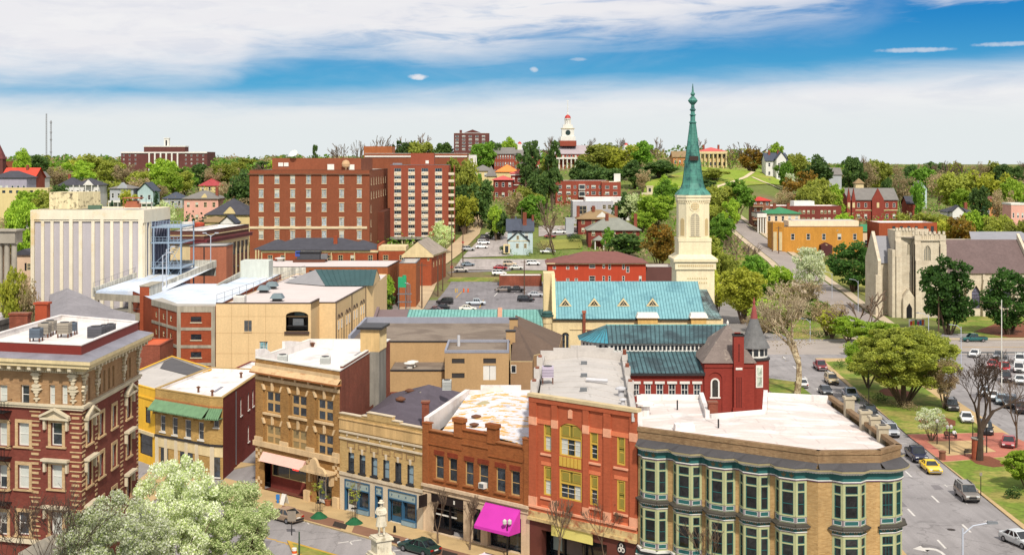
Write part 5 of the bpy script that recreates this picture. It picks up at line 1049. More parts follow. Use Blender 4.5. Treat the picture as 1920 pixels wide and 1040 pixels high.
# beige theatre block
def theatre():
 z1=16.07;z2=15.4;t=thing('beige_building','large beige rendered building with arched opening and pale flat roof','building',(-40,245,0),lm='the large beige building')
 P0,P1=(-49.6,218),(-33.7,218);f=Fr(P0,P1);op=f.win(536,584,578,621);lv=f.win(458,600.5,472,621);w2=[f.win(486.5,640,502,659),f.win(538.5,640,553.5,658)]
 a=MB();wall(a,f,-.2,z1,BEIGE,[op,lv]+w2,.25);arch_fill(a,f,op[0],op[1]+op[3]-.7,op[2],op[1]+op[3],BEIGE)
 q=[P1,(-33.3,225),(-30.5,225),(-28.6,254.7),(-27.4,257.5),(-27,270),(-27,281),(-46.7,281),P0]
 for i in range(len(q)-1):
  zt=z1 if i==0 else z2
  fr=Fr(q[i],q[i+1]);wall(a,fr,-.2,zt,BEIGE)
 a.build('wall',t);windows(t,f,w2,'teal',.25)
 b=MB();b.poly([(x,y,z2-.15)for x,y in[(P0[0],P0[1]+.3),(P1[0],P1[1]+.3)]+q[1:-1]],M('pinkish grey roof gravel',(216,204,200),.9,.06,.3,fine=.08));b.build('roof',t)
 c=MB();ED=M('dark brown edge trim',(78,62,56),.6);c.fbox(f,0,f.L,z1-.12,z1+.06,-.25,.05,ED);c.fbox(Fr(P1,q[1]),0,7,z1-.12,z1+.06,-.25,.05,ED)
 c.fbox(Fr(P1,q[1]),0,7.,z2-.5,z1-.12,-.25,0,BEIGE)
 for i in(1,2):fr=Fr(q[i],q[i+1]);c.fbox(fr,0,fr.L,z2-.1,z2+.06,-.2,.08,ED)
 g=Fr(q[2],q[3])
 for u in(.1,g.L*.5,g.L-.3):c.fbox(g,u-.1,u+.1,0,z2-.1,0,.12,ED)
 for k in range(4):
  for e in(.30,.70):
   u=g.L*(.02+.245*k)+e*g.L*.22;c.fbox(g,u-.9,u-.8,2,z2-3.2,0,.1,BEIGE);c.fbox(g,u+.8,u+.9,2,z2-3.2,0,.1,BEIGE);
   n=8;
   for j in range(n):a0,a1=math.pi*j/n,math.pi*(j+1)/n;c.fprism(g,[(u+.9*math.cos(a0),z2-3.2+.9*math.sin(a0)),(u+.9*math.cos(a1),z2-3.2+.9*math.sin(a1)),(u+.78*math.cos(a1),z2-3.2+.78*math.sin(a1)),(u+.78*math.cos(a0),z2-3.2+.78*math.sin(a0))],0,.12,ED)
 c.split('trim',t)
 wn=[(g.L*(.02+.245*k)+e*g.L*.22,z2-5.,.9,1.5)for k in range(4)for e in(.30,.70)];windows(t,g,wn,'plain',.02)
 jt=MB()
 for zz in(4.2,7.6,11.,13.8):jt.fbox(f,0,f.L,zz,zz+.05,0,.012,TAN)
 for uu in(2.6,5.4,8.3):jt.fbox(f,uu,uu+.05,0,z1-.2,0,.014,TAN)
 jt.build('panel_joints',t)
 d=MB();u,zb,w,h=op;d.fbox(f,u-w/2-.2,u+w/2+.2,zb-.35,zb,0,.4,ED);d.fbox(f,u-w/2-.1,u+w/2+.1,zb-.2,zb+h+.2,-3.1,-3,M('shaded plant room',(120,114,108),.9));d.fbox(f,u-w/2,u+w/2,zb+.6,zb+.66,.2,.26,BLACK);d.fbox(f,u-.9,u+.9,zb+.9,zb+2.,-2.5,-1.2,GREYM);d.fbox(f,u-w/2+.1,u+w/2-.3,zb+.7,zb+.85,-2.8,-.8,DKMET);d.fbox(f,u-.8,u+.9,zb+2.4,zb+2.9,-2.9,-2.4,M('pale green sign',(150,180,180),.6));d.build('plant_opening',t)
 d=MB();u,zb,w,h=lv
 for k in range(9):zz=zb+h*k/9;d.fbox(f,u-w/2,u+w/2,zz,zz+.12,-.2,-.02,GREYM)
 d.fbox(f,u-w/2-.08,u+w/2+.08,zb-.15,zb,0,.1,BEIGE);d.build('louvre',t)
 e=MB();y0,y1=254.7,262.5;TG=M('dark green seam roof',(52,84,86),.5,.15,.4);zr=18.
 seam_roof(e,(-36.5,y0,z2),(-27.2,y0,z2),(-27.2,y0+7,zr),(-39.5,y0+7,zr),TG,.8);seam_roof(e,(-27.2,y0+14,z2),(-36.5,y0+14,z2),(-39.5,y0+7,zr),(-27.2,y0+7,zr),TG,.8);e.faces([(-36.5,y0,z2),(-39.5,y0+7,zr),(-36.5,y0+14,z2),(-46,y0+7,z2)],[(1,0,3),(1,3,2)],M('grey seam roof',(150,148,150),.5,.1,.4));e.build('cross_gable',t)
 e=MB();e.poly([(-27.2,y0,z2),(-27.2,y0+14,z2),(-27.2,y0+7,zr)],BEIGE);e.lathe((-27.1,y0+7,z2+.6),[(.0,0),(.6,.0)],WHITE,8)if False else None;e.build('gable_wall',t)
 for x,y,lb in((495,547,'left one of three grey hooded fans on the beige roof'),(510,540,'rear one of three grey hooded fans on the beige roof'),(520,563,'grey hooded fan nearest the front edge of the beige roof')):
  qx,qy=at(x,y,15.4);m=MB();HM=M('blue grey hood',(120,136,142),.5,.1,1.,metal=.3);m.prism(rect(qx,qy,1.5,1.5),15.2,15.9,DKMET);m.hexa([(qx-1.2,qy-1.1,15.8),(qx+1.2,qy-1.1,15.8),(qx+1.2,qy+1.1,15.8),(qx-1.2,qy+1.1,15.8),(qx-.7,qy-.9,16.6),(qx+.7,qy-.9,16.6),(qx+.7,qy+.9,16.6),(qx-.7,qy+.9,16.6)],HM);o=m.build('roof_fan');tag(o,lb,'roof fan','hooded roof fans')
 qx,qy=at(450,566,15.4);ac_unit(qx,qy,15.3,1.9,1.3,'white and tan air conditioner on the beige building by the fence',mat=WHITE)
 qx,qy=at(553,528,15.4);ac_unit(qx,qy,15.3,2.,1.,'small white unit far back on the beige building',mat=WHITE)
theatre()
# tan rendered hall
def tanhall():
 t=thing('tan_hall','long tan rendered hall with brown gravel roof and hipped end','building',(-10,200,0),lm='the tan hall')
 GRV=M('brown gravel roof',(140,126,112),.95,.12,.4,fine=.15,c2=(120,106,94),f2=.5,sc2=.15);TB=M('dark tan render',(164,132,98),.85,.08,.3,.08)
 a=MB();z=12.7;p=[(-24.6,196),(-.3,196),(-.3,219),(-24.6,219)]
 for i in range(4):wall(a,Fr(p[i],p[(i+1)%4]),-.2,z if i!=2 else z+.4,TAN)
 q=[(-17.6,188),(-9.6,188),(-9.6,196),(-17.6,196)];
 for i in(0,3):wall(a,Fr(q[i],q[(i+1)%4]),-.2,9.7,TAN)
 b2=[at(834,658,12.86),at(954,658,12.86)];b2=[b2[0],b2[1],(b2[1][0],196),(b2[0][0],196)];f=Fr(b2[0],b2[1])
 hl=[f.win(847,672,871,681),f.win(847,699,871,708.5),f.win(906,671.5,930,681)];dr=f.win(906,685,930,712)
 wall(a,f,-.2,12.86,TAN,hl+[dr],.25);wall(a,Fr(b2[1],b2[2]),-.2,13.2,TAN);wall(a,Fr(b2[3],b2[0]),-.2,12.86,TAN);a.build('wall',t)
 r=MB();r.poly([(x,y,z-.1)for x,y in p],GRV);r.poly([(x,y,9.6)for x,y in q],GRV);r.poly([(x,y,12.55)for x,y in b2],GRV);r.build('roof',t)
 k=MB();PG=M('blue grey flashing',(150,152,164),.6,.1,.6);k.box(-24.6,-.3,218.6,219.05,z-.1,z+.9,PG);k.hexa([(-24.7,196,z-.1),(-24.3,196,z-.1),(-24.3,219,z-.1),(-24.7,219,z-.1),(-24.7,196,z+.9),(-24.3,196,z+.9),(-24.3,219,z+.9),(-24.7,219,z+.9)],PG)
 ring(k,b2,12.6,13.0,-.25,.05,PG);k.box(-24.6,-.3,195.9,196.05,z-.1,z+.1,DKMET);k.box(-17.6,-9.6,187.9,188.05,9.55,9.75,DKMET);k.build('flashing',t)
 for x in range(14):pass
 v=MB()
 for u,zz,w,h in hl:v.fbox(f,u-w/2,u+w/2,zz,zz+h,-.2,-.1,M('dark louvre',(62,58,56),.7))
 u,zz,w,h=dr;v.fbox(f,u-w/2,u+w/2,zz,zz+h,-.2,-.08,WHITE);v.fbox(f,u-.03,u+.03,zz,zz+h,-.08,-.06,GREYM);v.split('wall_louvre',t)
 h=MB();HB=M('umber shingle roof',(106,88,76),.95,.14,.35,fine=.2);E=[(-.2,190.5,10.6),(3.,190.5,10.6),(3.3,196.5,10.6),(7.2,201.6,10.6),(8.5,219,10.6),(-.2,219,10.6)];A=(.4,207,14.3);B_=(.6,216,14.3)
 h.faces(E+[A,B_],[(0,1,6),(1,2,6),(2,3,6),(3,4,7,6),(4,5,7),(5,0,6,7)],HB);h.build('hipped_roof',t)
 w=MB();
 for i in range(4):wall(w,Fr(E[i][:2],E[i+1][:2]),-.2,10.5,TB)
 w.build('end_wall',t);c=MB();c.box(-.4,.9,205.,206.2,12,14.9,TAN);c.box(-.5,1,204.9,206.3,14.9,15.1,DKMET);c.box(-.9,.5,198,199,12,13.9,TAN);c.box(-1,.6,197.9,199.1,13.9,14.1,DKMET);c.build('chimney',t)
 x0,x1=at(951,723,7.)[0],at(987,723,7.)[0];d=MB();y0=at(951,723,7.)[1];d.prism([(x0,y0),(x1,y0),(x1,190.4),(x0,190.4)],0,7.,TB,M('black rubber roof',(58,58,62),.8));d.build('annex',t)
 g=Fr((-.2,190.5),(3.,190.5));windows(t,g,[g.win(958,684,968,699)],'plain',.02)
 for i,(px,py)in enumerate(((774,686),(768,689))):x,y=at(px,py,9.7);roof_vent(x,y,9.65,.9,.45,['white mushroom vent on the lower tan roof','white mushroom vent in front of its twin on the lower tan roof'][i],WHITE)
 x,y=at(860,648,12.6);roof_vent(x,y,12.55,1.6,.22,'silver flue on the tan hall with the two dark louvres',M('pale galvanised',(0,0,0)),False)
tanhall()
# copper roofed church with the spire
def church():
 t=thing('church','cream church with turquoise copper roof and tall green spire','church',(25,232,0),lm='the cream church with the spire')
 yf,yr=225.,233.;ze,zr=12.6,18.3;x0,x1=7.,33.2
 a=MB();wn=[Fr((x0,yf),(x1,yf)).win(1053,623,1067.5,657)];f=Fr((x0,yf),(x1,yf));wall(a,f,-.2,ze,STUC,wn,.3);wall(a,Fr((x1,yf),(x1,yf+16)),-.2,ze,STUC);wall(a,Fr((x1,yf+16),(x0,yf+16)),-.2,ze,STUC);wall(a,Fr((x0,yf+16),(x0,yf)),-.2,ze,STUC)
 u,z,w,h=wn[0];arch_fill(a,f,u,z+h-w/2,w,z+h,STUC);a.build('wall',t)
 g=MB();g.fbox(f,u-w/2,u+w/2,z,z+h,-.28,-.22,MATS['glass dark']);g.fbox(f,u-.1,u+.1,z,z+h-w*.4,-.22,-.1,STUC);g.fbox(f,u-w/2,u-w/2+.12,z,z+h-w*.4,-.22,-.08,STUC);g.fbox(f,u+w/2-.12,u+w/2,z,z+h-w*.4,-.22,-.08,STUC);g.build('window',t)
 r=MB();seam_roof(r,(x0+.6,yf-.3,ze),(x1+.2,yf-.3,ze),(x1+.0,yr,zr),(x0+.6,yr,zr),COPPER,.52,.08,.035);r.faces([(x1,yf+16.3,ze),(x0,yf+16.3,ze),(x0,yr,zr),(x1,yr,zr)],[(0,1,2,3)],COPPER);r.build('roof',t)
 e=MB();e.box(x0,x1+.2,yf-.42,yf-.3,ze-.25,ze+.02,M('green gutter',(40,54,50),.6));
 e.box(x0+3,x0+8,yf-.15,yf-.05,ze-1.9,ze-1.7,STUC);e.build('gutter',t)
 for px in(1059.5,1113.5,1168,1222.5):
  x=(px-960)*(yf+3.3)/FP;zb=ze+(zr-ze)*.33;yb=yf+2.35;d=MB();W,Hh=1.15,1.45;yb2=yb+2.1
  d.faces([(x-W,yb-.0,zb),(x+W,yb,zb),(x,yb,zb+Hh),(x,yb2,zb+Hh),(x-W,yb+.1,zb),(x+W,yb+.1,zb)],[(0,2,3),(1,3,2)],COPPER)
  d.faces([(x-W,yb-.06,zb),(x+W,yb-.06,zb),(x,yb-.06,zb+Hh),(x-W*.62,yb-.06,zb+.16),(x+W*.62,yb-.06,zb+.16),(x,yb-.06,zb+Hh*.72)],[(0,1,4,3),(1,2,5,4),(2,0,3,5)],STUC);d.poly([(x-W*.62,yb-.03,zb+.16),(x+W*.62,yb-.03,zb+.16),(x,yb-.03,zb+Hh*.72)],MATS['glass dark'])
  for k in(-.3,.3):d.faces([(x+k-.04,yb-.05,zb+.16),(x+k+.04,yb-.05,zb+.16),(x-k*.4+.04,yb-.05,zb+.75),(x-k*.4-.04,yb-.05,zb+.75)],[(0,1,2,3)],STUC)
  d.build('dormer',t)
 g=MB();xg=5.6
 g.hexa([(xg,yr-2,-.2),(x0+.6,yr-2,-.2),(x0+.6,yr+3,-.2),(xg,yr+3,-.2),(xg,yr-2,zr+1.6),(x0+.6,yr-2,zr+1.6),(x0+.6,yr+3,zr+1.6),(xg,yr+3,zr+1.6)],STUC)
 g.faces([(x0,yf-.2,ze),(x0,yr-2,ze),(x0,yr-2,zr+1.5),(x0+.6,yf-.2,ze),(x0+.6,yr-2,ze),(x0+.6,yr-2,zr+1.5)],[(0,2,1),(3,4,5),(0,3,5,2)],STUC);g.build('gable_wall',t)
 g=MB();g.lathe((6.1,yf-.3,-.2),[(.75,0),(.75,12),(.85,12.1),(.85,12.9),(.95,13),(.95,13.2)],STUC,10);g.lathe((6.1,yf-.3,13.),[(1.1,0),(1.1,.3),(.9,.35),(.9,.6),(1.,.65),(.6,.95)],M('dark green cap',(52,88,84),.6),10);g.build('turret',t)
 g=MB();g.box(12.2,12.7,yf-.5,yf-.0,6,13.6,BSIDE);g.box(12.1,12.8,yf-.6,yf+.1,13.6,14,M('terracotta pot',(170,100,78),.8));g.box(13,20.3,yf-.4,yf-.05,10.4,10.7,BSIDE);g.build('chimney',t)
 g=MB()
 for xa,xb in((1196,1233),(1296,1324)):
  xa=(xa-960)/10.9;xb=(xb-960)/10.9;g.box(xa,xb,yf-1.4,yf,0,12.9,M('warm yellow stucco',(228,186,112),.85,.08,.5,.2));g.faces([(xa-.3,yf-1.8,12.9),(xb+.3,yf-1.8,12.9),(xb+.3,yf+.3,12.9),(xa-.3,yf+.3,12.9),(xa,yf-1.4,13.6),(xb,yf-1.4,13.6),(xb,yf+.2,13.7),(xa,yf+.2,13.7)],[(0,1,5,4),(1,2,6,5),(4,5,6,7),(3,0,4,7),(3,2,1,0)],M('white cap',(238,232,220),.8,.06,.5,.1))
 g.split('buttress',t)
 cx,cy=33.2,239.;s=MB();hw=3.45;TS=M('tower stucco',(243,229,192),.85,.06,.3,.12)
 s.prism(rect(cx,cy,2*hw,2*hw),-.2,20.2,TS);s.prism(rect(cx,cy,2*hw+.5,2*hw+.5),20.2,21.6,TS);s.prism(rect(cx,cy,2*hw+1.1,2*hw+1.1),21.6,22.1,TS)
 q0=inset(rect(cx,cy,2*hw+1.1,2*hw+1.1),0);q1=rect(cx,cy,5.9,5.9);v=[(x,y,22.1)for x,y in q0]+[(x,y,22.9)for x,y in q1];s.faces(v,[(i,(i+1)%4,4+(i+1)%4,4+i)for i in range(4)],TS);s.prism(q1,22.85,25.2,TS);s.prism(rect(cx,cy,6.05,6.05),25.2,25.8,TS)
 ch=1.25;H=2.8;oc=[(-H+ch,-H),(H-ch,-H),(H,-H+ch),(H,H-ch),(H-ch,H),(-H+ch,H),(-H,H-ch),(-H,-H+ch)];oc=[(cx+x,cy+y)for x,y in oc]
 s.prism(oc,25.8,33.2,TS,cap=False);ring(s,oc,32.6,33.2,0,.2,TS);ring(s,oc,33.2,33.6,0,.32,TS);s.build('tower',t)
 d=MB();f=Fr((cx-H+ch,cy-H),(cx+H-ch,cy-H));m=f.L/2
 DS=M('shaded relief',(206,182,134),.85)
 def archp(u,zb,w,zs):return[(u-w/2,zb),(u+w/2,zb)]+[(u+w/2*math.cos(math.pi*k/10),zs+w/2*math.sin(math.pi*k/10))for k in range(11)]
 d.fprism(f,archp(m,26.1,2.1,29.6),0,.1,TS);d.fprism(f,archp(m,26.2,1.6,29.5),.1,.12,M('grey louvres',(178,168,146),.7));d.fbox(f,m-.08,m+.08,26.2,30.1,.12,.2,TS)
 for k in range(9):d.fbox(f,m-.78,m+.78,26.5+.38*k,26.58+.38*k,.12,.17,TS)
 d.fprism(f,[(m+1.*math.cos(k*.524),31.6+1.*math.sin(k*.524))for k in range(12)],0,.1,TS);d.fprism(f,[(m+.75*math.cos(k*.524),31.6+.75*math.sin(k*.524))for k in range(12)],.1,.12,DS)
 for k in range(-1,2):d.fbox(f,m+.4*k-.05,m+.4*k+.05,31.,32.2,.12,.16,TS);d.fbox(f,m-.65,m+.65,31.55+.35*k,31.63+.35*k,.12,.16,TS)
 for i in range(8):
  fr=Fr(oc[i],oc[(i+1)%8]);n=max(3,int(fr.L/.35))
  for k in range(n):u=(k+.5)*fr.L/n;d.fbox(fr,u-.09,u+.09,32.2,32.6,0,.15,TS)
  if i in(1,7):d.fprism(fr,archp(fr.L/2,26.3,.8,29.),0,.07,DS)
 l=Fr((cx-hw,cy-hw),(cx+hw,cy-hw));g2=fsh(l,.25)
 for k in range(17):u=.4+6.1*k/16;d.fprism(g2,[(u-.16,20.9),(u,20.7),(u+.16,20.9),(u,21.1)],0,.06,DS)
 for zz in(17.7,18.5):
  for k in range(9):u=2.1+.42*k;d.fprism(l,[(u-.12,zz),(u+.12,zz),(u,zz+.3)],0,.07,DS)
 d.split('tower_relief',t)
 p=MB();prof=[(3.35,0),(3.3,.12),(2.3,1.2),(1.9,2.2),(.5,13.2)];p.lathe((cx,cy,33.6),prof,PATINA,8,math.pi/8)
 for j in range(8):
  an=math.pi/8+j*math.pi/4;pts=[(cx+(r+.02)*math.cos(an),cy+(r+.02)*math.sin(an),33.6+z)for r,z in prof[1:]];p.tube(pts,.07,PATINA,5)
 for k in range(1,22):zz=2.2+k*.5;r=1.9-1.4*(zz-2.2)/11;p.lathe((cx,cy,33.6+zz),[(r+.0,0),(r+.03,.02),(r+.0,.05)],PATINA,8,math.pi/8)
 p.lathe((cx,cy,46.7),[(.5,0),(.75,.15),(.45,.5),(.45,1.4),(.65,1.55),(.4,1.75),(.35,2.2),(.6,2.5),(.35,2.8),(.3,3.4),(.75,3.9),(.9,4.2),(.6,4.6),(.25,5.),(.45,5.4),(.2,5.8),(.05,7.3)],PATINA,10);p.build('spire',t)
 v=MB();v.hexa([(cx-.8,cy-1.78,39.9),(cx+.8,cy-1.78,39.9),(cx+.8,cy-1.2,39.9),(cx-.8,cy-1.2,39.9),(cx-.8,cy-1.78,40.7),(cx+.8,cy-1.78,40.7),(cx+.8,cy-1.2,40.7),(cx-.8,cy-1.2,40.7)],M('dark vent',(66,50,44),.8));v.build('spire_vent',t)
 b=MB();sr=[(x1-.5,yf-.3,ze),(36.2,yf-.3,ze),(35.2,cy-hw-.1,16.6),(x1-3.2,cy-hw-.1,16.6)];seam_roof(b,*sr,M('streaked grey green roof',(136,166,166),.65,.2,.6,.5,c2=(96,104,106),f2=.5,sc2=.3),.52,.06,.03);b.build('side_roof',t);b=MB();b.box(x1-.5,36.5,yf,cy,-.2,ze-.1,STUC);b.build('side_aisle',t)
 h=thing('church_hall','low church hall with green copper seam roof beside the parked cars','building',(-8,232,0))
 w=MB();w.box(-24,5.5,226,244,-.2,9.4,STUC);w.build('wall',h);r=MB();yr2=at(800,580,0)[1];
 A=Vector((-18.,225.7,9.4));
 yq=236.;zq=zat(580,yq);seam_roof(r,(-19.2,225.7,9.4),(5.6,225.7,9.4),(5.6,yq,zq),(-18.6,yq,zq),COPG,.6,.08,.04);r.faces([(5.6,246.3,9.4),(-24.4,246.3,9.4),(-24.4,yq,zq),(5.6,yq,zq)],[(0,1,2,3)],COPG);r.build('roof',h)
 r=MB();r.faces([(-24.8,225.7,9.4),(-19.2,225.7,9.4),(-18.6,yq,zq),(-24.2,yq,zq)],[(0,1,2,3)],M('mauve brown roof',(122,104,104),.8,.08,.4));r.hexa([(-25,225.5,9),(-24.5,225.5,9),(-24.,yq,zq),(-24.5,yq,zq),(-25,225.5,10),(-24.5,225.5,10),(-24.,yq,zq+.5),(-24.5,yq,zq+.5)],M('mauve brown roof',(0,0,0)));r.faces([(5.6,226,9.4),(5.6,246,9.4),(5.6,yq,zq)],[(0,1,2)],STUC);r.split('roof_end',h)
 r=MB();xs=(937-960)/10.6;r.hexa([(xs-.4,225.6,9.4),(xs+.4,225.6,9.4),(xs+.4,yq,zq),(xs-.4,yq,zq),(xs-.4,225.6,9.7),(xs+.4,225.6,9.7),(xs+.4,yq,zq+.35),(xs-.4,yq,zq+.35)],M('pinkish brick coping',(196,150,124),.9,.15,1.5));r.build('fire_wall',h)
church()
# red romanesque building
def romanesque():
 t=thing('romanesque_building','dark red brick building with teal metal roofs, turret and tall chimney','building',(28,192,0),lm='the dark red turreted building')
 RR=BR('crimson painted brick',(148,60,50),(134,52,46),(130,60,52),.12,.08,painted=.6);yf=185.
 xa,xb=13.,27.4;a=MB();f=Fr((xa,yf),(xb,yf));ww=[f.win(x0,719,x1,742)for x0,x1 in((1187.5,1198.5),(1209.5,1220.5),(1230.5,1243.5),(1253.5,1266.5),(1277,1290.5),(1300.5,1313.5))];wall(a,f,-.2,9.75,RR,ww,.2);wall(a,Fr((xa,yf+20),(xa,yf)),-.2,9.75,RR);wall(a,Fr((36,yf+20),(xa,yf+20)),-.2,12.9,RR);a.build('wall',t);windows(t,f,ww,'teal2' if 'teal2' in STY else 'hsd',.2)
 h=MB();
 for u,z,w,hh in ww:h.fbox(f,u-w/2-.2,u+w/2+.2,z+hh,z+hh+.35,0,.15,WHITE)
 h.split('window_head',t)
 r=MB();seam_roof(r,(xa-.5,yf-.4,9.8),(xb,yf-.4,9.8),(xb,193,11.65),(xa-.5,193,11.65),COPD,.62,.1,.05);r.build('lower_roof',t);r=MB();r.box(xa-.5,xb,yf-.52,yf-.4,9.45,9.78,DKMET);r.build('gutter',t)
 xc0,xc1=14.3,30.4;c=MB();
 c.box(xc0,29.,193,193.2,11.6,12.9,WHITE);ap=[(xc0,193.),(12.,194.2),(10.6,196.5),(10.6,200.5),(12.,203),(xc0,204)]
 c.prism([(xc0,193.2),(xc0,204),(12.,203),(10.6,200.5),(10.6,196.5),(12.,194.2)],11.6,12.9,WHITE);c.prism([(29.,193.2),(30.4,193.2),(30.4,204),(29.,204)],9,12.9,RR);c.build('clerestory',t)
 k=MB();n=24
 for i in range(n):x=xc0+.2+(29.-xc0-.3)*(i+.5)/n;k.box(x-.19,x+.19,192.95,193.05,11.85,12.55,MATS['glass dark'])
 for(p,q)in((ap[1],ap[0]),(ap[2],ap[1])):
  g=Fr(p,q)
  for i in range(3):u=g.L*(i+.5)/3;k.fbox(g,u-.17,u+.17,11.85,12.55,-.05,.06,MATS['glass dark'])
 k.split('clerestory_window',t)
 r=MB();zr=14.9;seam_roof(r,(xc0,192.5,12.9),(xc1+1.6,192.5,12.9),(xc1+2.6,198.,zr),(xc0+.1,198.,zr),COPD,.62,.1,.05);r.faces([(xc1,204.6,12.9),(xc0,204.6,12.9),(xc0+.1,198.,zr),(xc1+2.6,198.,zr)],[(0,1,2,3)],COPD)
 ex=[(xc0,192.5),(11.8,193.7),(10.1,196.3),(10.1,200.7),(11.8,203.4),(xc0,204.6)]
 for p,q in zip(ex,ex[1:]):
  r.poly([(*q,12.9),(*p,12.9),(xc0+.1,198.,zr)],COPPER if False else M('bright teal copper',(72,152,172),.6,.18,.4,.2));
  for s in range(4):m=V2(p).lerp(V2(q),s/4);r.tube([(m.x,m.y,12.95),(xc0+.1,198.,zr+.05)],.05,COPD,4)
 r.tube([(xc0,198.,zr+.02),(xc1+2.6,198.,zr+.02)],.12,COPG,6);r.build('upper_roof',t)
 b=MB();x0,x1=(1320-960)/13.19,(1400-960)/13.19;p=[(x0,yf-.3),(x1+1.,yf-.3),(x1+1.,yf+12),(x0,yf+12)];g=Fr(p[0],p[1]);aw=g.win(1335,711,1347,744);nb=g.win(1328,699,1354,758);nb=(nb[0],2,nb[2],nb[1]+nb[3]-2+.1)
 wall(b,g,-.2,11.25,RR,[nb],.15);arch_fill(b,g,nb[0],nb[1]+nb[3]-nb[2]/2,nb[2],nb[1]+nb[3],RR);gi=fsh(g,-.15);wall(b,gi,2,nb[1]+nb[3],RR,[aw],.2,nb[0]-nb[2]/2,nb[0]+nb[2]/2);arch_fill(b,gi,aw[0],aw[1]+aw[3]-aw[2]/2,aw[2],aw[1]+aw[3],RR)
 for i in(1,2,3):wall(b,Fr(p[i],p[(i+1)%4]),-.2,11.25,RR)
 b.fbox(g,0,g.L,10.6,11.25,0,.12,RR);b.build('corner_block',t)
 m=MB();u,z,w,hh=aw;m.fbox(gi,u-w/2,u+w/2,z,z+hh,-.18,-.12,MATS['glass dark']);
 n=10;R0=w/2+.18;zs=z+hh-w/2
 for k_ in range(n):a0,a1=math.pi*k_/n,math.pi*(k_+1)/n;m.fprism(gi,[(u+R0*math.cos(a0),zs+R0*math.sin(a0)),(u+R0*math.cos(a1),zs+R0*math.sin(a1)),(u+(R0-.22)*math.cos(a1),zs+(R0-.22)*math.sin(a1)),(u+(R0-.22)*math.cos(a0),zs+(R0-.22)*math.sin(a0))],0,.08,WHITE)
 for e in(-1,1):m.fbox(gi,u+e*(w/2+.07)-.11,u+e*(w/2+.07)+.11,z,zs,0,.08,WHITE)
 m.fbox(gi,u-w/2-.3,u+w/2+.3,z-.2,z,0,.14,WHITE);m.build('arched_window',t)
 r=MB();SL=M('lichened slate roof',(124,112,106),.95,.2,.5,fine=.25,c2=(168,156,142),f2=.36,sc2=.8);q=inset(p,-.35);ap_=(31.6,yf+5.7,zat(607,yf+5.7));r.faces([(x,y,11.25)for x,y in q]+[ap_],[(0,1,4),(1,2,4),(2,3,4),(3,0,4),(3,2,1,0)],SL);r.lathe(ap_,[(.15,-.2),(.2,.2),(.02,.6)],WHITE,6);r.build('pyramid_roof',t)
 c=MB();xa_,xb_=(1376-960)/13.25,(1395-960)/13.25;c.box(xa_,xb_,yf-.9,yf+.4,-.2,zat(627,yf-.9),RR);c.box(xa_-.08,xb_+.08,yf-.98,yf+.48,zat(627,yf-.9)-.25,zat(627,yf-.9),DKMET);c.box(xa_+.25,xb_-.25,yf-.97,yf-.85,zat(691,yf),zat(687,yf)+.0,WHITE);c.box(xa_-.15,xb_+.15,yf-1,yf-.2,0,5,RR)
 for k_ in range(3):x=xa_+.42+.3*k_;c.box(x-.05,x+.05,yf-.93,yf-.89,4.,9.3,M('dark groove',(70,26,24),.9))
 c.box((xa_+xb_)/2-.06,(xa_+xb_)/2+.06,yf-.93,yf-.89,11.5,14,M('dark groove',(70,26,24),.9));c.build('chimney',t)
 tx,ty,tr=35.,188.2,2.15;d=MB();d.lathe((tx,ty,-.2),[(tr,0),(tr,11.6)],RR,20);d.lathe((tx,ty,11.3),[(tr+.15,0),(tr+.15,.25),(tr-.1,.35)],DKMET,20);d.lathe((tx,ty,11.6),[(tr-.2,0),(tr-.2,1.5)],WHITE,20);d.build('turret',t)
 e=MB();
 for an in(-2.5,-2.05,-1.6,-1.15,-.7):
  fr=Fr((tx+(tr-.2)*math.cos(an-.16),ty+(tr-.2)*math.sin(an-.16)),(tx+(tr-.2)*math.cos(an+.16),ty+(tr-.2)*math.sin(an+.16)));e.fbox(fr,0,fr.L,11.95,12.95,-.02,.07,MATS['glass dark'])
 e.split('turret_window',t);r=MB();r.lathe((tx,ty,13.1),[(tr+.15,-.12),(tr+.1,0),(1.4,1.6),(.8,3.3),(.55,4.)],M('grey fish scale slate',(112,112,112),.9,.25,1.2,fine=.3),20);r.lathe((tx,ty,17.1),[(.55,0),(.3,1.4),(.12,2.),(.2,2.3),(.03,3.1)],M('faded red cap',(150,76,72),.8),12);r.build('turret_roof',t)
 an=-1.4;fr=Fr((tx+tr*math.cos(an-.19),ty+tr*math.sin(an-.19)),(tx+tr*math.cos(an+.19),ty+tr*math.sin(an+.19)));m=MB();m.fbox(fr,-.12,fr.L+.12,7.5,10.7,-.05,.1,WHITE);m.fbox(fr,.06,fr.L-.06,7.7,10.4,.1,.13,GL('stained glass',(150,160,150)));m.fbox(fr,0,fr.L,9.,9.1,.13,.18,WHITE);m.build('stained_glass_window',t)
STYF(teal2=dict(f=WHITE,g=(2,2),t=.1,mu=.07,bl=(0,0)))
romanesque()
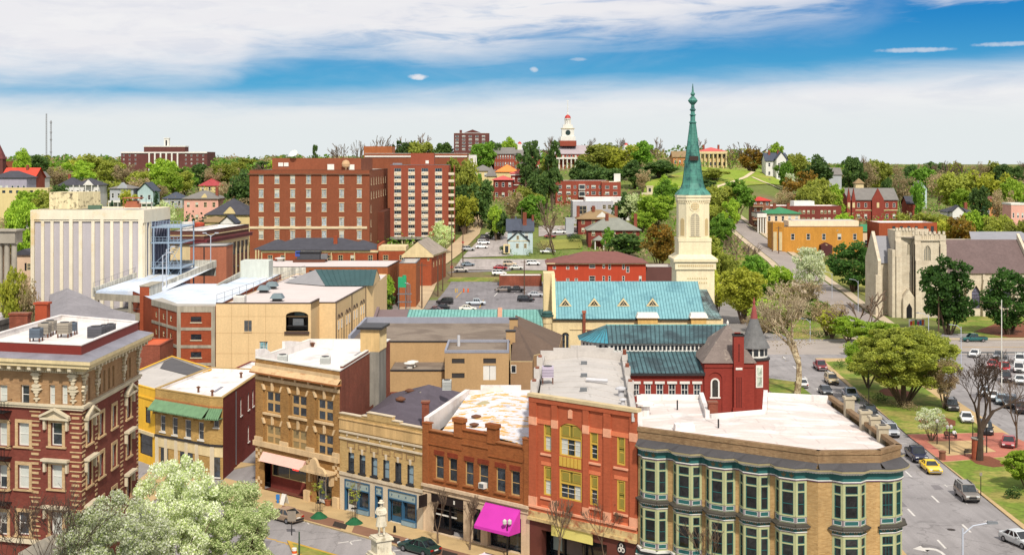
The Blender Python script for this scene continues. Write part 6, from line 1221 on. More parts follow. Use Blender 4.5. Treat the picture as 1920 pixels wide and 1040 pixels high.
# buildings behind
def block(px0,px1,ytop,Y,dep,label,name,wm,rm,wins=None,st='hs',lm=None,X1=None,par=.6,cop=None,skew=0.,z0=None,edge1=None,dpt=.15):
 """flat-roofed block whose front spans photo columns px0..px1 at distance Y"""
 s=FP/Y;xa,xb=(px0-CX)/s,(px1-CX)/s;z=zat(ytop,Y);p=[(xa,Y),(xb,Y),(xb+skew,Y+dep),(xa+skew,Y+dep)];zb=ground((xa+xb)/2,Y)if z0 is None else z0
 W={}
 if wins:W[0]=[Fr(p[0],p[1]).win(*q[:4])+tuple(q[4:])for q in wins]
 if edge1:W[1]=edge1
 return flat(name,label,'building',p,zb-1,z,wm,rm,par,.3,cop,W,st,lm,dep=dpt)
r,fr=block(316,382,433.7,310,33,'brown brick building with white flat roof and maroon cornice','brown_brick_building',BR('maroon brown brick',(104,66,58),(90,56,50),(110,80,70)),RWHITE,None,lm='the brown building with the maroon cornice',cop=DKMET,skew=4.1,edge1=[(3+3.1*k,16,1.6,4.)for k in range(10)]+[(3+3.1*k,9.5,1.6,3.6)for k in range(10)],st='dark')
a=MB();MC=M('maroon cornice paint',(110,48,52),.6);
for f in fr[:2]:a.fbox(f,-.5,f.L+.3,20.2,20.9,0,.9,MC);a.fbox(f,-.5,f.L+.3,20.9,21.1,0,1.1,MC);a.fbox(f,-.1,f.L+.1,21.9,22.1,0,.15,CREAM);a.fbox(f,0,f.L,14.8 if f is fr[0]else 19.2,20.2,-.02,.06,CREAM)
for k in range(11):u=1.4+3.1*k;a.fbox(fr[1],u-.35,u+.35,8.5,19.2,0,.12,CREAM)
a.build('cornice',r)
m=MB();x,y=at(352,424,23);m.lathe((x,y,22.4),[(1.5,0),(1.5,1.7)],WHITE,12);m.lathe((x+2.8,y+1,22.4),[(1.2,0),(1.3,1.3),(.6,1.6)],M('red drum',(186,78,52),.7),12);m.lathe((x+1.2,y+2,22.4),[(1.7,0),(1.7,.8)],M('tan plinth',(176,130,84),.8),12);m.build('roof_plant',r)
t=thing('pink_brick_block','plain salmon brick block beside the blue steel stair','building',(-71,303,0));a=MB();SB=BR('salmon brick',(192,118,88),(176,104,78),(170,116,92),.1,.12)
p=[(-74.2,300),(-68.6,300),(-66.3,302),(-66.3,309),(-74,309)];a.prism(p,-.2,20.1,SB,RGREY);a.build('wall',t);a=MB();ring(a,p,20.05,20.3,-.2,.15,GREYM);f=Fr(p[0],p[1]);a.fbox(f,f.L*.55,f.L*.6,5,20,0,.1,DKMET);a.build('coping',t)
cols=[489.7,519.3,548.7,578.5,607.7,640.5,673.7];rows=[(328.7,344.2),(355.6,370.4),(381.2,396.4),(408.7,423.3),(433,448.2)]
HW=[(x-4.4,a_,x+4.4,b_)for a_,b_ in rows for x in cols]
r,fr=block(468,692.7,319,450,66,'eight storey plain brown brick hotel with small white windows','brown_hotel',BHOT,RGREY,HW,'hot',lm='the eight storey brown brick hotel',z0=4,cop=M('brown coping',(120,80,60),.8),edge1=[(6+8.5*k,zz,1.6,2.6)for k in range(7)for zz in(31.3,26.4)]+[(5,zz,1.6,2.6)for zz in(21.7,16.7,12.)])
a=MB();f=fr[0];LT=MATS['pale lintel']
for x in cols:
 for a_,b_ in rows:u,z,w,h=f.win(x-5.2,a_-1.8,x+5.2,a_-.2);a.fbox(f,u-w/2,u+w/2,z,z+h,0,.12,LT)
a.split('lintel',r);a=MB();_,z=f.uz(570,428.8);a.fbox(f,-.1,f.L-.8,z,z+.8,0,.25,LT);a.build('string_course',r);a=MB();a.fbox(f,-.6,f.L+.6,34.9,35.3,0,.5,M('brown coping',(0,0,0)));a.build('cornice',r)
s=FP/462;a=MB();a.box((510.4-960)/s,(677-960)/s,462,500,35,zat(296.5,462),BHOT);a.build('penthouse',r);a=MB()
for x0,x1,y0,y1 in((522,531,305,312),(532.5,541,305,312),(614,626.5,308,319),(654,664.5,308.5,319)):a.box((x0-960)/s,(x1-960)/s,461.8,462,zat(y1,462),zat(y0,462),WHITE)
a.split('penthouse_door',r);a=MB();a.box(-49.4,-46.9,478,514,3,21,BR('dark brown brick',(116,62,46),(104,56,42),(100,62,50)));a.build('stair_block',r)
x,z=(551-960)/s,zat(297,462);m=MB();m.lathe((0,0,0),[(.05,-.5),(.9,-.35),(1.5,0),(1.35,.02),(.8,-.2),(.05,-.3)],WHITE,16);m.tube([(0,0,-.4),(0,.2,-2.2)],.12,GREYM,6);o=m.local('satellite_dish');o.location=(x,461,z+1.8);o.rotation_euler=(R(50),0,R(-20));tag(o,'white satellite dish on the hotel roof','satellite dish')
x=(649.5-960)/s;m=MB();m.lathe((x,460.6,zat(319,461)),[(.2,0),(.3,.8),(1.3,1.3),(1.5,2.2),(1.1,3.2),(.2,3.6)],M('tan radome',(200,164,124),.7),12);o=m.build('radome');tag(o,'round tan radome by the hotel penthouse','radome')
Y=500;s=FP/Y
AW=[]
for x0,x1 in((739,752.3),(765.2,778),(790,803),(815.5,829)):
 for k in range(10):y0=315.6+13.22*k;AW.append((x0+.3,y0,x1-.3,y0+6.4))
r,fr=block(731.5,841,309.6,Y,17,'eleven storey red brick apartment tower with cream window bands','apartment_tower',BAPT,RGREY,AW,'apt',lm='the red brick apartment tower',cop=GREYM,z0=5)
f=fr[0];a=MB()
for x0,x1 in((739,752.3),(765.2,778),(790,803),(815.5,829)):
 u0,u1=f.uz(x0,400)[0],f.uz(x1,400)[0]
 for k in range(10):z=f.uz(800,315.6+13.22*k+6.5)[1];zt=f.uz(800,315.6+13.22*(k+1)-.1)[1];a.fbox(f,u0,u1,zt,z,0,.1,M('cream spandrel',(232,216,190),.8,.06,.5,.1));a.fbox(f,u0+.5,u0+1.1,z-.5,z+.05,.1,.35,WHITE)
a.split('spandrel',r);a=MB();zz=zat(446,Y);a.fbox(f,.3,f.L-2,zz-.3,zz+.5,0,5.,CONC);
for u in(1,5,9,14,18):a.fbox(f,u-.2,u+.2,4.5,zz,4,4.4,STONE)
a.fbox(f,.5,f.L-2,4.5,zz-.3,-.0,.05,MATS['glass dark']);a.build('entrance_canopy',r)
a=MB();a.fbox(f,f.L-.05,f.L+.1,5,38,-10,-1.2,BAPT);a.fbox(f,f.L+2.0,f.L+2.3,5,38,-6,-.1,BAPT)
for k in range(11):z=36.-2.71*k;a.fbox(f,f.L,f.L+2.2,z-1.9,z-1.7,-3,.1,CONC);a.fbox(f,f.L,f.L+2.2,z-1.7,z-.8,-.05,.12,M('cream spandrel',(0,0,0)))
a.split('balcony',r);a=MB();a.box((768-960)/s,(812-960)/s,506,513,37.5,zat(287,506),BAPT);a.box((796-960)/s,(802-960)/s,505.9,506,38.6,39.8,WHITE);a.box((735-960)/s,(752-960)/s,503,506,38,38.8,ZINC);a.build('penthouse',r)
r,fr=block(684,876,288,566,25,'long brown brick block with white cornice behind the hotel','long_brown_block',BHOT,RGREY,None,lm='the long brown block',cop=WHITE);a=MB();s=FP/570;a.box((682-960)/s,(735-960)/s,570,585,40,zat(274.5,570),BFLAT);a.build('penthouse',r);a=MB();a.fbox(fr[0],0,fr[0].L,41.2,41.9,0,.3,WHITE);a.build('cornice',r)
FW=[(x,506.5,x+12,513.5)for x in(428,458,488,549,580,611,641,671)]
r,fr=block(400,727,500.7,348.6,22.5,'long flat roofed orange brown brick building with dark windows','flat_brick_building',BFLAT,M('pinkish grey roof gravel',(0,0,0)),FW,'dark',lm='the long flat brick building',par=.15,cop=DKMET,skew=1.3,edge1=[(4+4.6*k,zz,.9,1.6)for k in range(4)for zz in(7.6,4.2)])
x,y=at(581,490,11.3);m=MB();m.box(x-4.5,x+4.5,y-2,y+2,11.2,11.9,M('rust steel',(0,0,0)));m.box(x-3.4,x+3.,y-1.5,y+1.5,11.9,14.2,M('dark condenser',(72,74,80),.5,.1,1.));m.box(x-3.6,x+3.2,y-1.7,y+1.7,13.7,14.,BLACK);m.box(x-3.9,x-2.6,y-1.6,y,12.8,14.3,M('royal blue tarp',(60,80,150),.7));m.box(x+3.2,x+5,y-1,y+1,12,13.4,GREYM);o=m.build('condenser');tag(o,'large dark rooftop condenser with a bit of blue tarp','condenser')
x,y=at(525,489,11.3);roof_vent(x,y,11.2,1.1,.8,'white domed vent on the flat brick roof',WHITE)
block(748.6,780,493.5,352,16,'small orange brick annex by the green cooling tower','brick_annex',BFLAT,RGREY,None,cop=GREYM)
t=thing('cooling_tower','bright green cooling tower on a steel frame by the alley','cooling tower',(-27.7,330,0));GN=M('bright green cabinet',(48,160,112),.5,.08,1.);a=MB();a.box(-28.8,-26.8,329,331,7.8,10.3,GN);a.lathe((-27.3,330,10.3),[(.5,0),(.5,.5)],GN,10);a.build('tank',t)
for x in(-28.7,-26.9):
 for y in(329.1,330.9):a=MB();a.box(x-.08,x+.08,y-.08,y+.08,0,7.8,GREYM);a.build('leg',t)
a=MB()
for z in(2.,4.,6.):a.box(-29,-25.5,328.9,331.1,z,z+.12,GREYM);
for x in(-26.3,-25.8):a.tube([(x,329,0),(x,329,8.6),(x-.8,329,9)],.12,GREYM,6)
a.build('frame',t)
t=thing('hip_roofed_annex','long low brick building with dark hipped roof and brick chimney','building',(-62,420,2),lm='the long low dark roofed building');Y=415.;s=FP/Y;P=lambda x:(x-960)/s
ze,zr=zat(468,Y),zat(446,Y+9);f=Fr((P(491),Y),(P(708),Y));ww=[f.win(x,478,x+9,490)for x in(502,526,563,583,614,634,657,690)];a=MB();wall(a,f,0,ze,BRED,ww,.15);wall(a,Fr((P(708),Y),(P(708),Y+19)),0,ze,BRED);wall(a,Fr((P(708),Y+19),(P(491),Y+19)),0,ze,BRED);wall(a,Fr((P(491),Y+19),(P(491),Y)),0,ze,BRED);a.build('wall',t);windows(t,f,ww,'hsd',.15)
a=MB();hip(a,[(P(491),Y),(P(690),Y),(P(690),Y+19),(P(491),Y+19)],ze,zr,SHING,.8);hip(a,[(P(640),Y+2),(P(709),Y+2),(P(709),Y+15),(P(640),Y+15)],ze-.02,ze+2.6,SHING,.6);hip(a,[(P(476),Y+3),(P(545),Y+3),(P(545),Y+16),(P(476),Y+16)],ze+.02,ze+2.8,SHING,.6);a.build('roof',t)
a=MB();a.fbox(f,-.3,f.L+.3,ze-.9,ze-.2,0,.25,CREAM);
for k in range(6):a.fbox(f,f.L*k/5.-.12,f.L*k/5.+.12,0,ze-.9,0,.2,CREAM)
a.build('trim',t);a=MB();x=P(625.5);a.box(x-.6,x+.6,Y+4.2,Y+5.2,11,zat(442,Y+4),BRED);a.box(P(710)-.5,P(710)+.3,Y-.2,Y+19,0,ze+1.6,BRED);a.split('chimney',t)
a=MB();a.box(P(478),P(491),Y+2,Y+14,0,ze-.3,CREAM)if False else None
for k in range(3):x=P(477)+.9*k;a.lathe((x,Y+2.4,0),[(.3,0),(.25,ze-.3)],CREAM,8)
a.build('porch_columns',t)
t=thing('gabled_annex','brick annex with cream pediment and weathered grey roof by the alley','building',(-31,412,1),lm='the pedimented brick annex');f0=Fr((P(711),413),(P(760),413));ww=[f0.win(718,478,728,487.5),f0.win(749,478,757,487.5)]
a=MB();wall(a,f0,0,zat(470,413),BRED,ww,.15);windows(t,f0,ww,'hsd',.15);yq=403.;s2=FP/yq;p=[((757-960)/s2,yq),((809-960)/s2,yq),(-21.6,425),(-33.,425)];zq=zat(478,yq);f=Fr(p[0],p[1]);g=Fr(p[1],p[2]);w0=[f.win(778,480,787.5,491),f.win(801,479,805,489)];w1=[(3.5+4.4*k,zz,1.,1.8)for k in range(4)for zz in(6.6,)]
wall(a,f,0,zq,BRED,w0,.15);wall(a,g,0,zq,BRED,w1,.15);wall(a,Fr(p[3],p[0]),0,zq,BRED);a.build('wall',t);windows(t,f,w0,'hsd',.15);windows(t,g,w1,'hsd',.15)
a=MB();m0=((p[0][0]+p[1][0])/2,p[0][1]-.5);m1=((p[2][0]+p[3][0])/2,p[2][1]);zr=zat(451,yq+4);GS=M('weathered grey slate',(160,148,136),.95,.22,.5,fine=.25)
e0,e1,e2,e3=(p[0][0]-.6,p[0][1]-.5),(p[1][0]+.6,p[1][1]-.5),(p[2][0]+.6,p[2][1]),(p[3][0]-.6,p[3][1]);a.faces([(*e0,zq),(*e1,zq),(*e2,zq),(*e3,zq),(*m0,zr),(*m1,zr)],[(1,2,5,4),(3,0,4,5),(2,3,5)],GS);a.build('roof',t)
a=MB();a.faces([(e0[0],e0[1]+.1,zq),(e1[0],e1[1]+.1,zq),(m0[0],m0[1]+.1,zr-.1)],[(0,1,2)],CREAM);a.fbox(f,-.6,f.L+.6,zq-.7,zq+.1,.0,.5,CREAM);a.fbox(g,0,g.L,zq-.6,zq+.05,0,.4,CREAM);a.faces([(*p[0],zat(461,413)),(P(711),413,zat(461,413)),(P(711),425,zat(461,413)),(-33,425,zat(461,413))],[(0,1,2,3)],ZINC)if False else None;a.build('pediment',t);a=MB();a.box(P(711),P(762),412.9,424,zat(470,413),zat(462,413),CREAM);a.build('parapet',t)
t=thing('red_painted_house','two storey bright red house with brown hipped roof','house',(25,392,0),lm='the bright red house');Y=385.;s=FP/Y;P=lambda x:(x-960)/s;RD=M('bright red paint',(186,70,44),.8,.08,.4,.1);f=Fr((P(1027.5),Y),(P(1211),Y));ze=zat(493,Y)
ww=[f.win(*q)for q in((1036.5,499,1042.5,505),(1061.5,499,1067.5,505),(1077.5,499,1083.5,505),(1104.5,494.5,1116,503),(1129.5,494.5,1134.5,503),(1140.5,494.5,1145.5,505),(1166.5,494.5,1171.5,505),(1174,499,1180,511),(1036.5,521.5,1042.5,527.5),(1061.5,521.5,1067.5,527.5),(1077.5,521.5,1083.5,527.5),(1104.5,517,1116,527.5),(1129.5,517,1134.5,527.5),(1140.5,517,1145.5,527.5),(1166.5,517,1171.5,527.5),(1198,517,1203,528))]
a=MB();wall(a,f,-.2,ze,RD,ww,.15);
for i,(A,B)in enumerate((((P(1211),Y),(P(1211),Y+16)),((P(1211),Y+16),(P(1027.5),Y+16)),((P(1027.5),Y+16),(P(1027.5),Y)))):wall(a,Fr(A,B),-.2,ze,RD)
a.build('wall',t);windows(t,f,ww,'hs',.15);a=MB();zr=zat(471,Y+8);hip(a,[(P(1046),Y),(P(1211),Y),(P(1211),Y+16),(P(1046),Y+16)],ze,zr,SHBR,.8);hip(a,[(P(1027.5),Y+.5),(P(1100),Y+.5),(P(1100),Y+15),(P(1027.5),Y+15)],ze-.3,zr-1.2,SHBR,.6);a.build('roof',t);a=MB();a.fbox(f,-.5,f.L+.6,ze-.25,ze-.02,0,.8,CREAM);a.build('eaves',t)
block(1211,1264,501,387,12,'low dark brown annex against the bright red house','brown_annex',M('dark brown siding',(100,66,62),.8,.1,.5),RGREY,None)
r,fr=block(936,1016,517,404,6,'long low old brick shed with brown roof edge beside the dumpster','low_brick_shed',BSIDE,RWHITE,None,par=.2,cop=M('brown coping',(0,0,0)))
# grey stone church on the right
def stone():
 t=thing('stone_church','grey limestone gothic church with square tower and brown roof','church',(112,338,0),lm='the grey stone church');LS=BR('grey limestone',(226,214,190),(214,200,176),(206,194,172),.14,.14,1.2,.5,.02);BRF=M('brown tile roof',(116,98,96),.9,.12,.4,.15,fine=.15);SLT=M('blue grey slate',(150,150,156),.85,.1,.4)
 Y=334.;s=FP/Y;P=lambda x:(x-960)/s;x0,x1=108.5,134;f=Fr((x0,Y),(x1,Y));ze,zr=zat(512,Y),zat(449,Y+10)
 pw=[f.win(a_,535,b_,578)for a_,b_ in((1821.5,1838),(1850,1867),(1879,1896))]+[f.win(1787,535,1804,578)];a=MB();wall(a,f,-.2,ze,LS,pw,.5)
 for u,z,w,h in pw:arch_fill(a,f,u,z+h-w*.75,w,z+h,LS,pointed=True)
 wall(a,Fr((x1,Y),(x1,Y+20)),-.2,ze,LS);wall(a,Fr((x0,Y+20),(x0,Y)),-.2,ze,LS);a.build('wall',t)
 for u,z,w,h in pw:
  g=MB();g.fbox(f,u-w/2,u+w/2,z,z+h,-.48,-.42,GL('lead glass',(64,64,80)));
  for k in range(7):g.fbox(f,u-w/2,u+w/2,z+h*k/7,z+h*k/7+.07,-.42,-.38,DKMET)
  for e in(-1,1):g.fprism(f,[(u+e*w/2,z),(u+e*(w/2+.35),z),(u+e*(w/2+.35),z+h-w*.7),(u,z+h+.55),(u,z+h+.05),(u+e*w/2,z+h-w*.75)][::e],0,.18,STONE)
  g.build('lancet_window',t)
 b=MB()
 for px in(1843.5,1873,1813,1903):u=f.uz(px,550)[0];b.fprism(f,[(u-.5,-.2),(u+.5,-.2),(u+.5,ze-3.4),(u+.25,ze-1.6),(u-.25,ze-1.6),(u-.5,ze-3.4)],0,1.2,LS);b.fbox(f,u-.3,u+.3,ze-3.4,ze-.3,0,.6,LS)
 b.split('buttress',t);r=MB();r.faces([(x0-.5,Y-.5,ze),(x1+1,Y-.5,ze),(x1+1,Y+10,zr),(x0-.5,Y+10,zr),(x1+1,Y+20.5,ze),(x0-.5,Y+20.5,ze)],[(0,1,2,3),(4,5,3,2)],BRF);r.build('roof',t)
 g=MB();xg=(1906-960)*(Y+10)/FP;g.faces([(xg+(0),Y+10,zr+1.6),(xg,Y-1,ze+.9),(xg,Y-1,ze-1),(xg,Y+10,zr-1),(xg+.7,Y+10,zr+1.6),(xg+.7,Y-1,ze+.9),(xg+.7,Y-1,ze-1),(xg+.7,Y+10,zr-1)],[(0,1,2,3),(7,6,5,4),(0,4,5,1),(1,5,6,2)],LS);g.build('gable_wall',t)
 tx0,tx1=P(1711),P(1757.6);lx0=P(1679);k=MB();zt=zat(438,Y-1)
 F2=Fr((tx0,Y-4),(tx1,Y-4));F1=Fr((lx0,Y-2),(tx0,Y-2));w2=[F2.win(1733,460,1745,489)];w1=[F1.win(1701,455,1708,478)]
 wall(k,F2,-.2,zt,LS,w2,.35);wall(k,F1,-.2,zt+.8,LS,w1,.35)
 for fr,w_ in((F2,w2),(F1,w1)):
  u,z,w,h=w_[0];arch_fill(k,fr,u,z+h-w*.8,w,z+h,LS,pointed=True)
 for A,B,z_ in(((tx1,Y-4),(tx1,Y+7),zt),((tx1,Y+7),(lx0,Y+7),zt+.8),((lx0,Y+7),(lx0,Y-2),zt+.8),((tx0,Y-2),(tx0,Y-4),zt)):wall(k,Fr(A,B),-.2,z_,LS)
 k.poly([(tx0,Y-4,zt-1),(tx1,Y-4,zt-1),(tx1,Y+7,zt-1),(lx0,Y+7,zt-1),(lx0,Y-2,zt-1)],RGREY);k.build('tower',t)
 b=MB()
 for fr in(F2,F1):
  zz=zt if fr is F2 else zt+.8
  for u in(0,fr.L):
   for hh,dd in((zz-6.5,1.3),(zz-2.5,.75),(zz-.2,.35)):b.fbox(fr,u-.75,u+.75,-.2,hh,-.1,dd,LS)
  n=7;b.fbox(fr,-.6,fr.L+.6,zz-1.6,zz-1.25,0,.45,LS)
  for q in range(n):u=-.3+(fr.L+.6)*q/(n-1);b.fbox(fr,u-.28,u+.28,zz-.05,zz+.75,-.35,.25,LS)
  for q in range(12):u=fr.L*(q+.5)/12;b.fbox(fr,u-.1,u+.1,zz-1.25,zz-.2,0,.12,STONE)
 b.fbox(F1,-1.7,-.9,-.2,zt-4,-3,1.,LS)
 b.build('battlements',t)
 for fr,w_ in((F2,w2),(F1,w1)):
  u,z,w,h=w_[0];g=MB();g.fbox(fr,u-w/2,u+w/2,z,z+h,-.34,-.28,M('leaded tracery glass',(140,138,126),.6,.2,2.));
  for q in range(1,4):g.fbox(fr,u-w/2+w*q/4-.07,u-w/2+w*q/4+.07,z,z+h,-.28,-.14,STONE)
  for q in range(1,7):g.fbox(fr,u-w/2,u+w/2,z+h*q/7-.05,z+h*q/7+.05,-.28,-.22,GREYM)
  g.build('tracery_window',t)
 e=MB();u=F1.L*.5;e.fprism(F1,[(u-1.5,-.2),(u+1.5,-.2),(u+1.5,5),(u,7.2),(u-1.5,5)],0,2.4,LS);e.fprism(F1,[(u-.7,0),(u+.7,0),(u+.7,2.6),(u,3.8),(u-.7,2.6)],2.4,2.45,BLACK);e.build('porch',t)
 wx0,wx1=94.6,P(1681);w=MB();FW_=Fr((wx0,Y+2),(wx1,Y+2));z1=zat(493,Y+2);ww=[FW_.win(1664,505,1676,517)];wall(w,FW_,-.2,z1,LS,ww,.3);wall(w,Fr((wx0,Y+12),(wx0,Y+2)),-.2,z1,LS);w.build('wing_wall',t);windows(t,FW_,ww,'darks',.3)
 r=MB();z2=zat(442,Y+7);r.faces([(wx0,Y+1.6,z1),(wx1+2,Y+1.6,z1),(wx1+2,Y+7,z2),(wx0,Y+7,z2),(wx1+2,Y+13,z1),(wx0,Y+13,z1)],[(0,1,2,3),(4,5,3,2)],SLT);r.build('wing_roof',t)
 g=MB();g.faces([(wx0-.4,Y+1,-.2),(wx0-.4,Y+1,z1+.6),(wx0-.4,Y+7,z2+1.2),(wx0-.4,Y+13,z1+.6),(wx0-.4,Y+13,-.2),(wx0+.4,Y+1,-.2),(wx0+.4,Y+1,z1+.6),(wx0+.4,Y+7,z2+1.2),(wx0+.4,Y+13,z1+.6),(wx0+.4,Y+13,-.2)],[(4,3,2,1,0),(5,6,7,8,9),(1,2,7,6),(2,3,8,7),(0,1,6,5)],LS);g.box(wx0-1.1,wx0+.4,Y+.5,Y+1.6,-.2,z1-3,LS);g.build('wing_gable',t)
 r=MB();yb=Y+22;s3=FP/yb;r.faces([(x0,yb,zat(452,yb)),(118.,yb,zat(452,yb)),(116.,yb+8,zat(440,yb+8)),(x0,yb+8,zat(440,yb+8))],[(0,1,2,3)],SLT);xr=(1842-960)/s3
 r.faces([(xr-3,yb,zat(452,yb)),(xr+16,yb,zat(452,yb)),(xr+14,yb+9,zat(434,yb+9)),(xr-.5,yb+9,zat(434,yb+9))],[(0,1,2,3)],SLT);r.faces([(xr-3,yb,zat(452,yb)),(xr-.5,yb+9,zat(434,yb+9)),(xr-.5,yb+9,zat(432,yb+9)),(xr-3.,yb,zat(449,yb))],[(0,1,2,3)],WHITE);r.box(x0,xr+16,yb+.4,yb+12,-.2,zat(452,yb)-.1,LS);r.build('rear_hall',t)
stone()
# buildings at the left edge
t=thing('columned_hall','grey stone hall with tall doric columns at the left edge','building',(-106,260,0),lm='the columned stone hall');GS2=M('grey stone',(170,158,140),.9,.15,.5,.3);a=MB();Y=255.;s=FP/Y;x1=(28-960)/s;a.box(-112,x1,Y,Y+4,zat(456,Y),zat(432,Y),GS2);a.box(-112,x1+.4,Y-.4,Y+4.4,zat(434,Y),zat(431,Y),GS2);a.box(-112,x1-2.5,Y+2.5,Y+4,-.2,zat(456,Y),M('peach stucco',(214,184,156),.85,.1,.4));a.build('wall',t)
for px in(23,9.5,-4):x=(px-960)/s;a=MB();a.lathe((x,Y+1,0),[(.72,0),(.72,.4),(.6,.5),(.52,zat(460,Y)),(.75,zat(458,Y)),(.75,zat(456,Y))],GS2,14);a.build('column',t)
t=thing('peach_house','small peach house with shuttered window beside the columns','house',(-100,285,0));Y=282.;s=FP/Y;P=lambda x:(x-960)/s;f=Fr((P(26),Y),(P(62),Y));ww=[f.win(50.5,493,58,507)];a=MB();wall(a,f,-.2,zat(476,Y),M('peach stucco',(0,0,0)),ww,.1);wall(a,Fr((P(62),Y),(P(62),Y+10)),-.2,zat(476,Y),M('peach stucco',(0,0,0)));a.build('wall',t);windows(t,f,ww,'hsd',.1);a=MB();hip(a,[(P(26),Y),(P(64),Y),(P(64),Y+10),(P(26),Y+10)],zat(476,Y),zat(464,Y+5),SHING,.5,gable=True);a.build('roof',t);a=MB();u,z,w,h=ww[0]
for e in(-1,1):a.fbox(f,u+e*(w*.8)-.2,u+e*(w*.8)+.2,z,z+h,0,.08,BLACK)
a.split('shutter',t)
t=thing('grey_metal_shed','old shed with broad sagging grey metal roof','shed',(-74,210,0),lm='the grey metal shed');SHM=M('dull grey metal roof',(150,146,150),.7,.14,.25,.15,metal=.1);a=MB();y0,y1=196.,236.;n=8
prof=[(-84,8.),(-80,10.3),(-77.,12.3),(-73.,9.9),(-69,8.7),(-64,8.2)]
A=[at(84,553,11.5),at(115,546,12.3),at(178,603,8.),at(170,618,7.5)]
R0=[Vector((-86.,242,15.0)),Vector((-82.,240,16.4)),Vector((-77,236,15.3)),Vector((-71.,232,13.4)),Vector((-66,228,13.0))];R1=[Vector((-74,206,12.)),Vector((-70.5,206,13.1)),Vector((-67,206,12.4)),Vector((-63,206,11.8)),Vector((-59.5,206,11.5))]
for i in range(4):
 for k in range(6):p,q=R0[i].lerp(R1[i],k/6),R0[i].lerp(R1[i],(k+1)/6);p2,q2=R0[i+1].lerp(R1[i+1],k/6),R0[i+1].lerp(R1[i+1],(k+1)/6);sg=Vector((0,0,-.5*math.sin(math.pi*k/6)));sg2=Vector((0,0,-.5*math.sin(math.pi*(k+1)/6)));a.poly([q+sg2,q2+sg2,p2+sg,p+sg],SHM)
a.build('roof',t);a=MB();a.poly([(v.x,v.y,v.z)for v in R1]+[(-59.5,206,-.2),(-74,206,-.2)],BOLD);a.poly([(-74,206,-.2),(-86,242,-.2),tuple(R0[0]),tuple(R1[0])],BOLD);a.build('wall',t)
t=thing('old_stucco_building','weathered low building with grey concrete pilasters and patchy roof','building',(-75,186,0),lm='the weathered pilastered building');a=MB();z=12.2;f=Fr((-92,176),at(86,575,z));CP=M('blackened concrete',(120,116,110),.9,.3,.6,.5);a.fbox(f,0,f.L,-.2,z-1,-.3,0,CP)
for k in range(9):u=f.L-.5-1.15*k*1.25;a.fbox(f,u-.4,u+.4,-.2,z+(.3 if k%3 else.8),-.3,.35,CP)
a.fbox(f,0,f.L,z-1,z-.2,-.4,.1,CP);a.build('wall',t);a=MB();a.poly([f.P(0,z-1.1,-.3),f.P(f.L,z-1.1,-.3),f.P(f.L,z-1.1,-24),f.P(0,z-1.1,-24)],M('blotchy pale roof',(196,188,190),.8,.2,.4,c2=(130,124,124),f2=.42,sc2=.35));a.build('roof',t);a=MB();a.box(-80,-78.5,199,200.5,10,13.2,GN);a.build('roof_unit',t)
block(126,176,606,236,10,'small grey brick stub wall with stepped top below the metal shed','stepped_wall_building',BOLD,RGREY,None)
block(258,300,648,205,8,'low brick shed with orange tarred roof between the shop and the deck','orange_roof_shed',BSIDE,M('orange roof coating',(206,98,58),.8,.15,.6),None,par=.1)
# houses and landmarks on the hill
def house(name,label,px0,px1,ye,yr,Y,dep,wm,rm,roof='hip',nx=3,rows=2,st='hsd',over=.5,lm=None,cat='house',chim=(),zb=None,porch=0):
 s=FP/Y;xa,xb=(px0-CX)/s,(px1-CX)/s;ze=zat(ye,Y);zr=zat(yr,Y+dep/2);z0=ground((xa+xb)/2,Y)if zb is None else zb
 t=thing(name,label,cat,((xa+xb)/2,Y+dep/2,z0),0,None,lm);p=[(xa,Y),(xb,Y),(xb,Y+dep),(xa,Y+dep)];f=Fr(p[0],p[1]);H=ze-z0;W=xb-xa
 ww=[]
 for r in range(rows):
  zz=z0+H*(r+.28)/rows;ww+=[(W*(i+.5)/nx,zz,min(1.3,W/nx*.42),min(2.2,H/rows*.55))for i in range(nx)]
 a=MB();wall(a,f,z0-2.5,ze,wm,ww,.12)
 for i in(1,2,3):g=Fr(p[i],p[(i+1)%4]);wall(a,g,z0-2.5,ze,wm)
 if roof=='gx':gable_wall(a,p[1],p[2],ze,zr,wm);gable_wall(a,p[3],p[0],ze,zr,wm)
 if roof=='gy':gable_wall(a,p[0],p[1],ze,zr,wm);gable_wall(a,p[2],p[3],ze,zr,wm)
 a.build('wall',t);windows(t,f,ww,st,.12);r=MB()
 if roof=='hip':hip(r,p,ze,zr,rm,over)
 elif roof in('gx','gy'):
  e=inset(p,-over)
  if roof=='gx':m0,m1=((e[3][0]+e[0][0])/2,(e[3][1]+e[0][1])/2),((e[1][0]+e[2][0])/2,(e[1][1]+e[2][1])/2);fs=[(0,1,5,4),(2,3,4,5)]
  else:m0,m1=((e[0][0]+e[1][0])/2,e[0][1]),((e[2][0]+e[3][0])/2,e[2][1]);fs=[(1,2,5,4),(3,0,4,5)]
  for dz in(0.,-.25):r.faces([(x,y,ze-.2+dz)for x,y in e]+[(*m0,zr+.15+dz),(*m1,zr+.15+dz)],fs,rm)
 else:r.poly([(x,y,ze+.02)for x,y in p],rm);ring(r,p,ze-.3,ze+.5,-.3,.2,roof)
 rr=r.build('roof',t)
 for c in chim:k=MB();cx=(c-CX)/s;k.box(cx-.6,cx+.6,Y+dep*.35,Y+dep*.35+1.1,ze,zr+1.6,BSIDE);k.build('chimney',rr)
 if porch:
  k=MB();n=porch;k.fbox(f,0,W,z0+H*.48,z0+H*.55,.0,2.4,WHITE);
  for i in range(n):k.fbox(f,W*i/(n-1)*.98,W*i/(n-1)*.98+.3,z0,z0+H*.48,2.,2.3,WHITE)
  k.build('porch',t)
 return t,f,z0,ze,zr
PAL=lambda n,c:M(n,c,.85,.08,.4,.08)
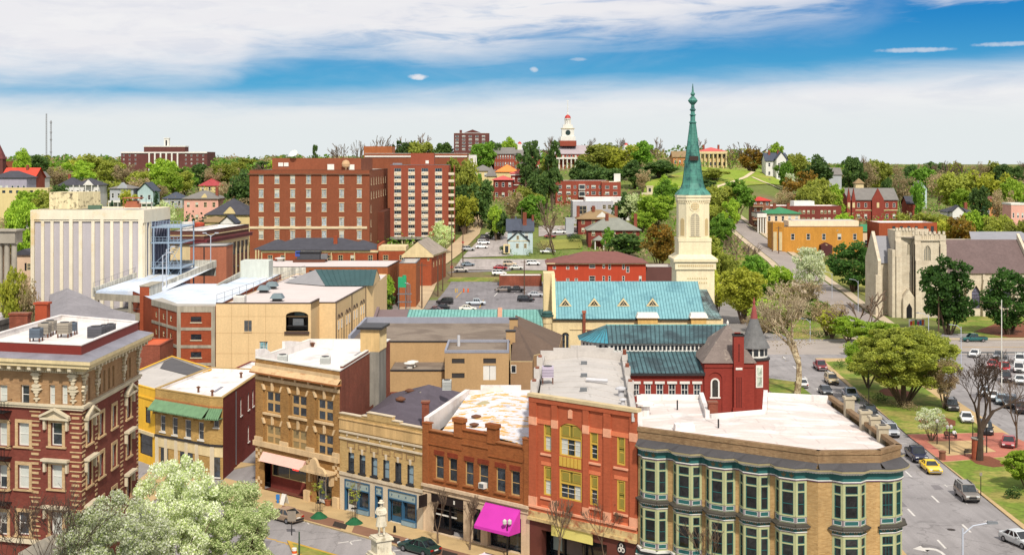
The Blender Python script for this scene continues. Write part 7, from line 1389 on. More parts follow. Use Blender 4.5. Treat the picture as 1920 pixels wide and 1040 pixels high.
LG=PAL('pale grey siding',(186,184,190));WS=PAL('white siding',(230,228,224));BSD=PAL('pale blue siding',(196,214,218));PKS=PAL('pink siding',(232,176,160));YS=PAL('straw siding',(226,206,150));GRS=PAL('grey siding',(176,180,184));TL=PAL('pale teal siding',(176,200,200));REDR=M('red metal roof',(204,62,52),.6,.1,.6,.1);ORR=M('orange tile roof',(226,140,70),.8,.15,.6);GRNR=M('kelly green roof',(60,134,92),.7,.1,.5);PNKR=M('pinkish red roof',(204,96,92),.75,.1,.5);BRG=BR('hill red brick',(160,76,60),(146,66,52),(150,90,74),.12,.08);BDKB=BR('plum brick',(112,66,62),(98,56,54),(116,80,76),.12,.08);SLB=M('slate blue shingles',(78,84,98),.9,.14,.5)
t,f,z0,ze,zr=house('white_house','white two storey house with slate blue roof and brick chimney',951.7,999,432,411,474,10,BSD,SLB,'gx',2,2,'hs',.6,'the white house by the car park')
s=FP/470;x0,x1,xm=(950-960)/s,(994-960)/s,(972-960)/s;k=MB();yy=470.;ze2=zat(452,yy);k.box(x0+.5,x1-.5,yy,474,z0-1,ze2,BSD);k.poly([(x0+.5,yy,ze2),(x1-.5,yy,ze2),(xm,yy,zat(434,yy))],BSD);k.build('front_wing',t)
g=Fr((x0,yy),(x1,yy));windows(t,g,[g.win(967.5,456.5,972.5,465),g.win(968.5,441.5,973,449),g.win(982.5,456.5,987.5,465)],'hsd',.0)
k=MB();
for dz in(0,-.2):k.faces([(x0,yy-.6,ze2+dz),(xm,yy-.6,zat(433,yy)+dz),(x1,yy-.6,ze2+dz),(x0,475,ze2+dz),(xm,475,zat(433,yy)+dz),(x1,475,ze2+dz)],[(0,1,4,3),(1,2,5,4)],SLB)
k.faces([((961-960)/s,473,ze),((979-960)/s,473,ze),((967-960)/s,478,zat(404,478))],[(0,1,2)],SLB);k.build('front_roof',t)
k=MB();k.fbox(g,0,g.L,z0+4.6,z0+4.8,0,.15,CREAM);k.fbox(g,-1.2,1.2,z0+.3,z0+3.6,0,1.2,CREAM);k.fbox(g,-.6,.6,z0+.6,z0+3.,1.2,1.25,MATS['glass dark']);k.build('porch',t);k=MB();x=(984-960)/5.15;k.box(x-.7,x+.7,476,477.4,ze,zat(398,477),BSIDE);k.box(x+2.6,x+3.4,478,479,ze,zat(403,478),BSIDE);k.build('chimney',t)
house('red_brick_house','dark red brick house with grey green hipped roof and two chimneys',1103,1199,431,408,488,14,BDK,SHGR,'hip',5,2,'hsd',.8,'the hipped red brick house',chim=(1140,1194))
t,f,z0,ze,zr=house('tan_roofed_house','brick house with tan hipped roof and white dormer',1084,1160,410,393,519,13,BDK,SHTAN,'hip',4,2,'hsd',.8,'the tan roofed brick house',chim=(1085,1114,1157));k=MB();w=f.L;k.fprism(f,[(w*.45,ze+.6),(w*.75,ze+.6),(w*.6,ze+2.7)],-2,-.3,WHITE);k.build('dormer',t)
t=thing('small_portico','small white portico beside the dark red brick house','portico',(50,482,6));s=FP/482;k=MB();xa,xb=(1115-960)/s,(1133-960)/s;zb=ground(xa,482);z=zat(450,482);hip(k,[(xa,482),(xb,482),(xb,487),(xa,487)],z,z+1.6,SHGR,.4);k.build('roof',t)
for x in(xa+.2,xb-.2):k=MB();k.lathe((x,482.2,zb-1),[(.25,0),(.22,z-zb+.9)],WHITE,8);k.build('column',t)
r,fr=block(1074,1150,378,548,20,'pale grey stuccoed block with flat roof behind the brick houses','grey_stucco_building',LG,RWHITE,[(1085,386,1100,402),(1107,388,1117,400),(1130,384,1136,392),(1140,384,1146,392)],'hsd',lm='the grey stucco building');block(1098,1181,371,556,14,'white upper wing with parapet beside the grey stucco block','white_wing',WS,RWHITE,[(1128,379,1134,390),(1140,379,1146,390),(1152,379,1158,390),(1166,379,1178,391)],'hsd')
block(1061,1076,410,520,8,'small grey rear wing of the stucco block by the bare tree','grey_wing',GRS,RGREY)
r,fr=block(1042,1142,339,610,16,'three storey red brick flats with bay window on the hillside','brick_flats',BRG,RWHITE,[(x-4.,y,x+4.,y+6.6)for y in(347,358.5,370)for x in(1049.5,1066,1113)]+[(x-2.2,y,x+2.2,y+6)for y in(347.5,359)for x in(1078,1102,1125)],'hs',lm='the red brick flats',cop=M('brown coping',(0,0,0)))
k=MB();f=fr[0];u,z=f.uz(1091,366);
for yy in(345,358):u,z=f.uz(1091,yy+11);k.fprism(f,[(u-1.5,z),(u+1.5,z),(u+1.5,z+2.6),(u-1.5,z+2.6)],0,1.3,WHITE);k.fbox(f,u-1.3,u+1.3,z+.5,z+2.3,1.3,1.34,MATS['glass dark'])
k.build('bay_window',r);r,fr=block(1128,1164,341.5,608,18,'right hand brick wing of the hillside flats with cream cornice','brick_wing',BRG,RWHITE,[(x-3.8,y,x+3.8,y+6.4)for y in(348,359.5)for x in(1138.5,1153.5)],'hs',cop=CREAM);k=MB();k.box(48,51,612,613,30,33.6,WHITE);k.build('parapet',r)
t,f,z0,ze,zr=house('red_mansion','ornate crimson mansion with white cupola and pinkish roof',958,1008,325,316,642,16,BDK,PNKR,'hip',5,2,'hs',.9,'the crimson mansion',chim=(972,992))
s=FP/642;k=MB();xc=(982-960)/s;k.lathe((xc,650,ze+1),[(2.2,0),(2.2,4.6),(2.6,4.7),(2.6,5.1)],WHITE,8);k.lathe((xc,650,ze+6.1),[(2.4,0),(1.6,1.1),(.5,1.5),(.2,2.)],PNKR,8)
k.build('cupola',t);k=MB()
for an in(-2.,-1.2):k.lathe((xc+2.15*math.cos(an),650+2.15*math.sin(an),ze+2.2),[(.35,0),(.35,2.2)],BLACK,6)
k.fbox(f,-.4,f.L+.4,ze-1,ze-.2,0,.6,WHITE);k.fbox(f,0,f.L,z0+(ze-z0)*.5,z0+(ze-z0)*.5+.4,0,.3,WHITE);k.build('trim',t)
house('red_mansion_wing','crimson wing with pale arched doorway and pinkish roof',925,962,337,329,636,12,BDK,PNKR,'hip',3,2,'hs',.8);house('orange_roofed_house','cream house with orange tile roof behind the crimson mansion',930,972,322,308,668,12,YS,ORR,'hip',4,1,'hs',.6,'the orange roofed house');house('straw_house','straw coloured house with grey roof on the hillside',884,926,320,309,690,12,YS,SHLG,'hip',4,2,'hs',.6,'the straw coloured house');house('straw_cottage','narrow straw coloured cottage with steep grey roof',912,930,330,311,664,9,YS,SHLG,'hip',2,1,'hs',.5)
r,fr=block(876,893,291,585,10,'white temple fronted house with tall columns behind the brown block','white_columned_house',WS,RWHITE)
for i in range(4):k=MB();k.fbox(fr[0],.2+i*fr[0].L/3.4,.7+i*fr[0].L/3.4,28,zat(293,584),.6,1.1,WHITE);k.build('column',r)
t,f,z0,ze,zr=house('clock_tower_school','red brick school with white colonnade and domed clock tower','1036' and 1036.6,1122,288,273,760,18,BRG,M('lilac grey roof',(176,164,168),.85,.08,.4),'gx',11,2,'hs',.6,'the domed school',cat='school')
for i in range(9):k=MB();k.lathe((f.P(1.2+i*2.35,0,2.6)[0],f.P(0,0,2.6)[1],z0-1),[(.42,0),(.38,(ze-z0)*.62+1)],WHITE,8);k.build('column',t)
k=MB();k.fbox(f,0,f.L,z0+(ze-z0)*.62,z0+(ze-z0)*.75,0,3.2,WHITE);k.build('portico',t)
s=FP/768;xc=(1064.5-960)/s;zz=lambda y:zat(y,768);st=[(4.9,274,264,BRG),(4.3,264,256,WHITE),(3.6,256,241,WHITE),(4.,242,240.5,STONE),(2.8,241,234,WHITE)]
k=MB()
for hw,a_,b_,m in st:k.prism(rect(xc,768,2*hw,2*hw),zz(a_),zz(b_),m)
k.build('clock_tower',t);k=MB();k.lathe((xc,768,zz(234)),[(1.9,0),(1.9,.4),(1.35,.5),(1.35,3.2),(1.9,3.3),(1.9,3.8)],WHITE,10);
for i in range(8):an=i*math.pi/4;k.lathe((xc+1.7*math.cos(an),768+1.7*math.sin(an),zz(234)),[(.22,.3),(.22,3.4)],WHITE,6)
k.build('lantern',t);k=MB();k.lathe((xc,768,zz(222.5)),[(1.85,0),(1.8,.6),(1.5,1.4),(.9,2.),(.3,2.25)],M('red dome',(190,58,50),.5),14);k.build('dome',t);k=MB();k.lathe((xc,768,zz(215.5)),[(.35,0),(.5,.6),(.24,1.4),(.2,5.),(.14,8.4)],WHITE,8);k.box(xc-.7,xc+.7,767.95,768.05,zz(190),zz(189),WHITE);k.build('weathervane',t)
k=MB();fc=Fr((xc-3.6,764.4),(xc+3.6,764.4));k.fprism(fc,[(3.6+1.5*math.cos(i*.393),zz(249)+1.5*math.sin(i*.393))for i in range(16)],0,.15,M('dark clock face',(40,60,60),.5));k.build('clock_face',t)
t,f,z0,ze,zr=house('gabled_school_wing','red brick school wing with white windows and grey gabled roof',926.5,964.5,288,277,740,14,BRG,SHLG,'gx',8,3,'hs',.5,'the gabled school wing');k=MB();s=FP/740;x=(974.5-960)/s;k.prism(rect(x,748,2.4,2.4),zat(281,748),zat(270,748),WHITE);k.lathe((x,748,zat(270,748)),[(1.3,0),(.8,.9),(.1,1.4)],M('red dome',(0,0,0)),10);k.build('cupola',t);house('school_link','red brick school link with grey roof behind the dark pines',964,1012,291,281,752,12,BRG,SHLG,'gx',8,2,'hs',.5)
t,f,z0,ze,zr=house('school_pavilion','red brick school pavilion with small red domed cupola',1183,1200,288,280,752,14,BDKB,SHLG,'hip',2,3,'hs',.4);k=MB();x=(1174-960)/FP*756;k.prism(rect(x,756,2.2,2.2),zat(288,756),zat(272,756),WHITE);k.lathe((x,756,zat(272,756)),[(1.2,0),(.8,.8),(.1,1.3)],M('red dome',(0,0,0)),10);k.build('cupola',t)
r,fr=block(851,917,250,850,16,'seven storey plum brick apartment house on the skyline','plum_apartments',BDKB,RGREY,[(857+12.4*i-3,254+6.1*j,857+12.4*i+3,257.6+6.1*j)for i in range(5)for j in range(5)],'hs',lm='the plum brick apartment house',cop=STONE);k=MB();f=fr[0];k.fprism(f,[(f.uz(870,250)[0],zat(250,850)+.3),(f.uz(902,250)[0],zat(250,850)+.3),(f.uz(886,250)[0],zat(243,850))],-.5,.2,BDKB);k.box((863-960)/2.87-.8,(863-960)/2.87+.8,858,860,55,zat(244,858),BDKB);k.build('pediment',r)
t,f,z0,ze,zr=house('columned_mansion','buff stucco mansion with tall columns and red roof on the hilltop',1311,1362,284,276.5,800,16,PAL('buff stucco',(232,200,150)),PNKR,'hip',6,2,'dark',.8,'the columned hilltop mansion',chim=(1322,1350))
for i in range(7):k=MB();k.lathe((f.P(.5+i*(f.L-1)/6,0,2.2)[0],f.P(0,0,2.2)[1],z0-1),[(.5,0),(.45,ze-z0-.4)],CREAM,8);k.build('column',t)
k=MB();k.fbox(f,-.3,f.L+.3,ze-1.5,ze,0,2.8,CREAM);k.build('entablature',t)
house('tan_hilltop_house','tan brick house with brown roofs left of the hilltop mansion',1262,1296,294,284,810,14,PAL('tan brick hill',(200,136,84)),SHTAN,'gx',4,1,'hs',.5);house('white_gabled_house','white gabled house with slate roof and red chimneys on the hilltop',1436,1475,301,287,740,12,WS,SLB,'gx',3,2,'hs',.6,'the white hilltop house',chim=(1445,1462))
house('white_front_gable','white front gable of the hilltop house with green awnings','1458' and 1456,1474,298,285,735,6,WS,SLB,'gy',2,2,'hs',.5)
t=thing('stone_monument','small pale stone monument on the hillside lawn','monument',(*onground(1218,366),ground(*onground(1218,366))));x,y,z=t.location;k=MB();k.box(x-4,x+4,y-1,y+1,z-1,z+1.2,STONE);k.build('base',t);k=MB();k.box(x-1.4,x+1.4,y-.8,y+.8,z+1.2,z+4,STONE);k.box(x-1.7,x+1.7,y-1,y+1,z+4,z+4.5,STONE);k.box(x-.6,x+.6,y-.85,y-.8,z+1.6,z+3.4,DKMET);k.build('shrine',t)
r,fr=block(1470.4,1618,425,488,16,'long ochre brick building with five windows on its side','ochre_building',BR('ochre brick',(218,154,64),(200,136,54),(200,150,80),.12,.12),RGREY,[(x-3.4,438,x+3.4,449.5)for x in(1486.4,1515.6,1544.8,1574,1602.8)],'darkw' if 'darkw' in STY else 'hs',lm='the ochre brick building',par=.3,cop=GREYM)
k=MB();f=fr[0];k.fbox(f,2.5,f.L-.5,zat(424,492),zat(414,492),-14,-4,PAL('peach parapet',(240,216,184)));k.fbox(f,4,f.L-1.5,zat(414,492),zat(413,492),-13,-4.5,RGREY);k.build('raised_roof',r);k=MB();k.fprism(f,[(f.uz(1536,460)[0],3),(f.uz(1557,460)[0],3),(f.uz(1557,460)[0],zat(459,488)),(f.uz(1546,455)[0],zat(454,488)),(f.uz(1536,460)[0],zat(459,488))],0,3,M('dark maroon porch',(84,44,44),.8));k.build('porch',r)
k=MB();q=[(fr[0].p0.x-3.9,490),(fr[0].p0.x,488),(fr[0].p0.x,500),(fr[0].p0.x-3.9,500)];k.prism(q,2,zat(417,490),MATS['ochre brick']);g=Fr(q[0],q[1]);k.fbox(g,.3,1.6,6,13,0,.2,CREAM);k.fbox(g,2.4,3.6,6,13,0,.2,CREAM);k.build('entrance_front',r)
t,f,z0,ze,zr=house('green_roofed_house','cream house with green hipped roof and white colonnade',1436,1500,400,388,540,14,PAL('pale peach stucco',(240,212,178)),GRNR,'hip',5,2,'hs',.8,'the green roofed house',chim=(1457,1483))
k=MB();P=lambda x:(x-960)/FP*540
k.box(P(1419),P(1437),539,552,ze-1.6,ze,WHITE);k.box(P(1419),P(1437),540,552,ze,ze+.3,DKMET);k.build('portico',t)
for i in range(4):k=MB();k.lathe((P(1421)+i*1.05,539.6,z0-1),[(.32,0),(.28,ze-z0-.6)],WHITE,8);k.build('column',t)
r,fr=block(1443,1577.6,386.5,575,16,'long three storey maroon brick flats behind the ochre building','maroon_flats',BR('maroon brick',(134,62,54),(120,54,48),(128,74,66),.12,.06),RWHITE,[(x-2.4,y,x+2.4,y+6.8)for y in(394,407.5)for x in(1500,1507.5,1516,1525,1541,1547.5,1555,1565)],'hsd',lm='the maroon flats');k=MB();k.box((1488-960)/4.2,(1526-960)/4.2,580,588,19,zat(377,580),WS);k.build('penthouse',r)
t,f,z0,ze,zr=house('red_capped_house','tall house with twin bright red roofs and tiers of balconies',1411,1444,376,368.5,560,9,PAL('brown timber',(146,96,74)),REDR,'hip',3,4,'hs',.7,'the house with twin red roofs');k=MB()
for i in range(4):z=z0+(ze-z0)*(i+.1)/4;k.fbox(f,0,f.L*.6,z,z+.2,0,1.6,CREAM);k.fbox(f,0,f.L*.6,z+.2,z+1.,1.5,1.6,PAL('brown timber',(0,0,0)))
k.build('balconies',t)
t,f,z0,ze,zr=house('gothic_school','large red brick gothic building with steep gables and tower','1587' and 1590,1683,374,353,640,16,BR('gothic red brick',(150,64,54),(134,56,48),(140,80,68),.12,.06),SHLG,'gx',7,2,'hs',.5,'the red gothic building');GB_=MATS['gothic red brick']
for x0,x1,yt,mm in((1587,1594,353,GB_),(1596,1603,353,GB_),(1634,1656,353,GB_)):a_,b_=f.uz(x0,370)[0],f.uz(x1,370)[0];k=MB();k.fprism(f,[(a_,z0-1),(b_,z0-1),(b_,ze),((a_+b_)/2,zat(yt,640)),(a_,ze)],0,1.2,mm);k.fbox(f,(a_+b_)/2-.6,(a_+b_)/2+.6,ze-4,ze-1.5,1.2,1.25,CREAM);k.build('gable',t)
k=MB();x=(1610-960)/FP*650;k.box(x-2,x+2,648,652,ze,zat(344,650),CREAM);v=[(x-2.6,647.4),(x+2.6,647.4),(x+2.6,652.6),(x-2.6,652.6)];k.faces([(a_,b_,zat(344,650))for a_,b_ in v]+[(x,650,zat(334,650))],[(0,1,4),(1,2,4),(2,3,4),(3,0,4)],SHTAN);k.build('belfry',t);k=MB();k.fbox(f,0,f.L,z0+(ze-z0)*.5,z0+(ze-z0)*.5+.4,0,.2,CREAM);k.build('string_course',t)
house('green_roofed_shop','low peach shop with bright green roof right of the ochre building',1615,1652,433,421,505,10,PAL('pale peach stucco',(0,0,0)),GRNR,'gx',2,1,'hs',.3);block(1648,1757,418,480,16,'low red brick building with white roof behind the stone church','white_roofed_building',BRED,RWHITE,[(x-3,424,x+3,436)for x in(1676,1690,1704,1718,1735,1748)],'dark')
house('brown_gable_house','brick house with dark gabled roof among the trees by the gothic building',1701,1726,381,368,650,9,BRG,SHING,'gx',2,1,'hs');house('blue_roofed_cottage','white cottage with dark roof and front gable on the right slope',1775,1822,397,386,560,9,WS,SHING,'hip',3,2,'hs',.6,'the white cottage on the right slope',chim=(1816,));house('front_gable_cottage','small white gabled front of the cottage on the right slope',1786,1808,396,385,555,4,WS,SHING,'gy',2,1,'hs')
house('pink_house','pink house with white balcony at the right edge',1896,1930,383,380,560,10,PKS,RGREY,WHITE,4,2,'hs',.2,'the pink house at the right edge');house('pale_blue_house','pale blue gabled house far off among the right hand trees',1716,1738,353,339,790,8,BSD,SHLG,'gy',2,2,'hs');house('brown_roofed_house','low house with reddish brown roof far off at the right',1835,1872,372,366,700,9,PAL('tan brick hill',(0,0,0)),SHBR,'hip',3,1,'hs');house('grey_gabled_house','grey gabled house under the hilltop trees',1545,1578,327,315,800,9,GRS,SHLG,'gx',3,1,'hs');house('cream_hill_house','cream house half hidden by a bright green tree near the gothic building',1556,1570,378,364,660,8,YS,SHLG,'hip',2,2,'hs')
t,f,z0,ze,zr=house('white_double_porch_house','white house with dark hipped roof and two storey porch',140,186,347,334,600,12,WS,SHING,'hip',4,2,'hs',.8,'the white house with the double porch');k=MB()
for i in range(5):k.fbox(f,f.L*i/4-.15,f.L*i/4+.2,z0,ze,1.8,2.2,WHITE)
k.fbox(f,0,f.L,z0+(ze-z0)*.5,z0+(ze-z0)*.56,0,2.3,WHITE);k.fprism(f,[(f.L*.4,ze),(f.L*.8,ze),(f.L*.6,ze+2.4)],1.,2.3,WHITE);k.build('porch',t)
house('white_hip_wing','white wing with dark pyramid roof left of the double porch',112,144,347,333,604,12,WS,SHING,'hip',2,2,'hs',.8,chim=(124,));t,f,z0,ze,zr=house('grey_shutter_house','grey two storey house with front gable and black shutters',206,250,353,345,590,11,GRS,SHLG,'hip',4,2,'hs',.7,'the grey shuttered house',porch=6);k=MB();k.fprism(f,[(f.L*.3,ze),(f.L*.75,ze),(f.L*.52,ze+2.6)],-3,.6,GRS);k.build('gable',t)
house('teal_gabled_house','narrow pale teal gabled house with white porch',258,287,358,342,590,11,TL,SLB,'gy',2,2,'hs',.7,'the pale teal gabled house',porch=4)
t,f,z0,ze,zr=house('pink_two_storey_house','pink two storey house with grey roof and small gable',345,409,372,357,560,13,PKS,SHLG,'hip',4,2,'hsd',.8,'the pink two storey house',chim=(402,));k=MB();k.fprism(f,[(f.L*.5,ze+.3),(f.L*.68,ze+.3),(f.L*.59,ze+2.)],-2,.3,YS);k.build('gable',t)
t,f,z0,ze,zr=house('dark_roofed_house','house with broad black roof and cream gable beside the hotel',388,470,402,372,500,18,YS,SHING,'hip',4,1,'hs',.8,'the black roofed house');k=MB();k.fprism(f,[(f.L*.38,ze+.3),(f.L*.66,ze+.3),(f.L*.52,ze+2.8)],-2,.8,YS);k.build('gable',t);house('brown_roofed_bungalow','low bungalow with brown hipped roof in front of the black roofed house',366,428,416,405,470,12,YS,SHTAN,'hip',3,1,'hs',.6);house('small_slate_gable','small gabled porch with slate roof and white edges',412,440,418,404,462,9,WS,SLB,'gy',1,1,'hs',.5);house('grey_bungalow','grey bungalow with slate roof between the teal and pink houses',306,342,372,360,620,12,GRS,SLB,'hip',3,1,'hs',.6);house('red_roofed_cottage','cottage with dull red hipped roof among the left hand trees',374,412,348,334,720,12,YS,M('dull red roof',(170,70,74),.8,.1,.5),'hip',3,1,'hs',.7)
t,f,z0,ze,zr=house('lavender_house','lavender grey house with shutters and dark roof at the left edge',-14,50,333,320,600,12,PAL('lavender siding',(172,166,182)),SHING,'hip',6,2,'hs',.7,'the lavender house');house('red_roofed_house','brick house with bright red roof and chimney at the left',4,65,332,315,640,14,BRG,M('tomato red roof',(214,76,56),.75,.1,.5),'gx',4,2,'hs',.6,'the tomato roofed house',chim=(44,));block(-6,90,353,565,8,'long low cream building with a row of small windows','cream_strip_building',YS,RGREY,[(4+13*i,357,10+13*i,362)for i in range(7)],'dark');block(8,66,303,900,20,'flat brown brick building far off below the radio masts','brown_flat_building',BHOT,RGREY);house('white_shed','white gabled shed beyond the tomato red roof',64,82,332,322,700,9,WS,SHLG,'gy',2,2,'hs')
t=thing('brick_church_tower','dark red brick tower with pointed roof at the left edge','church tower',(-340,890,25));k=MB();s=FP/890;x=(0-960)/s;k.box(x-4,x+2.6,888,894,20,zat(298,890),BDKB);k.build('wall',t);k=MB();z=zat(298,890);v=[(x-4.4,887.6),(x+3,887.6),(x+3,894.4),(x-4.4,894.4)];k.faces([(a_,b_,z)for a_,b_ in v]+[(x-.9,891,zat(268,891))],[(0,1,4),(1,2,4),(2,3,4),(3,0,4)],M('dark red slate',(112,60,60),.85));k.build('roof',t)
r,fr=block(227,388.5,285,1100,30,'wide red brick hospital with white columns and a small lantern','columned_hospital',BDKB,RGREY,[(x-1.4,y,x+1.4,y+3.4)for y in(290,297.5,305)for x in(232,243,254,348.5,359,370,381)],'hs',lm='the wide columned brick building',cop=WHITE)
f=fr[0];s=FP/1100;k=MB();k.fbox(f,f.uz(270,290)[0],f.uz(347,290)[0],zat(286,1100),zat(274,1100),-12,.3,BDKB);k.fbox(f,f.uz(269,290)[0],f.uz(348,290)[0],zat(275.5,1100),zat(273.5,1100),-12,.6,WHITE);k.fbox(f,0,f.L,zat(287.5,1100),zat(285,1100),0,.8,WHITE);k.build('upper_storey',r)
for i in range(6):k=MB();u=f.uz(281+10.6*i,300)[0];k.fbox(f,u-.6,u+.6,22,zat(287.5,1100),1.2,2.4,WHITE);k.build('column',r)
k=MB();x=(309.5-960)/s;k.box(x-2,x+2,1104,1108,45,zat(260,1104),WHITE);k.box(x-.7,x+.7,1103.9,1104,52,zat(263,1104),DKMET);k.box(x-2.3,x+2.3,1103.7,1108.3,zat(260,1104),zat(258.6,1104),WHITE);k.build('lantern',r)
for px,yt,lb in((87,213,'taller plain radio mast on the skyline'),(95.5,226,'shorter radio mast with dishes beside the taller one')):
 Y=1400.;x=(px-960)/FP*Y;z0=ground(x,Y);z1=zat(yt,Y);k=MB();MT=M('mast steel',(150,150,154),.6)
 for dx,dy in((-.7,0),(.7,0),(0,.9)):k.tube([(x+dx,Y+dy,z0),(x+dx*.8,Y+dy*.8,z1)],.22,MT,4)
 n=24
 for i in range(n):z=z0+(z1-z0)*i/n;z2=z0+(z1-z0)*(i+1)/n;k.tube([(x-.7,Y,z),(x+.7,Y,z2)],.12,MT,4)
 if px>90:
  for z in(.35,.6,.75,.95):k.lathe((x,Y,z0+(z1-z0)*z),[(1.3,0),(1.3,1.2)],MT,8)
 o=k.build('radio_mast');tag(o,lb,'radio mast')
 # trees
NR=np.random.default_rng(5)
def leafmat(name,c,c2,fs=.55):
 m,t,b=newmat(name);P=t.a('ShaderNodeNewGeometry').outputs['Position'];rn=t.a('ShaderNodeObjectInfo').outputs['Random']
 A,B=[[min(v*(1.25 if 'blossom' in name else 1.03),.85)for v in lin(q)]+[1]for q in(c,c2)]
 n=t.noise(P,fs,4,.65);f=t.m('MULTIPLY',t.mr(t.noise(P,3.,3,.6),.25,.75,.62,1.4,False),t.mr(rn,0,1,.78,1.25,False))
 col=t.mix(1.,t.mix(t.mr(n,.38,.62),A,B),t.xyz(f,f,f),'MULTIPLY');t.p(b.inputs['Base Color'],col);b.inputs['Roughness'].default_value=.6;b.inputs['Specular IOR Level'].default_value=.25
 tr=t.a('ShaderNodeBsdfTranslucent',{'Color':col});mx=t.a('ShaderNodeMixShader',{0:.45,1:b,2:tr});o=[n_ for n_ in t.n if n_.type=='OUTPUT_MATERIAL'][0];t.l.new(mx.outputs[0],o.inputs['Surface']);return m
LF=dict(lime=leafmat('lime leaves',(166,192,66),(136,168,56)),green=leafmat('green leaves',(128,166,58),(98,138,50)),olive=leafmat('olive leaves',(166,172,72),(132,142,62)),dark=leafmat('dark leaves',(98,124,62),(68,96,50)),mag=leafmat('glossy evergreen leaves',(82,118,50),(54,90,38)),yg=leafmat('yellow green leaves',(190,192,72),(156,164,56)),rust=leafmat('rust tinged leaves',(160,122,44),(118,104,44)),bloom=leafmat('white blossom',(248,240,204),(156,172,96),5.),gbloom=leafmat('greenish blossom',(216,224,176),(136,164,86),7.),haze=leafmat('brown spring buds',(172,150,118),(148,138,98)),conifer=leafmat('blue green needles',(66,96,64),(48,76,54)))
BARK=M('grey brown bark',(112,94,78),.95,.25,1.5,fine=.25);BARKD=M('dark bark',(74,60,50),.95,.25,1.5,fine=.25);BARKW=M('pale sycamore bark',(206,190,158),.85,.2,1.5,fine=.2,c2=(140,118,92),f2=.48,sc2=1.6)
def leaves(name,C,size,mat,up=.35):
 n=len(C);a=NR.normal(size=(n,3));a[:,2]*=1-up*.6;a/=np.linalg.norm(a,axis=1)[:,None];b=NR.normal(size=(n,3));b-=a*(a*b).sum(1)[:,None];b/=np.linalg.norm(b,axis=1)[:,None]
 s=(size*NR.uniform(.6,1.35,n))[:,None]*.5;k=NR.uniform(.5,.9,n)[:,None]
 v=np.stack([C-a*s,C+b*s*k,C+a*s,C-b*s*k],1).reshape(-1,3).astype(np.float32)
 me=bpy.data.meshes.new(name);me.vertices.add(4*n);me.vertices.foreach_set('co',v.ravel());me.loops.add(4*n);me.loops.foreach_set('vertex_index',np.arange(4*n,dtype=np.int32))
 me.polygons.add(n);me.polygons.foreach_set('loop_start',np.arange(0,4*n,4,dtype=np.int32));me.polygons.foreach_set('loop_total',np.full(n,4,dtype=np.int32));me.materials.append(mat);me.update();me.validate();return me
def crown_pts(w,z0,z1,n,k,shape,cr=.34):
 """leaf positions: clumps spread through the crown, denser near their surfaces"""
 cs=[];h=z1-z0
 for _ in range(k):
  while 1:
   p=NR.uniform(-1,1,3);r=np.linalg.norm(p)
   if.25<r<1:break
  t=(p[2]+1)/2
  if shape=='cone':q=(1-t)**.8*.95+.08;p[:2]*=q/max(.5,1)
  elif shape=='fan':q=.45+.75*t;p[:2]*=q
  elif shape=='flat':p[2]=p[2]*.5+.35
  cs.append((p[0]*w*.80,p[1]*w*.80,z0+h*(.08+.86*(p[2]+1)/2)))
 cs=np.array(cs);idx=NR.integers(0,k,n);d=NR.normal(size=(n,3));d/=np.linalg.norm(d,axis=1)[:,None];d*=(NR.uniform(0.1,1,n)**.45)[:,None];rad=NR.uniform(.65,1.2,k)*w*cr;d*=rad[idx][:,None];d[:,2]*=.72
 if shape=='cone':d*=(1.15-.75*((cs[idx,2]-z0)/h))[:,None]
 return cs[idx]+d,cs
def limbs(mb,h0,r,cs,mat,n=7,lean=(0,0)):
 top=Vector((lean[0],lean[1],h0));mb.tube([(0,0,-.3),(lean[0]*.4,lean[1]*.4,h0*.5),tuple(top)],[r*1.25,r,r*.85],mat,8)
 for c in cs[:n]:
  c=Vector(c);m=top.lerp(c,.5)+Vector((0,0,-.12*(c-top).length));mb.tube([tuple(top-Vector((0,0,.3))),tuple(m),tuple(c)],[r*.55,r*.32,r*.1],mat,5)
def bare_mesh(h,spread,r,mat,seed,depth=5,up=.25,twig=.02,first=.32):
 rg=random.Random(seed);mb=MB()
 def br(p,d,L,r,k):
  q=p+d*L*.5+Vector((rg.uniform(-1,1),rg.uniform(-1,1),rg.uniform(-.5,1)))*L*.07;e=q+(d+Vector((0,0,up*.3))).normalized()*L*.5;r2=max(r*.66,twig)
  mb.tube([tuple(p),tuple(q),tuple(e)],[r,(r+r2)/2,r2],mat,6 if k>3 else 4 if k>1 else 3)
  if k==0:return
  n=rg.choice((2,3,3))if k>1 else rg.choice((2,3))
  for i in range(n):
   ax=Vector((rg.gauss(0,1),rg.gauss(0,1),rg.gauss(0,.5))).normalized();nd=(d+ax*spread*rg.uniform(.6,1.15)+Vector((0,0,up*.4))).normalized();br(e-d*L*rg.uniform(0,.25),nd,L*rg.uniform(.62,.86),r2*rg.uniform(.7,.95),k-1)
 br(Vector((0,0,-.3)),Vector((rg.uniform(-.08,.08),rg.uniform(-.08,.08),1)).normalized(),h*first,r,depth);return mb
def norm(mb,h):
 k=h/max(q[2]for q in mb.v);mb.v=[(x*k,y*k,z*k)for x,y,z in mb.v];return mb
PR={}
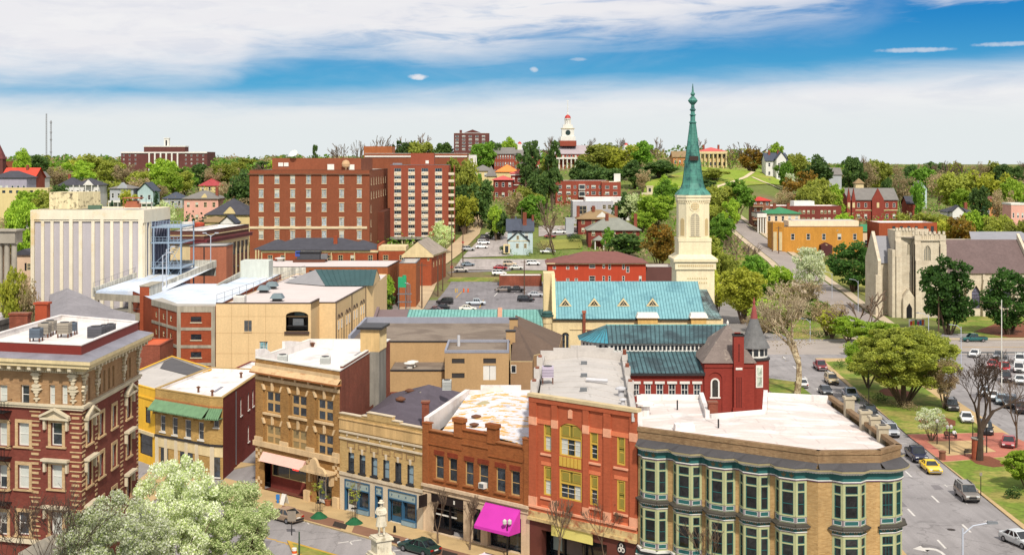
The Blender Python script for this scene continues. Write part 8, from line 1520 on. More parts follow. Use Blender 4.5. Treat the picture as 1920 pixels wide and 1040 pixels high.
def proto(kind,v,hi=1):
 key=(kind,v,hi)
 if key in PR:return PR[key]
 d=dict(lime=(.55,.18,'round',3600,26),green=(.5,.16,'round',3600,26),olive=(.55,.16,'round',3600,28),dark=(.48,.06,'round',3800,28),mag=(.46,.02,'round',2200,34),yg=(.5,.15,'fan',2200,28),rust=(.52,.10,'round',2300,26),bloom=(.5,.15,'round',1500,24),gbloom=(.5,.15,'round',1500,24),haze=(.5,.18,'fan',2000,30),conifer=(.24,.02,'cone',1100,26),pine=(.30,.18,'round',1700,22))
 if kind=='bare':t=norm(bare_mesh(1.,.62,.026,BARK,v*7+3,5,.3,.0045,.28),1.).data('trunk');PR[key]=(t,None);return PR[key]
 w,z0,sh,n,k=d[kind];n=int(n*hi);P,cs=crown_pts(w,z0,1.,n,int(k*(1.5 if hi==1 else 3 if hi<10 else 7)),sh,.28 if hi==1 else.2 if hi<10 else.135)
 mb=MB();order=np.argsort(-np.abs(cs[:,0])-NR.uniform(0,.2,len(cs)));limbs(mb,max(z0+.1,.2)if sh!='cone' else.6,.024 if kind!='haze' else.02,cs[order],BARK if kind!='dark' else BARKD,9)
 mat=LF['dark' if kind=='pine' else kind];PR[key]=(mb.data('trunk'),leaves('crown',P,(.070 if kind not in('haze','conifer')else.046)/(hi**.42),mat));return PR[key]
TREES=[]
KT=dict(lime=('bright lime green rounded tree','tree'),green=('fresh green leafy tree','tree'),olive=('olive green rounded tree','tree'),dark=('dark green dense tree','tree'),mag=('dark glossy evergreen tree','tree'),yg=('airy yellow green tree','tree'),rust=('rust tinged tree','tree'),bloom=('white blossoming tree','tree'),gbloom=('pale green blossoming tree','tree'),haze=('brown hazy budding tree','tree'),conifer=('small dark conical evergreen','tree'),pine=('tall dark pine','tree'),bare=('bare grey tree','tree'))
def tree(kind,x,y,h,sx=1.,v=None,hi=1,label=None,group=None,z=None,name=None):
 v=rnd.randrange(3)if v is None else v;tm,cm=proto(kind,v,hi);z=ground(x,y)if z is None else z
 o=thing(name or{'mag':'evergreen_tree','bare':'bare_tree','conifer':'conifer','pine':'pine_tree','bloom':'blossoming_tree','gbloom':'blossoming_tree'}.get(kind,'tree'),label,'tree',(x,y,z),rnd.uniform(0,6.28),group);o.scale=(h*sx,h*sx,h);ob('trunk',tm,o)
 if cm:ob('crown',cm,o)
 if not label:TREES.append((o,KT[kind][0],proj(x,y,z+h*.6)[0],y))
 return o
def tpx(kind,px,yt,yb,w,Y=None,**k):
 """a tree whose top, foot and width are read from the photo"""
 x,y=onground(px,yb)if Y is None else((px-CX)*Y/FP,Y);z=ground(x,y);h=zat(yt,y)-z;hw={'lime':.62,'green':.58,'olive':.62,'dark':.55,'mag':.44,'yg':.6,'rust':.6,'bloom':.58,'gbloom':.58,'haze':.6,'conifer':.25,'pine':.36,'bare':.5}[kind]
 return tree(kind,x,y,h,w*y/FP/2/(hw*h*.80),**k)
for a in(('mag',1600,450,547,88),('mag',1778,474,627,100),('mag',1893,500,627,92),('mag',1713,532,592,26),('mag',1664,512,560,22)):tpx(*a,hi=4)
tpx('yg',1392,500,614,124,Y=318,hi=3);tpx('green',1412,474,548,62,hi=2);tpx('green',1446,506,566,56,hi=2);tpx('bloom',1518,458,560,72,Y=372,hi=3);tpx('haze',1500,520,600,110,Y=330,hi=2);tpx('haze',1470,570,640,80,Y=300,hi=2);tpx('haze',1550,560,640,90,Y=296,hi=2);tpx('bare',1620,548,640,110,Y=285);tpx('bare',1378,440,490,40);tpx('bare',1402,455,500,36)
for a in(('lime',1440,560,640,80,302),('olive',1480,545,620,90,330),('green',1530,560,625,60,325),('yg',1345,500,600,60,330),('olive',1360,470,540,60,395),('lime',1460,495,565,60,365),('haze',1425,590,650,80,292),('yg',1560,580,650,70,292),('lime',1590,590,655,70,285),('olive',1330,440,500,50,430),('lime',1640,600,665,70,276)):tpx(*a[:5],Y=a[5],hi=2.5)
for a in(('green',1352,398,472,62),('green',1340,412,476,44),('rust',1237,415,505,76),('dark',1172,432,500,80),('gbloom',828,411,466,52),('lime',720,512,606,44),('dark',722,530,610,40),('lime',42,366,440,72),('haze',20,392,442,60),('yg',28,492,575,70),('haze',52,508,580,60)):tpx(*a,hi=2,**({'Y':318}if a[1]in(720,722)else{'Y':470}if a[1]==828 else{'Y':425}if a[1]in(42,20)else{'Y':238}if a[1]in(28,52)else{'Y':437}if a[1]==1237 else{'Y':462}if a[1]==1172 else{}))
HILL=[('pine',1000,258,380,42,600),('olive',1024,285,378,40,596),('pine',1036,258,380,40,590),('pine',985,262,350,36,640),('olive',1130,266,325,84,700),('yg',1160,264,322,80,690),('olive',1105,284,326,52,690),('dark',1095,300,335,60,650),('dark',1140,312,345,70,640),('dark',1190,300,340,56,660),('green',1200,262,312,60,730),('dark',1235,300,345,70,700),('haze',1205,315,352,40,640),('green',1247,335,398,50,560),('yg',1352,300,0,0,0),('olive',1340,316,352,60,700),('lime',1250,330,392,48,566),('yg',1395,300,0,0,0),('dark',902,330,385,56,540),('dark',880,335,395,50,545),('olive',862,290,345,66,548),('olive',878,300,372,56,540),('dark',862,345,400,50,532),('green',884,312,366,44,552),('green',905,262,312,50,740),('dark',925,262,320,46,750),('lime',952,258,300,40,790),('dark',1010,320,385,44,585),('olive',985,350,388,70,560),('green',1000,362,392,60,540),('yg',870,362,410,64,520),('haze',960,355,398,60,548),('dark',935,395,425,50,505),('lime',930,385,425,30,503),('gbloom',1188,362,402,54,535),('dark',1170,360,410,44,540),('rust',1412,278,350,56,760),('bare',1410,266,340,60,765),('lime',1458,268,310,34,790),('green',1470,300,330,40,700),('rust',1505,318,365,80,640),('olive',1545,330,375,70,620),('lime',1568,346,385,40,620),('dark',1530,290,345,60,730),('olive',1490,285,330,50,760),('dark',1600,292,335,50,850),('haze',1625,298,345,60,860),('bare',1612,290,330,30,900),('green',1380,335,392,70,560),('olive',1350,345,395,70,555),('lime',1370,372,405,40,530),('dark',1325,336,370,40,650),('haze',1470,350,385,50,610),('olive',1520,345,390,60,600),('bare',1372,285,312,26,780),('bare',800,248,300,66,900),('bare',770,255,300,50,900),('bare',712,253,290,44,900),('bare',680,262,290,30,900),('bare',1240,256,310,40,780),('bare',1315,258,300,40,840),('pine',745,262,300,30,900),('dark',832,266,300,48,860),('olive',790,262,296,60,880),('dark',765,262,300,40,880),('bare',1165,258,300,30,900),('bare',1040,255,300,36,900),('bare',1090,258,290,40,900),('bare',640,268,300,40,1000),('pine',590,268,292,14,1000),('bare',1043,375,446,60,470),('green',1140,425,452,26,470),('olive',1220,390,425,60,540),('lime',1230,362,420,70,530),('lime',1205,395,430,50,520),('bloom',1482,320,352,20,690),('lime',300,298,352,68,690),('lime',318,318,356,50,660),('olive',268,318,350,60,690),('haze',240,305,350,80,700),('lime',148,300,340,70,760),('olive',170,290,335,80,800),('lime',40,278,312,36,860),('dark',70,288,320,50,880),('haze',105,310,345,70,720),('olive',210,300,340,60,760),('dark',375,306,342,36,740),('haze',400,312,350,50,730),('olive',420,305,345,60,740),('dark',452,318,370,60,560),('haze',430,335,372,60,590),('olive',335,318,352,60,680),('green',345,312,350,50,690),('haze',300,345,372,40,640),('gbloom',178,367,395,36,520),('gbloom',305,372,400,50,500),('lime',75,335,0,0,0),('dark',112,342,372,36,560),('lime',55,340,0,0,0),('conifer',293,350,395,22,520),('conifer',210,368,398,18,500),('conifer',228,366,398,22,500),('conifer',362,388,422,20,470),('conifer',350,390,422,16,470),('conifer',378,392,420,22,470),('lime',60,352,380,60,560),('olive',90,360,395,60,540),('green',430,372,392,30,540),('yg',240,352,385,40,575),('olive',1695,400,430,60,520),('yg',1780,408,450,60,500),('olive',1740,395,435,90,520),('lime',1830,395,440,60,510),('olive',1870,400,445,70,500),('rust',1800,405,450,60,495),('olive',1905,410,455,60,480),('dark',1665,330,390,30,680),('dark',1836,345,392,40,600),('conifer',1845,380,420,30,540),('haze',1690,320,370,60,740),('olive',1640,300,345,70,900),('green',1730,310,350,60,900),('olive',1795,320,372,80,760),('lime',1805,330,0,0,0),('haze',1760,318,360,70,820),('yg',1850,310,365,90,760),('haze',1880,350,395,60,600),('lime',1895,335,380,50,700),('green',1720,335,385,30,640),('conifer',1595,415,448,14,505),('conifer',1625,405,430,20,520),('lime',1585,400,425,40,560)]
for i in range(17):HILL.append((rnd.choice(('olive','dark','haze','green','olive','bare')),1600+20*i+rnd.uniform(-8,8),rnd.uniform(299,309),330,rnd.uniform(28,50),rnd.uniform(950,1250)))
for k,px,yt,yb,w,Y in HILL:
 if Y:tpx(k,px,yt,yb,w,Y=Y)
boxes=[]
for o in list(COL.objects):
 if o.type=='EMPTY' and o.get('category')in('house','building','church','school','parking deck','monument','shed','portico','church tower')and o.location.y>395:
  vs=[(o.location+c.location+Vector(q.co))for c in o.children if c.type=='MESH' and c.name.startswith(('wall','roof','clock','portico','tower','balcon'))for q in c.data.vertices]
  ps=[proj(v.x,v.y,v.z)for v in vs]
  if ps:boxes.append((min(p[0]for p in ps),max(p[0]for p in ps),min(p[1]for p in ps),max(p[1]for p in ps),min(v.y for v in vs),min(v.x for v in vs),max(v.x for v in vs),max(v.y for v in vs)))
FREE=[(780,1100,430,600),(1395,1500,430,520),(1200,1500,318,400)]
cnt=0;placed=[(o.location.x,o.location.y)for o,_,_,_ in TREES]
for tr in range(4000):
 if cnt>=116:break
 Y=470*math.exp(rnd.random()*.92);px=rnd.uniform(-15,1935);x=(px-CX)*Y/FP;h=rnd.uniform(9,15);z=ground(x,Y);y1=proj(x,Y,z)[1];y0=proj(x,Y,z+h)[1];hw=h*.4*FP/Y
 if y0<(288 if px<1500 else 306):continue
 if any(px+hw>b[0]and px-hw<b[1]and y1>b[2]-2 and y0<b[3]-6 and Y<b[4]+3 for b in boxes)or any(b[5]-4<x<b[6]+4 and b[4]-4<Y<b[7]+4 for b in boxes):continue
 if any(a<px<b and c<y1<d for a,b,c,d in FREE)or any((x-a)**2+(Y-b)**2<42 for a,b in placed):continue
 w=[('haze',3.5),('olive',4),('lime',1.6),('dark',2.2),('green',2.),('yg',1.2),('rust',.6),('bare',.8)]
 k=rnd.choices([a for a,_ in w],[b for _,b in w])[0];tree(k,x,Y,h,rnd.uniform(1.0,1.4));placed.append((x,Y));cnt+=1
def woods():
 pts=[];sz=[]
 for mat in('olive','dark','haze','green'):
  C=[]
  for i in range(520):
   Y=1000*math.exp(rnd.random()*1.9 if rnd.random()<.75 else rnd.random()*.6);u=rnd.uniform(-.43,.43);x=u*Y;
   if Y<1130 and-350<x<-235:continue
   g=ground(x,Y);h=rnd.uniform(9,16);w=rnd.uniform(5,10)*(1+Y/3500);n=60 if Y<2000 else 34
   d=NR.normal(size=(n,3));d/=np.linalg.norm(d,axis=1)[:,None];d*=(NR.uniform(.3,1,n)**.5)[:,None];C.append(np.array([x,Y,g+h*.55])+d*np.array([w,w,h*.5]))
  for i in range(150):
   Y=950*math.exp(rnd.random()*1.7);x=rnd.uniform(.16,.43)*Y;g=ground(x,Y);h=rnd.uniform(10,16);w=rnd.uniform(6,11)*(1+Y/3000);n=50;d=NR.normal(size=(n,3));d/=np.linalg.norm(d,axis=1)[:,None];C.append(np.array([x,Y,g+h*.55])+d*np.array([w,w,h*.5]))
  if mat in('dark','olive'):
   for i in range(230):Y=rnd.uniform(2400,6500);x=rnd.uniform(.05,.45)*Y;g=ground(x,Y);n=30;d=NR.normal(size=(n,3));C.append(np.array([x,Y,g+6])+d*np.array([26,20,3.6]))
  o=ob('distant_woods',leaves('distant_woods',np.concatenate(C),3.2,LF[mat]));tag(o,{'olive':'olive toned woods running to the skyline','dark':'dark evergreens of the woods along the skyline','haze':'brown leafless part of the skyline woods','green':'fresh green part of the skyline woods'}[mat],'woods',None,'stuff')
woods()
def undergrowth():
 C=[]
 for i in range(4200):
  Y=455*math.exp(rnd.random()*.9);px=rnd.uniform(-10,1930);x=(px-CX)*Y/FP;z=ground(x,Y);y1=proj(x,Y,z)[1]
  if any(a<px<b and c<y1<d for a,b,c,d in FREE)or any(b[5]-1<x<b[6]+1 and b[4]-2.5<Y<b[7]+1 for b in boxes)or 84<x<110 and Y<645:continue
  n=24;d=NR.normal(size=(n,3));q=rnd.random()**2*2.2+.7;C.append(np.array([x,Y,z+q*.8])+d*np.array([2.4,2.4,q]))
 h=len(C)//2
 for k,c,lb in(('green',C[:h],'green shrubs and low growth on the wooded slopes'),('haze',C[h:],'brown brush and low growth on the wooded slopes')):o=ob('undergrowth',leaves('undergrowth',np.concatenate(c),1.0,LF[k]));tag(o,lb,'undergrowth',None,'stuff')
undergrowth()
tree('bloom',-32.6,106.5,13.4,.84,hi=34,label='large white blossoming tree in front of the dark red corner building',z=0);tree('bloom',-29.6,114.5,14.9,.66,hi=30,label='tall white blossoming tree before the yellow shop',z=0);tree('gbloom',-25.3,118.,11.2,.92,hi=26,label='pale green blossoming tree reaching towards the copper coloured sedan',z=0)
def near_bare(px,py,yt,label,r=.09,mat=BARK,seed=1,spread=.45,depth=5,up=.5,first=.25,z=.15,twig=.012,hz=None,Y=None):
 x,y=at(px,py,z)if Y is None else((px-CX)*Y/FP,Y);h=zat(yt,y)-z;o=thing('bare_tree',label,'tree',(x,y,z));m=norm(bare_mesh(h,spread,r,mat,seed,depth,up,twig,first),h);m.local('trunk',o);
 if hz:P,_=crown_pts(h*.5,h*.3,h*1.02,hz[1],40,'fan',.25);ob('crown',leaves('crown',P,.28,LF[hz[0]]),o)
 return o
near_bare(822,1018,912,'bare street tree between the cream shop and the black shopfront',.1,BARK,3,.42,6);near_bare(880,1030,928,'bare street tree in front of the russet shop next to the magenta awning',.1,BARK,5,.42,6);near_bare(1052,1068,930,'bare street tree in front of the yellow sign board',.1,BARK,8,.45,6);near_bare(1135,1080,925,'bare street tree between the yellow sign board and the round emblem',.1,BARK,13,.45,6);near_bare(1330,1110,965,'bare street tree in front of the bay windows',.1,BARK,21,.5,6,Y=117)
near_bare(60,1075,905,'leafless tree at the foot of the dark red building below the fire escape',.1,BARKD,4,.6,6,.3,z=0,Y=103);near_bare(120,1075,930,'thin leafless tree left of the white blossoming tree',.08,BARKD,9,.6,6,.3,z=0,Y=102)
near_bare(1836,862,655,'large bare oak by the round brick pillar in the plaza',.42,BARKD,6,.62,7,.25,.24,.15,.02);near_bare(1905,838,700,'slim bare tree beside the red car',.14,BARK,12,.55,6,.3,.25)
near_bare(1494,735,520,'pale barked sycamore spreading over the avenue behind the white roof',.5,BARKW,17,.74,8,.16,.22,.15,.016,('haze',1500),Y=222)
slab('pavement',[(44,205),(51,214),(51,234),(45,240)],.16,LAWN)
o=tpx('olive',1694,606,765,215,Y=212,hi=24,label='big spreading green oak in the middle of the park lawn');tpx('lime',1628,630,735,96,Y=228,hi=9,label='lighter green tree at the left of the park oak');tpx('haze',1770,665,770,80,Y=209,hi=6,label='thin brownish tree at the right of the park oak');tpx('bloom',1746,760,828,62,Y=None,hi=5,label='small white flowering dogwood on the lawn by the plaza');tpx('lime',1650,600,660,110,Y=262,hi=8,label='feathery lime green tree behind the park oak');tpx('lime',1925,840,960,90,Y=158,hi=10,label='lime green tree at the right edge of the near lawn')
for px,py,lb in((598,969,'young tree with green wrapped base in front of the door hood'),(664,980,'young leafy tree in a wire cage before the blue shopfront')):
 x,y=at(px,py,.15);o=thing('young_tree',lb,'tree',(x,y,.15));m=MB();m.lathe((0,0,0),[(1.,0),(.8,.15),(.25,.6)],M('green ground wrap',(34,96,60),.9,.2,2.),10);m.local('root_wrap',o);m=bare_mesh(4.6,.3,.05,BARK,px,4,.6,.01,.4);m.local('trunk',o);P,_=crown_pts(.8,1.8,4.6,260,12,'round');ob('crown',leaves('crown',P,.16,LF['olive']),o);m=MB()
 for i in range(6):a_=i*1.047;m.tube([(.35*math.cos(a_),.35*math.sin(a_),.3),(.35*math.cos(a_),.35*math.sin(a_),1.9)],.015,BLACK,4)
 m.lathe((0,0,1.6),[(.36,0),(.36,.04)],BLACK,8);m.local('cage',o)
def shrub(name,px,py,w,h,kind,label,n=500,Y=None):
 x,y=at(px,py,.1)if Y is None else onground(px,py);P,_=crown_pts(w,0,h,n,10,'round',.4);o=ob(name,leaves(name,P,.22 if h<2 else.4,LF[kind]));o.location=(x,y,ground(x,y)+.1);tag(o,label,'shrub','shrubs and hedges')
for a in(('shrub',1640,752,3.5,1.2,'dark','dark shrub bed below the park oak'),('shrub',1700,766,2.6,1.1,'haze','brown shrub at the foot of the park oak'),('shrub',1902,935,1.1,1.3,'dark','small dark round shrub on the near lawn'),('shrub',1580,690,3.,1.5,'dark','dark shrubs behind the parked red pickup'),('shrub',1640,580,4.,1.6,'dark','dark shrub by the stone church wing')):shrub(*a)
for a in(('shrub',945,478,3.,3.2,'dark','dark bush left of the white house steps'),('hedge',1000,482,4.5,1.8,'dark','hedge right of the white house'),('hedge',1060,488,9,2.2,'green','long hedge behind the parked white hatchback'),('shrub',1075,455,4.,3.,'dark','dark bush by the fence of the red brick house'),('shrub',960,488,5,1.6,'green','low bushes below the white house'),('shrub',1020,470,4,3.5,'haze','brown bush on the dry lawn'),('shrub',930,530,3,1.,'haze','brown brush by the low brick shed'),('shrub',842,440,3.,4.,'dark','dark bush at the foot of the blossoming tree by the tower')):shrub(*a,Y=1)
ORD=['','second ','third ','fourth ','fifth ','sixth ','seventh ','eighth ','ninth ','tenth ','eleventh ','twelfth ','thirteenth ','fourteenth ','fifteenth ','sixteenth ','seventeenth ','eighteenth ','nineteenth ','twentieth ']
def autolabel(items,grp):
 from collections import defaultdict
 D=defaultdict(list)
 for o,ph,px,Y in items:
  lm=min(LM,key=lambda l:abs(l[1]-px)+abs(l[3]-Y)*.13);dx=px-lm[1]
  rel='before' if Y<lm[3]-12 and abs(dx)<60 else 'behind' if Y>lm[3]+12 and abs(dx)<60 else 'left of' if dx<0 else 'right of'
  D[(ph,rel,lm[0])].append((px,o))
 for(ph,rel,l),v in D.items():
  v.sort(key=lambda q:q[0])
  for i,(_,o)in enumerate(v):
   o['label']=(ph if len(v)==1 else ORD[min(i,19)]+ph+' from left' if i else 'leftmost '+ph)+' '+rel+' '+l;o['group']=grp
autolabel(TREES,'trees of the town and hillside')
# vehicles
m,t_,b_=newmat('car paint');oc=t_.a('ShaderNodeObjectInfo').outputs['Color'];t_.p(b_.inputs['Base Color'],oc);b_.inputs['Roughness'].default_value=.28;b_.inputs['Coat Weight'].default_value=.5;b_.inputs['Metallic'].default_value=.15;PAINT=m
CGL=GL('car glass',(26,32,36),.05,.9);TYRE=M('tyre rubber',(34,33,34),.9);RIM=M('wheel rim',(160,160,164),.35,.05,2.,metal=.7);HLT=M('headlight lens',(226,230,230),.15,.05,2.,spec=.8);TLT=M('tail light lens',(170,26,24),.25,.05,2.);PLAS=M('black bumper plastic',(40,40,42),.7);CHR=M('chrome bumper',(190,190,192),.3,.05,2.,metal=.8)
CT=dict(sedan=(4.8,.90,.60,[(-2.4,.36,.80,.72),(-2.3,.24,.90,.86),(-1.4,.20,.93,.91),(0,.18,.92,.92),(1.2,.20,.88,.91),(2.2,.24,.74,.84),(2.4,.36,.62,.70)],(-1.75,1.05,-1.05,.20,1.43,.64),1.42,.32),suv=(4.8,.98,.68,[(-2.4,.45,1.0,.84),(-2.33,.30,1.08,.94),(-1.4,.26,1.09,.96),(0,.25,1.08,.96),(1.1,.26,1.05,.96),(2.2,.32,.98,.91),(2.4,.45,.78,.80)],(-2.33,1.15,-2.12,.45,1.78,.74),1.45,.37),van=(4.9,.98,.68,[(-2.45,.4,1.0,.86),(-2.38,.28,1.05,.95),(0,.24,1.05,.96),(1.5,.26,.98,.95),(2.3,.3,.82,.88),(2.45,.42,.66,.76)],(-2.38,1.75,-2.2,.55,1.75,.74),1.5,.34),pickup=(5.6,.98,.68,[(-2.8,.5,.98,.90),(-2.72,.38,1.05,.95),(-.8,.32,1.06,.96),(0,.30,1.06,.96),(1.3,.30,1.06,.96),(2.6,.36,1.0,.92),(2.8,.5,.78,.84)],(-.75,1.45,-.55,.75,1.82,.74),1.75,.39),coupe=(5.0,.9,.6,[(-2.5,.36,.78,.78),(-2.42,.26,.84,.88),(-1.4,.22,.88,.93),(0,.20,.86,.94),(1.2,.22,.84,.94),(2.4,.26,.76,.90),(2.5,.36,.66,.84)],(-1.55,.75,-.95,.1,1.34,.62),1.55,.33))
CC={}
def carmesh(k):
 if k in CC:return CC[k]
 L,_,_,st,(b0,b1,t0,t1,zt,hwt),wb,wr=CT[k];a=MB();n=10;v=[]
 for x,zb,zs,hw in st:v+=[(x,-hw*.86,zb),(x,-hw,zb+.16),(x,-hw,zs-.16),(x,-hw*.95,zs-.03),(x,-hw*.78,zs),(x,hw*.78,zs),(x,hw*.95,zs-.03),(x,hw,zs-.16),(x,hw,zb+.16),(x,hw*.86,zb)]
 q=len(st);a.faces(v,[(i*n+j,i*n+(j+1)%n,(i+1)*n+(j+1)%n,(i+1)*n+j)for i in range(q-1)for j in range(n)]+[tuple(range(n-1,-1,-1)),tuple((q-1)*n+j for j in range(n))],PAINT)
 zb=max(s[2]for s in st[2:5])-.03;hb=st[3][3]*.88
 R4=[(t0,-hwt,zt-.04),(t1,-hwt,zt-.04),(t1,hwt,zt-.04),(t0,hwt,zt-.04)];a.hexa(R4+[(t0+.15,-hwt*.86,zt+.02),(t1-.12,-hwt*.86,zt+.02),(t1-.12,hwt*.86,zt+.02),(t0+.15,hwt*.86,zt+.02)],PAINT)
 B4=[(b0,-hb,zb),(b1,-hb,zb),(b1,hb,zb),(b0,hb,zb)]
 for p,r in zip(B4,R4):a.tube([p,r],.055,PAINT,5)
 for sg in(-1,1):
  for f in(.36,.66)if k!='coupe' else(.4,):xb=b0+(b1-b0)*f;xt=t0+(t1-t0)*f;a.tube([(xb,sg*hb,zb),(xt,sg*hwt,zt-.04)],.05,PAINT,5)
  a.tube([(t0,sg*hwt,zt-.04),(t1,sg*hwt,zt-.04)],.05,PAINT,5)
  a.box(b1-.45,b1-.25,sg*(hb+.12)-.11,sg*(hb+.12)+.11,zb+.02,zb+.16,PAINT)
 bm_=CHR if k in('coupe','pickup')else PLAS
 a.box(L/2-.06,L/2+.05,-.74,.74,.36,.52,bm_);a.box(-L/2-.05,-L/2+.06,-.74,.74,.36,.54,bm_);a.box(L/2-.05,L/2+.015,-.45,.45,.56,.68 if k in('sedan','coupe')else.8,PLAS)
 a.box(-L/2-.02,-L/2+.04,-.26,.26,.60,.74,WHITE)
 if k=='pickup':a.box(-2.7,-.85,-.78,.78,1.04,1.075,PLAS);
 if k=='suv':
  for sg in(-.55,.55):a.box(t0+.2,t1-.3,sg-.03,sg+.03,zt+.05,zt+.09,PLAS)
 g=MB();z2=zt-.05;g.faces([(b0+.02,-hb+.02,zb),(b1-.02,-hb+.02,zb),(b1-.02,hb-.02,zb),(b0+.02,hb-.02,zb),(t0,-hwt+.01,z2),(t1,-hwt+.01,z2),(t1,hwt-.01,z2),(t0,hwt-.01,z2)],[(0,1,5,4),(1,2,6,5),(2,3,7,6),(3,0,4,7)],CGL)
 w=MB();w.faces([(wr*math.cos(i*.3927),y,wr*math.sin(i*.3927))for y in(-.11,.11)for i in range(16)],[(i,(i+1)%16,16+(i+1)%16,16+i)for i in range(16)]+[tuple(range(15,-1,-1)),tuple(range(16,32))],TYRE)
 r=MB();r.faces([(wr*.62*math.cos(i*.5236),y,wr*.62*math.sin(i*.5236))for y in(-.12,.12)for i in range(12)],[tuple(range(11,-1,-1)),tuple(range(12,24))]+[(i,(i+1)%12,12+(i+1)%12,12+i)for i in range(12)],RIM)
 h=MB();h.box(-.05,.03,-.2,.2,-.08,.08,HLT);l=MB();l.box(-.03,.05,-.17,.17,-.09,.09,TLT)
 CC[k]=[q_.data(n_)for q_,n_ in((a,'body'),(g,'windows'),(w,'wheel'),(r,'rim'),(h,'headlight'),(l,'tail_light'))];return CC[k]
CARS=[]
def car(k,col,x,y,rz,cn,label=None,z=None,full=1,group=None):
 me=carmesh(k);L,_,_,st,_,wb,wr=CT[k];z=ground(x,y)+.03 if z is None else z;o=thing('parked_car',label,{'suv':'car','pickup':'pickup truck','van':'van'}.get(k,'car'),(x,y,z),rz,group)
 b=ob('body',me[0],o);b.color=[*lin(col),1];ob('windows',me[1],o)
 for sx in(-1,1):
  for sy in(-1,1):
   w_=ob('wheel',me[2],o,(sx*wb,sy*(st[3][3]-.1),wr));
   if full:ob('rim',me[3],w_)
 if full:
  for sy in(-1,1):ob('headlight',me[4],o,(L/2-.03,sy*.58,.68 if k in('sedan','coupe')else.82));ob('tail_light',me[5],o,(-L/2-.0,sy*.62,.72 if k in('sedan','coupe')else.88))
 if not label:CARS.append((o,cn,proj(x,y,z)[0],y))
 return o
WHT,SIL,GRY,BLK,RED,DGN,BEI,NAV,YEL=(232,232,230),(176,180,186),(112,112,114),(30,31,34),(170,36,34),(26,58,50),(196,178,140),(28,32,62),(246,206,20)
AV=math.atan2(.646,-.763);DN=R(-92.7)
G1='cars parked along the avenue';G2='cars along the street beside the park'
def cpx(k,col,px,py,rz,label,z=.02,g=G2):x,y=at(px,py,z);return car(k,col,x,y,rz,'',label,z,1,g)
cpx('sedan',(150,128,104),533,974,AV,'copper brown sedan parked beside the young tree with the green wrap',g=G1);cpx('sedan',DGN,786,1034,AV,'dark green sedan parked just right of the statue',g=G1);cpx('suv',WHT,905,1074,AV,'white sport utility car at the bottom edge below the magenta awning',g=G1)
cpx('suv',(128,122,116),1813,934,DN,'grey brown sport utility car parked below the yellow car');cpx('coupe',YEL,1745,882,DN,'bright yellow coupe parked behind the dark blue pickup');cpx('pickup',NAV,1718,860,DN,'dark blue pickup touching the yellow coupe');cpx('suv',SIL,1669,815,DN,'silver sport utility car parked across from the roof chimneys');cpx('sedan',BLK,1645,798,DN,'black car right behind the silver sport utility car');cpx('pickup',BLK,1630,780,DN,'black pickup with shiny hood behind two parked cars');cpx('pickup',(150,162,178),1594,746,DN,'pale blue grey pickup parked by the park oak');cpx('suv',BEI,1559,718,DN,'beige sport utility car parked beyond the blue grey pickup');cpx('sedan',(48,52,60),1548,738,DN,'dark slate sedan driving down the middle lane');cpx('pickup',(136,50,56),1538,692,DN,'maroon pickup farthest up the avenue');cpx('sedan',WHT,1503,724,DN+3.14,'white car half hidden behind the sycamore trunk');cpx('sedan',(190,194,196),1912,1020,R(-72),'silver sedan at the lower right corner of the road')
cpx('pickup',(20,84,84),1826,640,R(182),'teal green pickup on the cross street before the stone church',g='cars by the stone church')
for k,c,px,py,a,cn in(('sedan',WHT,1828,668,-120,'white sedan'),('sedan',GRY,1872,671,-115,'grey sedan'),('sedan',RED,1862,688,-120,'red sedan'),('pickup',RED,1884,696,-110,'red pickup'),('sedan',GRY,1882,680,-115,'grey sedan'),('suv',WHT,1912,680,-110,'white sport utility car'),('van',WHT,1910,696,-110,'white van'),('suv',(60,42,40),1886,714,-110,'dark brown sport utility car'),('sedan',WHT,1912,718,-110,'white sedan'),('sedan',SIL,1846,740,-112,'silver sedan'),('sedan',WHT,1862,748,-112,'white sedan'),('sedan',(120,140,150),1878,755,-112,'blue grey sedan'),('suv',BLK,1895,762,-112,'black sport utility car'),('suv',(70,52,56),1915,772,-110,'plum sport utility car'),('suv',(62,58,58),1784,768,-100,'charcoal sport utility car'),('sedan',WHT,1812,790,-105,'white sedan'),('suv',BLK,1848,812,-105,'black sport utility car'),('sedan',RED,1891,836,-112,'bright red sedan')):
 x,y=at(px,py,.02);car(k,c,x,y,R(a),cn,None,.02,group='cars in the park side car park')
